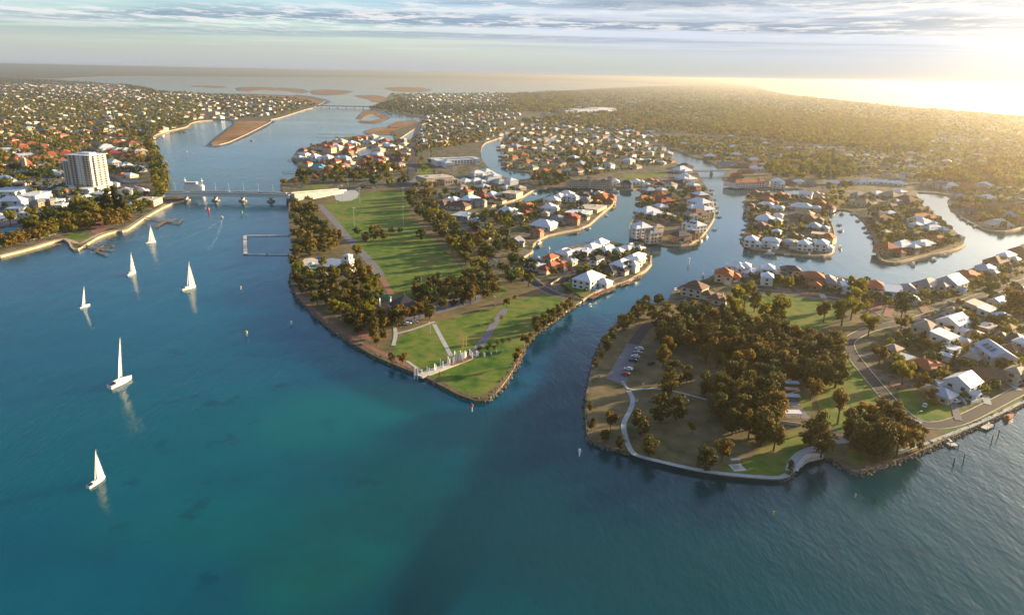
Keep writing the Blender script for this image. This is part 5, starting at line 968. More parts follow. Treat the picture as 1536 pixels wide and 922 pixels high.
grove('far', [(840, 168), (850, 139), (960, 132), (1085, 126), (1160, 140), (1260, 152), (1540, 178), (1540, 220), (1400, 196), (1100, 165), (940, 170)], 5200, (7, 12), 'eedd', rx=8, ry=14)
grove('far', [(1380, 268), (1540, 240), (1540, 284), (1400, 276)], 120, (12, 17), 'eo', rx=7, ry=12)
grove('town', [(150, 318), (235, 290), (247, 297), (215, 322), (160, 338)], 26, (7, 12), 'eeod', rx=5, ry=9)
grove('fore', [(0, 381), (45, 368), (92, 354), (92, 346), (45, 358), (0, 368)], 16, (7, 10), 'oe', rx=5, ry=7)
grove('town', [(95, 352), (135, 346), (150, 340), (150, 332), (95, 342)], 12, (8, 12), 'oe', rx=5, ry=7)
grove('town', [(-10, 270), (100, 262), (130, 290), (90, 300), (-10, 300)], 50, (5, 9), 'edd', rx=5, ry=8)
grove('far', [(440, 262), (610, 255), (612, 278), (540, 272), (450, 280)], 60, (7, 12), 'eod', rx=5, ry=9)
grove('far', [(460, 222), (520, 205), (600, 206), (612, 250), (500, 256), (450, 250)], 90, (4, 8), 'ded', rx=4, ry=7, edge=2)
grove('far', [(1380, 186), (1540, 206), (1540, 245), (1390, 238)], 450, (6, 11), 'eed', rx=6, ry=11)
grove('far', [(955, 158), (1110, 150), (1115, 196), (955, 192)], 800, (8, 13), 'eedd', rx=7, ry=12)
grove('far', [(760, 142), (860, 138), (860, 172), (765, 168)], 600, (9, 14), 'eed', rx=7, ry=13)
T.sort(key=lambda t: -t['px'] * (1.5 if t['exp'] else 1.0))
NT = 292
tind = [t for t in T[:NT] if t['zone'] != 'far']; trest = [t for t in T[:NT] if t['zone'] == 'far'] + T[NT:]
TN = {'c': ('casuarina_tree', 'brown-green casuarina'), 'd': ('shade_tree', 'dark green tree'), 'e': ('gum_tree', 'yellow-green gum tree'), 'o': ('casuarina_tree', 'golden-brown tree'), 'n': ('cypress_tree', 'pointed conifer'), 's': ('round_shrub', 'clipped round shrub'), 'p': ('palm_tree', 'palm tree')}
byz = {}
for t in tind: byz.setdefault((t['zone'], t['kind']), []).append(t)
for (z, k), ts in byz.items():
    hs = sorted(t['h'] for t in ts); med = hs[len(hs) // 2]
    for big in (True, False):
        g = sorted([t for t in ts if (t['h'] >= med) == big], key=lambda t: t['x'])
        for i, t in enumerate(g):
            sz = '' if len(ts) < 4 else ('taller ' if big else 'shorter ')
            if len(g) == 1 and sz == '' and len(ts) == 1: t['label'] = f'the only {TN[k][1]} {TZONE[z]}'
            else: t['label'] = f"{sz}{TN[k][1]} {TZONE[z]}, {ordw(i if sz else sorted(ts, key=lambda q: q['x']).index(t))} from left"
for t in tind:
    tr, cr = random.choice(PROTO[t['kind']])
    s = t['h'] / (7.0 if t['kind'] == 's' else 9.8)
    o = thing(TN[t['kind']][0], t['label'], 'tree' if t['kind'] != 's' else 'shrub', t['p'], random.random() * 6.28, 'trees ' + TZONE[t['zone']])
    o.scale = (s * t['wide'] * random.uniform(.92, 1.08), s * t['wide'] * random.uniform(.92, 1.08), s)
    link('trunk', tr, o); link('crown', cr, o)
# the woods and street trees farther off: one mass of leaf clumps
TK = {'c': 0, 'd': 1, 'e': 2, 'o': 3, 'n': 4, 's': 1, 'p': 5}
def mass(ts, name):
    Vs, Ms = [], []; K = len(ts)
    for t in ts:
        n = 110 if t['px'] > 13 else (60 if t['px'] > 8 else (30 if t['px'] > 4.5 else 14)); h = t['h']; r = h * .40 * t['wide'] * (.45 if t['kind'] == 'n' else 1)
        if t['px'] < 4.5: r *= 1.55
        d = RNG.normal(size=(n, 3)); d /= np.linalg.norm(d, axis=1)[:, None]; rad = RNG.uniform(.35, 1, n) ** .5
        lob = 1 + .22 * np.sin(d[:, 0] * 5 + t['x']) * np.cos(d[:, 1] * 4 + t['y'])
        c = d * (rad * lob)[:, None] * np.array([r, r, h * .36]) + np.array([t['p'].x, t['p'].y, t['p'].z + h * .60])
        nn = d + RNG.normal(scale=.5, size=(n, 3)); nn /= np.linalg.norm(nn, axis=1)[:, None]
        a = np.cross(nn, RNG.normal(size=(n, 3))); a /= np.linalg.norm(a, axis=1)[:, None]; b_ = np.cross(nn, a)
        s = (r * {110: .26, 60: .34, 30: .46, 14: .62}[n] * RNG.uniform(.7, 1.25, n))[:, None]
        q = np.stack([c + a * s, c + b_ * s * .8, c - a * s, c - b_ * s * .8], 1); Vs.append(q.reshape(-1, 3)); Ms.append(np.full(n, TK[t['kind']], dtype=np.int32))
    V = np.concatenate(Vs).astype(np.float32); M = np.concatenate(Ms); nf = len(M)
    me = bpy.data.meshes.new(name); me.vertices.add(len(V)); me.vertices.foreach_set('co', V.ravel()); me.loops.add(nf * 4); me.loops.foreach_set('vertex_index', np.arange(nf * 4, dtype=np.int32))
    me.polygons.add(nf); me.polygons.foreach_set('loop_start', np.arange(0, nf * 4, 4, dtype=np.int32)); me.polygons.foreach_set('loop_total', np.full(nf, 4, dtype=np.int32))
    for k in 'cdeonp': me.materials.append(LEAF[k])
    me.polygons.foreach_set('material_index', M); me.update(calc_edges=True); me.validate()
    return tag(link(name, me), kind='stuff')
mass(trest, 'distant_trees')
print('TREES', len(T), 'HOUSES', len(H))

# ------------------------------------------------------------------ large buildings
def big_building(name, label, cat, parts, px, py, rz, windows=(), wallm='white', roofm='white', hz=6.0):
    """parts: (cx, cy, w, d, h, rooftype) in metres in the building's own axes"""
    p = G(px, py, LAND); root = thing(name, label, cat, (p.x, p.y, LAND), rz)
    w_, r_ = MB(), MB()
    for i, (cx, cy_, w, d, h, typ) in enumerate(parts):
        w_.box((cx, cy_, h / 2), (w, d, h), bottom=False)
        if typ == 'flat':
            r_.box((cx, cy_, h + .18 + .004 * i), (w + .6, d + .6, .35))
            r_.box((cx + w * .2, cy_, h + .9), (min(4, w * .2), min(3, d * .3), 1.2)); r_.box((cx - w * .25, cy_ + d * .1, h + .8), (min(3, w * .15), min(3, d * .25), .9))
        else: r_.hip(cx, cy_, w, d, h + .005 + .01 * i, .42, .7, typ == 'gable')
    w_.build('wall', WALL[wallm], root); r_.build('roof', ROOF[roofm], root)
    for (cx, cy_, ln, face, z, n, ww, hh) in windows:      # a row of windows on a face: 0 = -y, 1 = +x, 2 = +y, 3 = -x
        for k in range(n):
            t = ((k + .5) / n - .5) * ln
            add_window(root, cx + (t if face in (0, 2) else 0), cy_ + (0 if face in (0, 2) else t), z, ww, hh, (0, math.pi / 2, math.pi, -math.pi / 2)[face])
    return root
# apartment tower
def tower():
    base = G(138, 284, LAND); m = mpp(base); rz = ang((92, 276), (125, 286)) + .5
    t = thing('apartment_tower', 'tall cream apartment tower of thirteen balconied storeys above the town', 'apartment tower', (base.x, base.y, LAND), rz)
    t.scale = (1.14, 1.14, .9)
    fl = 3.0; W, D = 26.0, 22.0; nf = 13; cream = WALL['cream']
    b = MB(); b.box((0, 0, nf * fl / 2 + 3), (W, D, nf * fl + 6), bottom=False); b.build('main_block', WALL['white'], t)
    b = MB(); b.box((-W / 2 - 5.5, 1.5, (nf - 3) * fl / 2 + 3), (11, D * .8, (nf - 3) * fl + 6), bottom=False); b.build('side_block', WALL['white'], t)
    H0 = nf * fl + 6
    b = MB(); b.box((0, 0, H0 + .3), (W + 3, D + 3, .6)); b.box((0, 1, H0 + 1.5), (W * .5, D * .4, 2.0)); b.build('roof', ROOF['white'], t)
    b = MB(); b.box((-W / 2 - 5.5, 1.5, (nf - 3) * fl + 6.3), (12, D * .8 + 1, .6)); b.build('roof', ROOF['white'], t)
    b = MB(); b.box((-6, -D / 2 - 7, 3), (W + 22, 13.6, 6)); b.build('podium', WALL['white'], t)
    for f in range(nf):
        z = 6 + f * fl
        for (cx, w) in ((-W * .30, W * .34), (W * .30, W * .34)):
            b = MB(); b.box((cx, -D / 2 - .85, z), (w, 1.7, .25)); b.box((cx, -D / 2 - 1.68, z + .6), (w, .06, .95)); b.build('balcony', cream, t)
        b = MB(); b.box((W / 2 + .85, 0, z), (1.7, D * .7, .25)); b.box((W / 2 + 1.68, 0, z + .6), (.06, D * .7, .95)); b.build('balcony', cream, t)
        for cx in (-W * .38, -W * .22, 0, W * .22, W * .38): add_window(t, cx, -D / 2 - .02, z + 1.5, 2.9 if cx else 1.4, 2.3 if cx else 1.5, 0)
        for yy in (-D * .3, 0, D * .3): add_window(t, W / 2 + .02, yy, z + 1.5, 3.6, 2.3, math.pi / 2)
        if f < nf - 3:
            b = MB(); b.box((-W / 2 - 5.5, 1.5 - D * .4 - .7, z), (9, 1.4, .25)); b.box((-W / 2 - 5.5, 1.5 - D * .4 - 1.38, z + .6), (9, .06, .95)); b.build('balcony', cream, t)
            for cx in (-8.5, -5.5, -2.5): add_window(t, -W / 2 + cx, 1.5 - D * .4 - .02, z + 1.5, 2.0, 2.2, 0)
    for k in range(8): add_window(t, -6 - 20 + k * 5.6, -D / 2 - 13.85, 3, 1.6, 1.4, 0)
tower()
big_building('resort_building', 'large white resort with U-shaped flat white roofs beside the canal bend', 'resort', [(0, 16, 66, 9, 8, 'flat'), (0, -2, 58, 9, 7, 'flat'), (-34, 0, 9, 40, 8, 'flat'), (34, 6, 8, 30, 8, 'flat'), (-26, -28, 14, 26, 7, 'hip')], 684, 246, ang((655, 246), (716, 244)), windows=[(0, -6.55, 52, 0, 2, 10, 3, 2), (0, -6.55, 52, 0, 5, 10, 3, 2), (-26, -41.05, 12, 0, 2, 3, 2.4, 2), (34, -9.05, 7, 0, 3, 2, 2.4, 2)])
big_building('clubhouse', 'broad flat grey-roofed club building with a recessed court by the main road', 'building', [(0, 0, 40, 30, 9, 'flat'), (-16, -17, 14, 8, 6, 'flat'), (12, -18, 20, 9, 7, 'flat')], 653, 275, ang((630, 278), (672, 275)), windows=[(-4, -15.05, 8, 0, 6, 3, 2, 3), (12, -22.55, 18, 0, 4, 5, 2, 3)], wallm='cream', roofm='cream')
big_building('long_hall', 'ochre-walled long hall with a flat pale roof among trees', 'building', [(0, 0, 46, 14, 8, 'flat')], 665, 218, ang((650, 221), (684, 213)), windows=[(0, -7.05, 42, 0, 4, 6, 3, 2)], wallm='tan', roofm='cream')
big_building('shopping_centre', 'huge white flat-roofed shopping centre far off among woodland', 'shopping centre', [(0, 0, 190, 90, 10, 'flat'), (120, 40, 110, 80, 12, 'flat'), (-110, -10, 80, 60, 8, 'flat'), (60, -60, 60, 40, 9, 'flat')], 880, 168, ang((840, 168), (930, 166)))
big_building('waterside_apartments', 'long pale waterside apartment row with two white stair towers', 'apartments', [(-12, 0, 26, 12, 9, 'flat'), (17, 0, 26, 12, 9, 'flat'), (3, -1, 3, 13, 13, 'flat'), (31, -1, 3, 13, 13, 'flat')], 879, 281, ang((853, 281), (906, 281)), windows=[(-12, -6.05, 24, 0, z, 8, 1.8, 1.9) for z in (1.6, 4.5, 7.3)] + [(17, -6.05, 24, 0, z, 8, 1.8, 1.9) for z in (1.6, 4.5, 7.3)], wallm='cream', roofm='brown')
big_building('canal_apartments', 'long white canal apartments under orange tiled hip roofs near the small bridge', 'apartments', [(0, 0, 46, 13, 6.5, 'hip'), (-26, 5, 14, 24, 7, 'hip'), (14, 2, 14, 15, 7.4, 'hip')], 1127, 280, ang((1108, 282), (1152, 280)), windows=[(-2, -6.55, 36, 0, z, 8, 2.2, 1.8) for z in (1.8, 4.8)] + [(-26, -7.05, 12, 0, z, 3, 2.0, 1.8) for z in (1.8, 4.8)], wallm='white', roofm='orange')
def church():
    p = G(38, 255, LAND); t = thing('church', 'small red-gabled church with square cream tower behind the town', 'church', (p.x, p.y, LAND), ang((30, 258), (46, 252)))
    b = MB(); b.box((5, 0, 4), (18, 10, 8), bottom=False); b.build('wall', WALL['brick'], t)
    b = MB(); b.hip(5, 0, 18, 10, 8.003, 1.0, .5, True); b.build('roof', ROOF['red'], t)
    b = MB(); b.box((-7, -2, 8), (5, 5, 16)); b.build('bell_tower', WALL['cream'], t)
    b = MB(); b.hip(-7, -2, 5, 5, 16.003, .9, .3); b.build('tower_roof', ROOF['cream'], t)
    for k in range(3): add_window(t, k * 5, -5.05, 3.5, 1.2, 3, 0)
church()

# ------------------------------------------------------------------ bridges
def bridge(label, pa, pb, zd, width, piers, depth, name='road_bridge', sag=0.0, extend=None):
    A, B = G(*pa, 0), G(*pb, 0); d = (B - A); L_ = d.length; rz = math.atan2(d.y, d.x)
    t = thing(name, label, 'bridge', (A.x, A.y, 0), rz)
    n = 24
    def prof(f): return zd + sag * math.sin(math.pi * f)
    x0, x1 = extend or (0, L_)
    for nm, y0, y1, za, zb, m in (('deck', -width / 2, width / 2, -.9, 0, M_CONC), ('girder', -width / 2 + .8, width / 2 - .8, -depth, -.905, M_WHITE), ('parapet', -width / 2, -width / 2 + .3, .003, 1.1, M_WHITE), ('parapet', width / 2 - .3, width / 2, .003, 1.1, M_WHITE), ('roadway', -width / 2 + 1.6, width / 2 - 1.6, .004, .03, M_ASPH)):
        b = MB(); vs = []
        for i in range(n + 1):
            x = x0 + (x1 - x0) * i / n; z = prof(min(1, max(0, x / L_))); vs += [(x, y0, z + za), (x, y1, z + za), (x, y1, z + zb), (x, y0, z + zb)]
        fs = []
        for i in range(n):
            k = 4 * i
            for q in range(4): fs.append((k + q, k + (q + 1) % 4, k + 4 + (q + 1) % 4, k + 4 + q))
        fs += [(3, 2, 1, 0), (4 * n, 4 * n + 1, 4 * n + 2, 4 * n + 3)]
        b.idx(vs, fs); b.build(nm, m, t)
    for f in piers:
        x = L_ * f; z = prof(f)
        b = MB(); b.box((x, 0, (z - depth) / 2 - .5), (1.6, width * .55, z - depth + 1.0)); pr = b.build('pier', M_CONC, t)
        b = MB(); b.tube((x, 0, -1), (x, 0, 1.2), width * .34, n=14); b.build('pier_base', M_STONE, pr)
    return t, A, rz, L_
tb, BA, BR, BL = bridge('long pale concrete road bridge crossing the estuary from the town', (252, 300), (436, 303), 8.6, 13.0, (.15, .39, .61, .84), 4.0, sag=.9)
def ramp():
    # sloping pale approach beyond the east end with its retaining walls
    P0 = Vector((BA.x + BL * math.cos(BR), BA.y + BL * math.sin(BR), 0)); e = G(514, 288, 0)
    d = e - P0; L_ = d.length; rz = math.atan2(d.y, d.x)
    t = thing('bridge_approach', 'sloping pale concrete bridge approach with long white retaining walls by the lawn', 'ramp', P0, rz); n = 12
    b = MB(); w = 6.5
    prev = None
    for i in range(n):
        a, c = L_ * i / n, L_ * (i + 1) / n; za, zc = 8.6 - 5.8 * i / n, 8.6 - 5.8 * (i + 1) / n
        b.face((a, -w, za), (c, -w, zc), (c, w, zc), (a, w, za))
        b.face((a, -w, 0), (c, -w, 0), (c, -w, zc), (a, -w, za)); b.face((c, w, 0), (a, w, 0), (a, w, za), (c, w, zc))
    b.face((0, w, 0), (0, -w, 0), (0, -w, 8.6), (0, w, 8.6)); b.face((L_, -w, 0), (L_, w, 0), (L_, w, 2.8), (L_, -w, 2.8)); b.build('embankment', M_PATH, t)
    for s in (-1, 1):
        b = MB()
        for i in range(n):
            a, c = L_ * i / n, L_ * (i + 1) / n; za, zc = 8.605 - 5.8 * i / n, 8.605 - 5.8 * (i + 1) / n; y0, y1 = (s * w - .3, s * w) if s > 0 else (s * w, s * w + .3)
            b.idx([(a, y0, za), (a, y1, za), (a, y1, za + 1.1), (a, y0, za + 1.1), (c, y0, zc), (c, y1, zc), (c, y1, zc + 1.1), (c, y0, zc + 1.1)], [(0, 1, 5, 4), (1, 2, 6, 5), (2, 3, 7, 6), (3, 0, 4, 7)])
        b.build('parapet', M_CONC, t)
    b = MB(); b.face((0, -w + 1.5, 8.62), (L_, -w + 1.5, 2.82), (L_, w - 1.5, 2.82), (0, w - 1.5, 8.62)); b.build('roadway', M_ASPH, t)
    b = MB(); b.box((L_ * .55, -w - 6, 1.9), (L_ * .6, .5, 3.8)); b.build('retaining_wall', M_CONC, t)
    b = MB(); b.box((L_ * .22, -w - .04, 2.2), (9, .1, 2.6)); b.build('underpass', M_DARK, t)
ramp()
bridge('distant thin road bridge low over the upper estuary', (474, 161.5), (558, 163.0), 8.0, 12.0, (.1, .25, .4, .55, .7, .85), 2.6, name='distant_bridge')
bridge('small concrete bridge with one central pier across the inner canal', (1043, 262.5), (1092, 261), 6.0, 8.0, (.48,), 1.4, name='canal_bridge')

def lamp_proto(h, heads=1):
    t = thing('street_lamp', 'x', 'street lamp')
    b = MB(); b.tube((0, 0, 0), (0, 0, h), .16, .09, 6); p = b.build('pole', M_METAL, t)
    b = MB(); b.tube((0, 0, h - .1), (0, -1.6, h + .25), .07, .05, 5); b.box((0, -1.7, h + .25), (.4, .9, .16)); b.build('lamp_head', M_WHITE, p)
    return t
lp = lamp_proto(9.0); first = True
for i, f in enumerate((.05, .26, .38, .49, .61, .73, .85)):
    o = lp if first else copy_tree(lp); first = False
    x = BL * f; o.location = (BA.x + x * math.cos(BR) - 6.2 * math.sin(BR), BA.y + x * math.sin(BR) + 6.2 * math.cos(BR), 8.6 + .9 * math.sin(math.pi * f)); o.rotation_euler = (0, 0, BR)
    tag(o, f'slender grey lamp standing on the long bridge, {ordw(i)} from the town end', 'street lamp', 'lamps on the long bridge')
def mast_proto():
    t = thing('floodlight_mast', 'x', 'floodlight')
    b = MB(); b.tube((0, 0, 0), (0, 0, 18), .26, .14, 7); b.build('pole', M_METAL, t)
    b = MB(); b.box((0, 0, 18.2), (2.6, .3, .5)); b.box((-.8, -.3, 18.5), (.7, .4, .6)); b.box((.8, -.3, 18.5), (.7, .4, .6)); b.build('lamp_bank', M_WHITE, t); return t
mp_ = mast_proto()
for i, (x, y, w_) in enumerate([(531.5, 341, 'beside the dark trees on the long lawn'), (540, 307, 'at the town end of the long lawn'), (604.6, 307, 'on the far canal side of the long lawn'), (605, 339, 'on the near canal side of the long lawn'), (514, 303, 'by the white bridge approach plaza'), (504.5, 308, 'low on the lawn corner below the plaza')]):
    o = mp_ if i == 0 else copy_tree(mp_); o.location = G(x, y, LAND); tag(o, f'tall thin floodlight mast {w_}', 'floodlight', 'floodlights round the long lawn')
    if i == 5: o.scale = (.6, .6, .6)
pl = lamp_proto(7.0)
for i, (x, y, w_) in enumerate([(645, 500, 'beside the fork of the flagpole lawn paths'), (491, 450, 'in the thicket above the rock bank'), (511, 481, 'by the shore path below the thicket'), (766, 417, 'on the lawn beside the canal road'), (743, 462, 'at the top of the slanting park path'), (487, 273, 'on the loop road beside the bridge approach'), (464, 276, 'on the loop road nearest the water'), (522, 278, 'on the main road behind the plaza'), (205, 293, 'behind the cream riverside building'), (1372, 640, 'at the bend of the river road')]):
    o = pl if i == 0 else copy_tree(pl); o.location = G(x, y, LAND); o.rotation_euler = (0, 0, i * .9); tag(o, f'single grey street lamp {w_}', 'street lamp', 'park and street lamps')

# ------------------------------------------------------------------ jetties, pools, piles
def jetty(name, label, cat, runs, z=1.3, m=M_TIMBER, pile_every=6.0, loc=None):
    """runs: (pixel a, pixel b, width)"""
    o0 = G(*runs[0][0], 0); t = thing(name, label, cat, (o0.x, o0.y, 0))
    for k, (a, c, w) in enumerate(runs):
        A, B = G(*a, 0) - o0, G(*c, 0) - o0; d = B - A; L_ = d.length; rz = math.atan2(d.y, d.x); mid = (A + B) / 2
        b = MB(); b.box((mid.x, mid.y, z - .12 - .004 * k), (L_, w, .24), rz); dk = b.build('deck', m, t)
        n = max(2, int(L_ / pile_every) + 1); b = MB()
        for i in range(n):
            f = i / (n - 1); nn = Vector((-d.y, d.x, 0)).normalized() * (w / 2 + .05)
            for s in (-1, 1):
                q = A + d * f + nn * s; b2 = MB(); b2.tube((q.x, q.y, -1), (q.x, q.y, z + .7), .17, n=6); b2.build('pile', M_TIMBER, dk)
    return t
jetty('jetty', 'grey timber boat jetty with crossed finger piers below the bridge', 'jetty', [((217.5, 327.5), (268, 336.5), 2.4), ((234, 341.5), (254, 330), 3.0), ((268, 337), (273.5, 330), 1.8), ((255, 333), (263, 330), 1.6)], pile_every=9)
jetty('jetty', 'timber mooring jetty with three double fingers beside the stone groyne', 'jetty', [((128, 370), (155, 376.5), 2.2), ((153, 369), (171, 370.5), 2.0), ((150, 373.5), (168, 377), 2.0), ((144, 378.5), (160.5, 384), 2.0), ((145, 378), (156, 369), 1.8)], pile_every=7)
jetty('swimming_enclosure', 'floating rectangular swimming enclosure of pale walkways off the thicket', 'swimming enclosure', [((367, 354), (434, 353.6), 2.0), ((368, 382), (433, 383), 1.6), ((367.5, 354.5), (368.5, 382), 3.0)], z=.6, m=M_CONC, pile_every=14)
jetty('pontoon', 'small concrete pontoon with gangway below the bend of the river road', 'pontoon', [((1420, 659), (1426, 665), 1.5), ((1424, 666), (1431, 671), 3.6)], z=.9, m=M_CONC, pile_every=5)
jetty('pontoon', 'narrow floating pontoon beside two mooring piles at the river road', 'pontoon', [((1477, 632), (1483, 638), 1.4), ((1475, 645), (1486, 638), 2.6)], z=.9, m=M_CONC, pile_every=5)
jetty('boardwalk', 'red-brown timber boardwalk along the wall of the inner canal tip', 'boardwalk', [((884, 450), (896, 444), 4.5), ((897, 444), (921, 434), 3.2), ((932, 430), (943, 424), 2.4), ((955, 419), (962, 415), 1.6)], z=1.5, m=M_REDDECK, pile_every=7)
jetty('breakwater_walkway', 'twin low grey breakwater walkways off the tip of the far point', 'breakwater', [((478, 200.5), (552, 200.8), 4.0), ((476, 205.2), (528, 206.2), 4.0)], z=1.6, m=M_CONC, pile_every=30)
jetty('river_platform', 'dark timber platform at the waterside end of the far point', 'platform', [((432, 241.5), (470, 242), 3.0), ((424, 259), (446, 259.5), 2.4)], z=1.4, pile_every=12)
def pile(x, y, h, label, m=M_TIMBER, r=.22, top=None, name='mooring_pile', cat='mooring pile', group=None):
    p = G(x, y, 0); b = MB(); b.tube((p.x, p.y, -1), (p.x, p.y, h), r, r * .85, 7)
    if top:
        t = thing(name, label, cat, p, 0, group); b = MB(); b.tube((0, 0, -1), (0, 0, h), r, r * .85, 7); b.build('post', m, t); b = MB(); b.tube((0, 0, h), (0, 0, h + 3.2 * r), r * 2.0, r * 1.5, 8); b.build('top_mark', top, t)
    else: tag(b.build(name, m), label, cat, group)
for i, (x, y) in enumerate([(1445, 692), (1430, 697), (1487.5, 662), (1497, 655)]):
    pile(x, y, 3.2, ['dark mooring pile nearer the river road bend', 'lone dark mooring pile farthest out in the river', 'dark pile just off the narrow pontoon', 'dark pile nearest the orange workboat'][i], group='mooring piles in the river')
pile(708, 617, 2.6, 'white channel post with red top off the flagpole point', M_WHITE, .3, M_RED, 'channel_marker', 'channel marker')
pile(869, 684, 2.2, 'white channel post beside the wooded park point', M_WHITE, .3, M_WHITE, 'channel_marker', 'channel marker')
pile(1160, 772, 0.9, 'small yellow buoy off the concrete shore path', M_YEL, .16, M_YEL, 'channel_marker', 'buoy')
pile(1283, 745, 0.8, 'small pale buoy off the brown casuarina clump', M_WHITE, .16, M_YEL, 'channel_marker', 'buoy')
pile(370, 504, 1.8, 'small white buoy in open water off the park shore', M_WHITE, .4, M_YEL, 'channel_marker', 'buoy')
pile(437, 487, 1.2, 'tiny white buoy close to the rock bank', M_WHITE, .35, M_WHITE, 'channel_marker', 'buoy')
pile(313, 318.5, 2.6, 'pink-red channel buoy below the bridge', M_RED, .7, M_RED, 'channel_marker', 'buoy')
pile(362.5, 322.5, 2.2, 'green channel buoy below the bridge', M_GRN, .6, M_GRN, 'channel_marker', 'buoy')
pile(1033, 396, 3.6, 'white post standing in the middle of the wide canal', M_WHITE, .45, M_WHITE, 'channel_marker', 'channel marker')
pile(823, 380, 3.6, 'thick white post in the canal behind the orange roofs', M_WHITE, .5, M_WHITE, 'channel_marker', 'channel marker')
pile(361, 434, 1.2, 'tiny buoy near the lowest pontoon of the swimming enclosure', M_WHITE, .35, M_YEL, 'channel_marker', 'buoy')

# ------------------------------------------------------------------ boats
def hull_mesh(L_, B_, h, name, m, parent, fine=True, stern=.75):
    b = MB(); n = 9; rows = []
    for i in range(n):
        f = i / (n - 1); x = -L_ / 2 + L_ * f; w = B_ / 2 * (stern + (1 - stern) * math.sin(min(1, f / .45) * math.pi / 2)) if f < .45 else B_ / 2 * math.cos((f - .45) / .55 * math.pi / 2) ** .75
        w = max(w, .03); sh = h * (1 + .25 * f * f)
        rows.append([(x, 0, -.3), (x, -w * .8, -.1), (x, -w, sh), (x, w, sh), (x, w * .8, -.1)])
    vs = [p for r in rows for p in r]; fs = []
    for i in range(n - 1):
        k = 5 * i
        for q in range(5): fs.append((k + q, k + 5 + q, k + 5 + (q + 1) % 5, k + (q + 1) % 5))
    fs += [(0, 1, 2, 3, 4), tuple(5 * (n - 1) + q for q in (4, 3, 2, 1, 0))]
    b.idx(vs, fs); return b.build(name, m, parent)
def sail_mesh(pts, belly, name, parent, m=M_SAIL):
    """triangular sail tack, clew, head with a belly, two cloth faces 3 cm apart"""
    a, c, hd = (Vector(p) for p in pts); nn = (c - a).cross(hd - a).normalized(); b = MB(); n = 9; grid = []
    for off in (0.0, .03):
        g = []
        for j in range(n + 1):
            v = j / n; row = []
            for i in range(n + 1):
                u = i / n; l = a.lerp(hd, v); r = c.lerp(hd, v) + (c - a).normalized() * .10 * (c - a).length * math.sin(math.pi * v) * (1 if v < .98 else 0)
                p = l.lerp(r, u) + nn * (belly * math.sin(math.pi * min(1, u * 1.15) * .87) * (1 - v * .7) + off); row.append(p)
            g.append(row)
        grid.append(g)
    for k, g in enumerate(grid):
        base = len(b.v); b.v += [tuple(p) for r in g for p in r]
        for j in range(n):
            for i in range(n):
                q = base + j * (n + 1) + i; f = (q, q + 1, q + n + 2, q + n + 1); b.f.append(f if k else f[::-1]); b.m.append(0)
    return b.build(name, m, parent, True)
def sailboat(px, py, top, sail, label, jib=True, boom=.5):
    rz = R(sail) - math.pi - boom          # heading that brings the boom to the wanted world angle
    p = G(px, py, 0); hm = next(h / 10 for h in range(40, 400) if P((p.x, p.y, h / 10))[1] < top); L_ = hm * .58; k = L_ / 8
    t = thing('sailing_boat', label, 'sailing boat', p, rz, 'white sailing boats on the estuary'); t.rotation_euler = (Matrix.Rotation(R(6), 3, 'Y') @ Matrix.Rotation(rz, 3, 'Z')).to_euler()   # heeling to the breeze
    hl = hull_mesh(L_, L_ * .3, .9 * k, 'hull', M_WHITE, t)
    b = MB(); b.box((-.6 * k, 0, 1.15 * k), (3.2 * k, 1.3 * k, .6 * k)); b.build('cabin', M_WHITE, t)
    b = MB(); b.box((-2.9 * k, 0, 1.02 * k), (1.5 * k, 1.2 * k, .25 * k)); b.build('cockpit', M_DARK, t)
    mx = .6 * k
    b = MB(); b.tube((mx, 0, .8 * k), (mx, 0, hm), .09 * k, .05 * k, 6); b.build('mast', M_METAL, t)
    bl = 3.0 * k; ba = boom
    cl = (mx - bl * math.cos(ba), -bl * math.sin(ba), 2.1 * k)
    b = MB(); b.tube((mx, 0, 1.9 * k), cl, .07 * k, n=6); b.build('boom', M_METAL, t)
    sail_mesh([(mx - .1, 0, 2.2 * k), (cl[0], cl[1], 2.3 * k), (mx - .1, 0, hm * .985)], .35 * k, 'mainsail', t)
    if jib: sail_mesh([(L_ * .47, 0, 1.3 * k), (mx - .9 * k, -1.1 * k * math.sin(ba) * 1.8, 1.7 * k), (mx + .15, 0, hm * .86)], .4 * k, 'jib', t)
    return t
sailboat(226, 364, 337, -98, 'sailing boat nearest the town jetties, both sails set', True, .5)
sailboat(197, 411, 378, -76, 'narrow-looking sailing boat between the jetties and the midstream boats', True, .45)
sailboat(283, 433, 391, -84, 'sailing boat farthest from the town, off the park shore', True, .6)
sailboat(127, 460, 429, -88, 'small sailing boat farthest left with a narrow mainsail', False, .35)
sailboat(181, 575, 506, -78, 'largest sailing boat with a tall white mainsail', False, .5)
sailboat(145, 724, 674, -76, 'sailing boat nearest the viewer at the bottom of the estuary', True, .5)
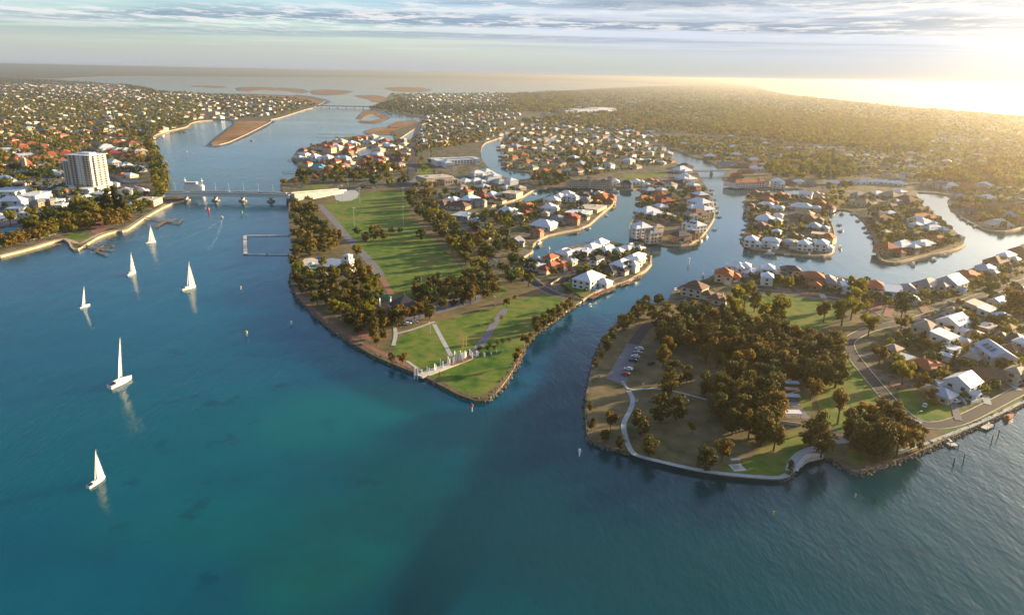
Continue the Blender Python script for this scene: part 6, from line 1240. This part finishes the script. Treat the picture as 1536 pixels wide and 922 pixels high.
def motorboat_proto(tower_=False):
    t = thing('motor_boat', 'x', 'motor boat')
    hull_mesh(9.5, 3.3, 1.1, 'hull', M_WHITE, t, stern=.9)
    b = MB(); b.idx([(-2.6, -1.2, 1.1), (2.2, -1.1, 1.1), (2.2, 1.1, 1.1), (-2.6, 1.2, 1.1), (-2.4, -1.05, 2.5), (.9, -.95, 2.5), (.9, .95, 2.5), (-2.4, 1.05, 2.5)], [(0, 1, 5, 4), (1, 2, 6, 5), (2, 3, 7, 6), (3, 0, 4, 7), (4, 5, 6, 7)]); c = b.build('cabin', M_WHITE, t)
    b = MB(); b.idx([(2.25, -.95, 1.45), (2.25, .95, 1.45), (1.15, .8, 2.42), (1.15, -.8, 2.42)], [(0, 1, 2, 3)]); b.idx([(-1.9, -1.17, 1.7), (1.3, -1.1, 1.7), (.7, -1.02, 2.3), (-1.9, -1.1, 2.3)], [(0, 1, 2, 3)]); b.idx([(1.3, 1.1, 1.7), (-1.9, 1.17, 1.7), (-1.9, 1.1, 2.3), (.7, 1.02, 2.3)], [(0, 1, 2, 3)]); b.build('windscreen', M_GLASS, c)
    b = MB(); b.box((-3.6, 0, 1.16), (1.6, 2.2, .1)); b.build('cockpit', M_DARK, t)
    if tower_:
        b = MB(); b.box((-.8, 0, 3.9), (2.8, 2.1, .12)); [b.tube((x, y, 2.45), (x, y, 3.9), .05, n=5) for x in (-2, .3) for y in (-.9, .9)]; b.build('flybridge', M_WHITE, t)
    return t
MB1, MB2 = motorboat_proto(), motorboat_proto(True); used = {1: False, 2: False}
BO = [(1155, 381, 14, 'moored along the wall of the blue-domed house', 2, 0), (1182, 382.5, 9, 'low against the wall left of the canopy boat', 1, 0), (1213, 384, 9, 'on a platform right of the blue-domed house', 2, 1.57), (1260.5, 373, 12, 'end-on beside the solar-roofed corner house', 2, 1.4), (1261, 347, 10, 'in the second berth of the narrow side canal', 2, .3), (1258, 338, 8, 'in the first berth of the narrow side canal', 1, .3), (1252, 357, 9, 'in the covered berth above the corner house', 1, 1.5),
      (1370, 399, 13, 'end-on below the two white roofs', 2, 1.5), (1400, 391, 12, 'broadside below the brown canal roof', 2, .1), (1416, 384, 8, 'at the low dock of the sunny peninsula', 1, .3), (1425, 341, 8, 'beside the pale sunny-peninsula dock', 1, 2.5), (1059, 356.5, 11, 'at the dock of the island round corner', 2, .9), (1052, 362, 8, 'on the floating dock below the dark solar roof', 1, .9), (1071, 345, 9, 'at the grey island dock', 1, .5), (881.5, 343.5, 10, 'moored below the red roof', 2, .3), (909, 324, 7, 'at the small dock before the flat white roofs', 1, .6), (922.6, 288, 12, 'at the mouth of the canal basin', 2, .1),
      (808.6, 365, 12, 'at the bend by the golden trees', 2, 1.2), (801, 291, 8, 'off the cream flat-roofed house', 1, .6), (867, 286.5, 8, 'before the pale apartment row', 2, 1.4), (887, 287, 6, 'beside the apartment stair tower', 1, 1.3), (1012, 438, 11, 'beside the long cream mansion', 2, .7), (1055, 414, 8, 'behind the orange canal roof', 2, 1.3), (957, 318, 9, 'at the dock of the solar-roofed island house', 2, .8)]
for i in range(7): BO.append((965 + (i % 2) * 2.5, 286 + i * 4.6, 6.5, f'in the crowded basin marina, {ordw(i)} from its top', 1 + i % 2, .1))
for i, y in enumerate((286, 291, 300, 306, 312, 319, 326)): BO.append((1066.5 + (y - 286) * .28, y, 6.5, f'at the island eastern berths, {ordw(i)} from the small bridge', 1 + i % 2, .2))
for i, y in enumerate((303, 310, 317, 324, 331, 338, 345, 352, 359)): BO.append((1117 - (y > 345) * 3 + (3 if 315 < y < 340 else 0), y, 7.5, f'in the long western berths, {ordw(i)} from their top', 1 + i % 2, .2))
for i, (x, y) in enumerate([(1296, 342), (1300, 349), (1304, 356), (1287, 332), (1278, 322)]): BO.append((x, y, 7, f'at the side docks under the brown roof, {ordw(i)} in order', 1, .3))
for i, (x, y) in enumerate([(1442, 329), (1451, 335), (1462, 341), (1424, 305), (1375, 292), (1420, 290)]): BO.append((x, y, 7, f'along the hazy peninsula dock, {ordw(i)} in order', 1 + i % 2, .6))
for i, (x, y) in enumerate([(1166, 283), (1179, 283.5), (1196, 283.5)]): BO.append((x, y, 9, f'on the side canal wall, {ordw(i)} from the orange-roofed apartments', 2, .1))
for i, (x, y, w) in enumerate([(278, 199, 5), (245, 204, 5), (250, 243, 2.5), (377, 211, 2.2)]): BO.append((x, y, w, ['anchored off the far bay shore', 'closest to the bay trees', 'low by the river wall beyond the bridge', 'alone near the brown sand spit'][i], 2, .3 + i))
for i, (x, y, w, desc, ty, rot) in enumerate(BO):
    pr = MB1 if ty == 1 else MB2; o = pr if not used[ty] else copy_tree(pr); used[ty] = True
    p = G(x, y, 0); s = max(.7, min(1.5, w * mpp(p) / 9.0)); o.location = p; o.scale = (s, s, s); o.rotation_euler = (0, 0, rot + (math.pi if i % 2 else 0)); tag(o, f"white {'cabin cruiser' if ty == 2 else 'motor boat'} {desc}", 'motor boat', 'motor boats moored in the canals')
for (x, y, rz, label) in [(333, 327, ang((333, 327), (336, 313)), 'speedboat heading for the bridge ahead of its own wake'), (280, 228, 2.2, 'small white boat circling in the bay beyond the bridge')]:
    o = copy_tree(MB1); o.location = G(x, y, 0); o.scale = (.8, .8, .8); o.rotation_euler = (0, 0, rz); tag(o, label, 'speedboat', 'moving boats'); o.name = 'speedboat'
def foam(pts, w0, w1, n):
    V, Fc = [], []; P3 = [G(x, y, .035) for x, y in smooth_line(pts, 2)]; m = len(P3)
    for _ in range(n):
        i = random.randrange(m - 1); f = random.random(); c = P3[i].lerp(P3[i + 1], f); g = (i + f) / m; w = w0 + (w1 - w0) * g
        c = c + Vector((random.gauss(0, w * .3), random.gauss(0, w * .3), 0)); s = random.uniform(.15, .5) * (1.2 - g); k = len(V)
        V += [(c.x - s, c.y, .035), (c.x, c.y - s * .7, .035), (c.x + s, c.y, .035), (c.x, c.y + s * .7, .035)]; Fc.append((k, k + 1, k + 2, k + 3))
    return V, Fc
aV, aF = [], []
for args in [([(333, 329), (330, 345), (322, 362), (312, 375)], .5, 6, 420), ([(333, 329), (318, 340), (295, 350), (280, 356)], .3, 2, 150), ([(280, 229), (272, 231), (266, 228), (272, 225)], 1, 3, 200), ([(284, 227.5), (292, 229), (288, 231)], 1, 3, 120)]:
    v, f = foam(*args); k = len(aV); aV += v; aF += [tuple(k + i for i in q) for q in f]
me = bpy.data.meshes.new('wake_foam'); me.from_pydata(aV, [], aF); me.materials.append(M_WHITE); tag(link('wake_foam', me), kind='stuff')
def ferry():
    p = G(292, 288.5, 0); t = thing('white_barge', 'white open-decked barge with tall end posts just beyond the bridge', 'barge', p, ang((281, 288), (303, 288.5)))
    b = MB(); b.box((0, 0, 4.2), (22, 6, 8.2)); b.build('hull', M_WHITE, t)
    b = MB(); b.box((-3, 0, 10.5), (14, 5, 3.6)); b.build('deckhouse', M_WHITE, t)
    for k in range(5): add_window(t, -8.5 + k * 2.7, -2.55, 10.8, 1.8, 1.6, 0)
    for x in (-10, 10): b = MB(); b.tube((x, 0, 8.3), (x, 0, 17), .3, n=6); b.box((x, 0, 14), (1.6, 4, .4)); b.build('mast', M_WHITE, t)
    b = MB(); b.box((5, 0, 9.2), (11, 5.6, .15)); b.box((5, -2.7, 9.8), (11, .1, 1.1)); b.build('rail', M_WHITE, t)
ferry()
def workboat():
    p = G(1514, 627, 0); t = thing('workboat', 'orange workboat moored at the rocky river bank', 'boat', p, ang((1505, 633), (1521, 623)))
    hull_mesh(7.5, 2.6, 1.2, 'hull', M_ORG, t, stern=.95); b = MB(); b.box((-.5, 0, 1.35), (4.0, 1.7, .35)); b.build('cover', M_ORG, t); b = MB(); b.box((-2.8, 0, 1.7), (1.2, 1.3, 1.0)); b.build('cabin', M_TIMBER, t)
workboat()

# ------------------------------------------------------------------ cars
def car_proto(m):
    t = thing('parked_car', 'x', 'car')
    b = MB(); prof = [(-2.15, .35), (2.15, .35), (2.2, .75), (1.35, .95), (.55, 1.45), (-1.15, 1.48), (-1.95, 1.0), (-2.2, .9)]
    n = len(prof); vs = [(x, -.86, z) for x, z in prof] + [(x, .86, z) for x, z in prof]; vs = [(x, y * (.82 if z > 1.2 else 1), z) for x, y, z in vs]
    b.idx(vs, [tuple(range(n)), tuple(range(2 * n - 1, n - 1, -1))] + [(i, n + i, n + (i + 1) % n, (i + 1) % n) for i in range(n)]); bo = b.build('body', m, t)
    b = MB(); b.idx([(1.3, -.7, 1.0), (1.3, .7, 1.0), (.62, .62, 1.44), (.62, -.62, 1.44)], [(0, 1, 2, 3)]); b.idx([(-1.9, .7, 1.06), (-1.9, -.7, 1.06), (-1.22, -.62, 1.46), (-1.22, .62, 1.46)], [(0, 1, 2, 3)])
    for s in (-1, 1): b.idx([(1.1, s * .84, 1.02), (.5, s * .735, 1.4), (-1.1, s * .735, 1.42), (-1.7, s * .84, 1.05)], [(0, 1, 2, 3)])
    b.build('window', M_GLASS, bo)
    for x in (-1.3, 1.3):
        for y in (-.82, .82): b = MB(); b.tube((x, y - .1, .33), (x, y + .1, .33), .33, n=10); b.build('wheel', M_DARK, t)
    return t
CP = {'white': car_proto(M_WHITE), 'dark': car_proto(M_DARK), 'red': car_proto(M_RED), 'silver': car_proto(M_METAL), 'blue': car_proto(M_BLUE)}; cu = set()
cdir = ang((909, 567), (941, 514.6)) + math.pi / 2
for x, y, c, rz, lab in [(959, 524, 'white', cdir, 'white car first in the row of the small car park'), (956.3, 529.5, 'silver', cdir, 'silver car second in the row of the small car park'), (953.2, 535.5, 'white', cdir, 'white car third in the row of the small car park'), (949.8, 541.5, 'dark', cdir, 'black car ending the row of four in the small car park'), (942.6, 554.5, 'white', cdir, 'white car beside the red car in the small car park'), (938.6, 562, 'red', cdir, 'red car at the end of the small car park'), (977, 546, 'dark', .6, 'dark car half hidden under trees by the small car park'),
                         (1387, 609, 'white', ang((1387, 609), (1390, 601)), 'white car parked on the corner lawn'), (1473, 588, 'white', ang((1473, 588), (1466, 580)), 'white car on the driveway of the bright white house'), (1435, 603, 'white', ang((1430, 606), (1440, 603)), 'white van-like car beside the small blue-grey house'), (1330, 535, 'white', .5, 'white car by the orange-brown corner tree'), (612, 486.5, 'white', .3, 'white car parked behind the brown lawn trees'), (622, 484, 'silver', .3, 'silver car parked behind the brown lawn trees'), (1105, 424, 'silver', .2, 'silver car before the orange-roofed canal house'), (1124, 430, 'blue', .8, 'blue car on the drive of the white canal houses'), (1452, 511, 'silver', .4, 'silver car behind the white cube house'), (1425, 455, 'silver', .5, 'silver car on the street before the lilac-grey roofs'),
                         (560, 283, 'white', .2, 'white car leaving the bridge plaza'), (598, 273, 'silver', .2, 'silver car on the main road behind the plaza'), (535, 284, 'white', 0, 'white car at the head of the bridge approach'), (148, 338, 'dark', .3, 'dark car near the foreshore paving'), (186, 322, 'silver', .4, 'silver car behind the foreshore lawn'), (42, 329, 'white', .5, 'white car in the market car park'), (55, 322, 'red', .5, 'red car in the market car park'), (70, 318, 'dark', .5, 'dark car in the market car park'), (30, 332, 'blue', .5, 'blue car in the market car park'), (72, 272, 'white', .2, 'white car in the town car park'), (85, 274, 'dark', .2, 'dark car in the town car park'), (95, 281, 'red', .2, 'red car in the town car park'), (620, 278, 'dark', 1, 'dark car in the club car park'), (628, 282, 'white', 1, 'white car in the club car park')]:
    o = CP[c] if c not in cu else copy_tree(CP[c]); cu.add(c); o.location = G(x, y, Z3 + .15); o.rotation_euler = (0, 0, rz); tag(o, lab, 'car', 'parked cars')
for f, c, s, lab in [(.17, 'silver', -1, 'silver car crossing the bridge near the town end'), (.49, 'white', 1, 'white car crossing the middle of the bridge'), (.77, 'dark', -1, 'dark car crossing the bridge near the lawn end')]:
    o = copy_tree(CP[c]); x = BL * f; yy = s * 2.4; o.location = (BA.x + x * math.cos(BR) - yy * math.sin(BR), BA.y + x * math.sin(BR) + yy * math.cos(BR), 8.64 + .9 * math.sin(math.pi * f)); o.rotation_euler = (0, 0, BR); tag(o, lab, 'car', 'cars on the bridge')

# ------------------------------------------------------------------ memorial columns, flagpoles, shelters, playground
def memorial():
    strip('memorial_deck', [(629, 563), (650, 556), (676, 546), (700, 537), (712, 531)], 5.0, M_CONC, LAND + .5, thick=.9)
    strip('memorial_paving', [(672, 545), (690, 540), (708, 532)], 7.0, M_PAVE, LAND + .55, it=0)
    COLS = [(632.5, 560, 7), (641, 558, 9), (644, 556, 5), (652, 554.5, 10), (654.5, 553, 6), (661, 551.5, 13), (664.5, 551, 9), (672, 547, 13), (674.5, 545.5, 8), (676, 536, 6), (680, 546, 11), (682, 543, 18), (684.5, 542, 13), (687, 541.5, 17), (689, 541.5, 12), (690.5, 541, 16), (692.5, 540.5, 12), (694, 541, 14), (696, 538, 10), (697.5, 537, 12), (699, 536, 9), (704.5, 532, 9), (706.5, 534, 8), (708.5, 537, 9), (715, 532, 6), (717.5, 533, 5), (725, 532, 5), (727, 533.5, 5), (737, 531, 4), (745, 528, 4), (754, 526, 4)]
    n = len(COLS)
    for i, (x, y, h) in enumerate(COLS):
        p = G(x, y, LAND + .5); hh = h * mpp(p); b = MB(); rz = i * .37
        q = [(-.3, -.2), (.3, -.2), (.3, .2), (-.3, .2)]
        b.idx([(x_ , y_, -.4) for x_, y_ in q] + [(x_ * .8, y_ * .8, hh * (1 + .06 * (x_ > 0))) for x_, y_ in q], [(0, 1, 5, 4), (1, 2, 6, 5), (2, 3, 7, 6), (3, 0, 4, 7), (4, 5, 6, 7)])
        o = b.build('memorial_column', M_WHITE); o.location = p; o.rotation_euler = (0, 0, rz)
        tag(o, f"{'tall' if h > 9 else 'short'} white memorial column, {ordw(i)} in the row counted from the water end", 'column', 'white memorial columns on the point')
    p = G(622, 568, 0)
    for k, (dx, h) in enumerate(((0, 6.5), (1.4, 4.5))):
        b = MB(); b.box((0, 0, h / 2 - .5), (.6, .45, h + 1)); o = b.build('memorial_column', M_WHITE); o.location = (p.x + dx, p.y, 0); tag(o, ['taller white memorial column standing in the water', 'shorter white memorial column standing in the water'][k], 'column', 'white memorial columns on the point')
    for k, (x, y, h) in enumerate([(693, 527, 14), (695.5, 523, 15), (699.6, 520, 17)]):
        p = G(x, y, LAND); t = thing('flagpole', ['shortest and lowest', 'middle', 'tallest'][k] + ' of three thin yellowish flagpoles above the memorial columns', 'flagpole', p, 0, 'flagpoles by the memorial')
        b = MB(); hh = h * mpp(p); b.tube((0, 0, 0), (0, 0, hh), .14, .07, 6); b.build('pole', M_YEL, t); b = MB(); b.tube((0, 0, hh), (0, 0, hh + .25), .16, .1, 7); b.build('finial', M_YEL, t)
memorial()
def picnic():
    p = G(1187, 612, LAND); rz = ang((1170, 633), (1200, 634))
    t = thing('picnic_shelter', 'stepped picnic shelter with grey and pink roof panels in the wooded park', 'shelter', p, rz); m = mpp(p)
    yy = [(626, 'white', 26, 0), (612, 'grey', 24, 0), (602, 'blue-grey', 23, .3), (593, 'beige', 21, .6), (584, 'blue-grey', 21, .9)]
    for i, (y, c, w, dz) in enumerate(yy):
        q = G(1187 - .2 * i, y, LAND); L_ = (Matrix.Rotation(-rz, 3, 'Z') @ (q - p)); wd = w * mpp(q)
        b = MB(); z = 2.8 + dz if i != 1 else 2.2; b.box((L_.x, L_.y, z), (wd, wd * .52 if i not in (1,) else wd * .4, .2)); r = b.build('roof_panel', ROOF[c], t)
        for sx in (-1, 1):
            for sy in (-1, 1): b = MB(); b.tube((L_.x + sx * wd * .46, L_.y + sy * wd * .18, 0), (L_.x + sx * wd * .46, L_.y + sy * wd * .18, z - .1), .1, n=6); b.build('post', M_TIMBER, r)
    b = MB(); b.box((0, 0, .02), (10, 20, .06)); b.build('slab', M_CARPARK, t)
picnic()
for x, y, lab in [(1106, 701, 'picnic table on a square concrete pad near the shore path'), (1258.6, 660, 'picnic table on a square concrete pad beside the tall casuarina')]:
    p = G(x, y, LAND + .03); t = thing('picnic_table', lab, 'picnic table', p, .2)
    b = MB(); b.box((0, 0, .05), (5, 5, .14)); b.build('pad', M_CONC, t); b = MB(); b.box((0, 0, .85), (1.8, .8, .07)); b.box((0, 0, .45), (.3, .6, .75)); b.build('table_top', M_CONC, t)
    for s in (-1, 1): b = MB(); b.box((0, s * .75, .5), (1.8, .3, .06)); b.box((0, s * .75, .28), (.25, .25, .4)); b.build('bench', M_CONC, t)
    b = MB(); [b.tube((sx * 1.6, 1.9, .1), (sx * 1.6, 1.9, 2.5), .06, n=5) for sx in (-1, 1)]; b.box((0, 1.9, 2.5), (3.8, 1.4, .1)); b.build('canopy', M_CONC, t)
for x, y, lab in [(955, 604, 'small grey information sign beside the winding path'), (965, 579, 'small blue-grey bin station on the thin park path'), (898, 567, 'white notice board on the grass by the small car park'), (934, 577, 'pale bollard post at the foot of the small car park')]:
    p = G(x, y, LAND); t = thing('park_sign', lab, 'sign', p, .3); b = MB(); b.box((0, 0, 1.25), (1.3, .14, 1.1)); b.build('board', M_FRAME, t); b = MB(); b.box((-.5, .08, .5), (.1, .1, 1.3)); b.box((.5, .08, .5), (.1, .1, 1.3)); b.build('post', M_METAL, t)
def playground():
    p = G(505, 404, LAND); rz = ang((488, 404), (520, 408)); m = mpp(p)
    t = thing('pavilion', 'low pavilion with sloping blue-grey sheet roof in the shore thicket', 'pavilion', p, rz)
    b = MB(); b.box((0, 0, 1.7), (19, 12, 3.4), bottom=False); b.build('wall', WALL['brick'], t)
    b = MB(); b.idx([(-11, -8, 3.45), (11, -8, 3.45), (11, 8, 5.6), (-11, 8, 5.6), (-11, -8, 3.7), (11, -8, 3.7), (11, 8, 5.85), (-11, 8, 5.85)], [(3, 2, 1, 0), (4, 5, 6, 7), (0, 1, 5, 4), (1, 2, 6, 5), (2, 3, 7, 6), (3, 0, 4, 7)]); b.build('roof', ROOF['blue-grey'], t)
    p = G(522.5, 408, LAND); t = thing('lookout_tower', 'narrow white stepped tower sunlit beside the thicket pavilion', 'tower', p, rz)
    for i, (w, h0, h1) in enumerate(((9, 0, 6), (7, 6, 9.5), (5.4, 9.5, 12.5))): b = MB(); b.box((0, 0, (h0 + h1) / 2), (w, w, h1 - h0 - .004)); pt = b.build('stage', WALL['white'], t); add_window(pt, 0, -w / 2 - .02, (h0 + h1) / 2, 1.6, 2.2, 0); add_window(pt, w / 2 + .02, 0, (h0 + h1) / 2, 1.6, 2.2, math.pi / 2)
    b = MB(); b.hip(0, 0, 5.4, 5.4, 12.5, .35, .3); b.build('roof', ROOF['white'], t)
    def canopy(x, y, r, h, m_, lab):
        p = G(x, y, LAND); t = thing('shade_canopy', lab, 'shade canopy', p); b = MB(); b.tube((0, 0, 0), (0, 0, h), .12, n=6); b.build('post', M_METAL, t)
        b = MB(); n = 10; vs = [(0, 0, h + r * .4)] + [(r * math.cos(6.283 * i / n), r * math.sin(6.283 * i / n), h - .2) for i in range(n)] + [(0, 0, h + r * .4 - .1)] + [(r * math.cos(6.283 * i / n), r * math.sin(6.283 * i / n), h - .28) for i in range(n)]
        b.idx(vs, [(0, 1 + i, 1 + (i + 1) % n) for i in range(n)] + [(n + 1, n + 2 + (i + 1) % n, n + 2 + i) for i in range(n)]); b.build('canopy_cloth', m_, t)
    canopy(468, 402, 3.4, 3.5, M_SAIL, 'white round shade canopy over the pale play court'); canopy(471, 405, 3.0, 3.0, M_GRN, 'green shade canopy next to the white one on the play court'); canopy(486, 418, 4.2, 3.6, M_SAIL, 'cream shade canopy among the thicket trees'); canopy(480, 395, 3.0, 4.0, M_BLUE, 'blue shade canopy behind the pale play court')
    p = G(468, 435, LAND); t = thing('play_frame', 'blue and red climbing frame beside the shore path', 'play equipment', p, .4)
    for x, m_ in ((-1.6, M_RED), (1.4, M_BLUE)):
        b = MB(); b.box((x, 0, 1.6), (1.8, 1.8, .15)); b.hip(x, 0, 1.6, 1.6, 3.2, .9, .2); [b.tube((x + sx, sy, 0), (x + sx, sy, 3.2), .08, n=5) for sx in (-.8, .8) for sy in (-.8, .8)]; b.build('turret', m_, t)
    b = MB(); b.idx([(-2.6, -.4, 1.7), (-2.6, .4, 1.7), (-5.2, .4, .2), (-5.2, -.4, .2), (-2.6, -.4, 1.55), (-2.6, .4, 1.55), (-5.2, .4, .05), (-5.2, -.4, .05)], [(0, 1, 2, 3), (7, 6, 5, 4)]); b.build('slide', M_YEL, t)
    p = G(607.5, 466, LAND); t = thing('bandstand', 'bandstand with dark blue-grey tent roof on the round brick plaza', 'bandstand', p, .5)
    b = MB(); b.idx([(-8, -8, 3.6), (8, -8, 3.6), (8, 8, 3.6), (-8, 8, 3.6), (0, 0, 10.2), (-8, -8, 3.4), (8, -8, 3.4), (8, 8, 3.4), (-8, 8, 3.4)], [(0, 1, 4), (1, 2, 4), (2, 3, 4), (3, 0, 4), (8, 7, 6, 5), (0, 5, 6, 1), (1, 6, 7, 2), (2, 7, 8, 3), (3, 8, 5, 0)]); r = b.build('roof', ROOF['dark'], t)
    b = MB(); b.tube((0, 0, 10), (0, 0, 12.4), .12, n=6); b.build('finial', M_METAL, r)
    for sx in (-7, 7):
        for sy in (-7, 7): b = MB(); b.tube((sx, sy, 0), (sx, sy, 3.5), .16, n=6); b.build('post', M_METAL, t)
    p = G(577, 460, LAND); t = thing('entry_arch', 'pale green and white entry arch at the edge of the brick plaza', 'arch', p, ang((570, 460), (585, 461)))
    for x in (-3.5, 3.5): b = MB(); b.box((x, 0, 3), (1.2, 1.2, 6)); b.build('pillar', M_WHITE, t)
    b = MB(); b.hip(0, 0, 8.6, 2, 6.01, .8, .3); b.build('arch_roof', M_GRN, t)
playground()
for pts, lab, m in [([(802, 419), (815, 429)], 'cream garden wall angled at the corner of the canal road', WALL['cream']), ([(826, 428), (843, 417)], 'cream garden wall beside the brick crossing of the canal road', WALL['cream']), ([(1449, 608), (1440, 598)], 'white garden wall on the left of the bright white house', M_WHITE), ([(1456, 606), (1474, 600)], 'white garden wall before the bright white house', M_WHITE), ([(1170, 635), (1200, 639)], 'low concrete wall in front of the stepped picnic shelter', M_CONC), ([(1370, 498), (1400, 524)], 'brick boundary wall of the bare yard', WALL['brick'])]:
    A, B = G(*pts[0], LAND), G(*pts[1], LAND); d = B - A; b = MB(); b.box((0, 0, .7), (d.length, .3, 1.5)); o = b.build('garden_wall', m); o.location = (A + B) / 2; o.rotation_euler = (0, 0, math.atan2(d.y, d.x)); tag(o, lab, 'wall', 'garden walls')
A, B = G(842, 428.5, LAND), G(873, 449, LAND); d = B - A; rndh = random.Random(3)
cl = [(d.length * (i / 26 - .5), rndh.gauss(0, .25), .8 + rndh.random() * .4, .9) for i in range(27)]; V, Fc = leaf_cloud(cl, 40, .28, rndh)
me = bpy.data.meshes.new('hedge'); me.from_pydata([tuple(v) for v in V], [], Fc); me.materials.append(LEAF['d']); o = link('hedge', me); o.location = (A + B) / 2; o.rotation_euler = (0, 0, math.atan2(d.y, d.x)); tag(o, 'dark clipped hedge along the small lawn of the inner canal tip', 'hedge')
t = thing('swimming_pool', 'small bright blue pool beside the big white house on the inner canal tip', 'swimming pool', G(897, 433, LAND + .2), ang((884, 450), (923, 430)))
b = MB(); b.box((0, 0, .05), (8.5, 5, .3)); b.build('coping', M_CONC, t); b = MB(); b.box((0, 0, .12), (7, 3.6, .2)); b.build('pool_water', mat('pool_water', (0.02, 0.25, 0.42), 0.08, 0.2), t)
# fence of pale posts along the foreshore
def post_fence():
    pts = [G(x, y, LAND) for x, y in smooth_line([(0, 371), (45, 362), (92, 350)], 2)]; t = thing('post_rail_fence', 'low pale post and rail fence along the town foreshore path', 'fence', pts[0]); o0 = pts[0]
    tot = 0
    for i in range(len(pts) - 1):
        a, c = pts[i] - o0, pts[i + 1] - o0; d = c - a
        b = MB(); b.box(((a.x + c.x) / 2, (a.y + c.y) / 2, .95), (d.length, .1, .14), math.atan2(d.y, d.x)); b.build('rail', M_SAIL, t)
        for k in range(max(1, int(d.length / 4))): q = a + d * (k / max(1, int(d.length / 4))); b = MB(); b.box((q.x, q.y, .5), (.2, .2, 1.1)); b.build('post', M_SAIL, t)
post_fence()
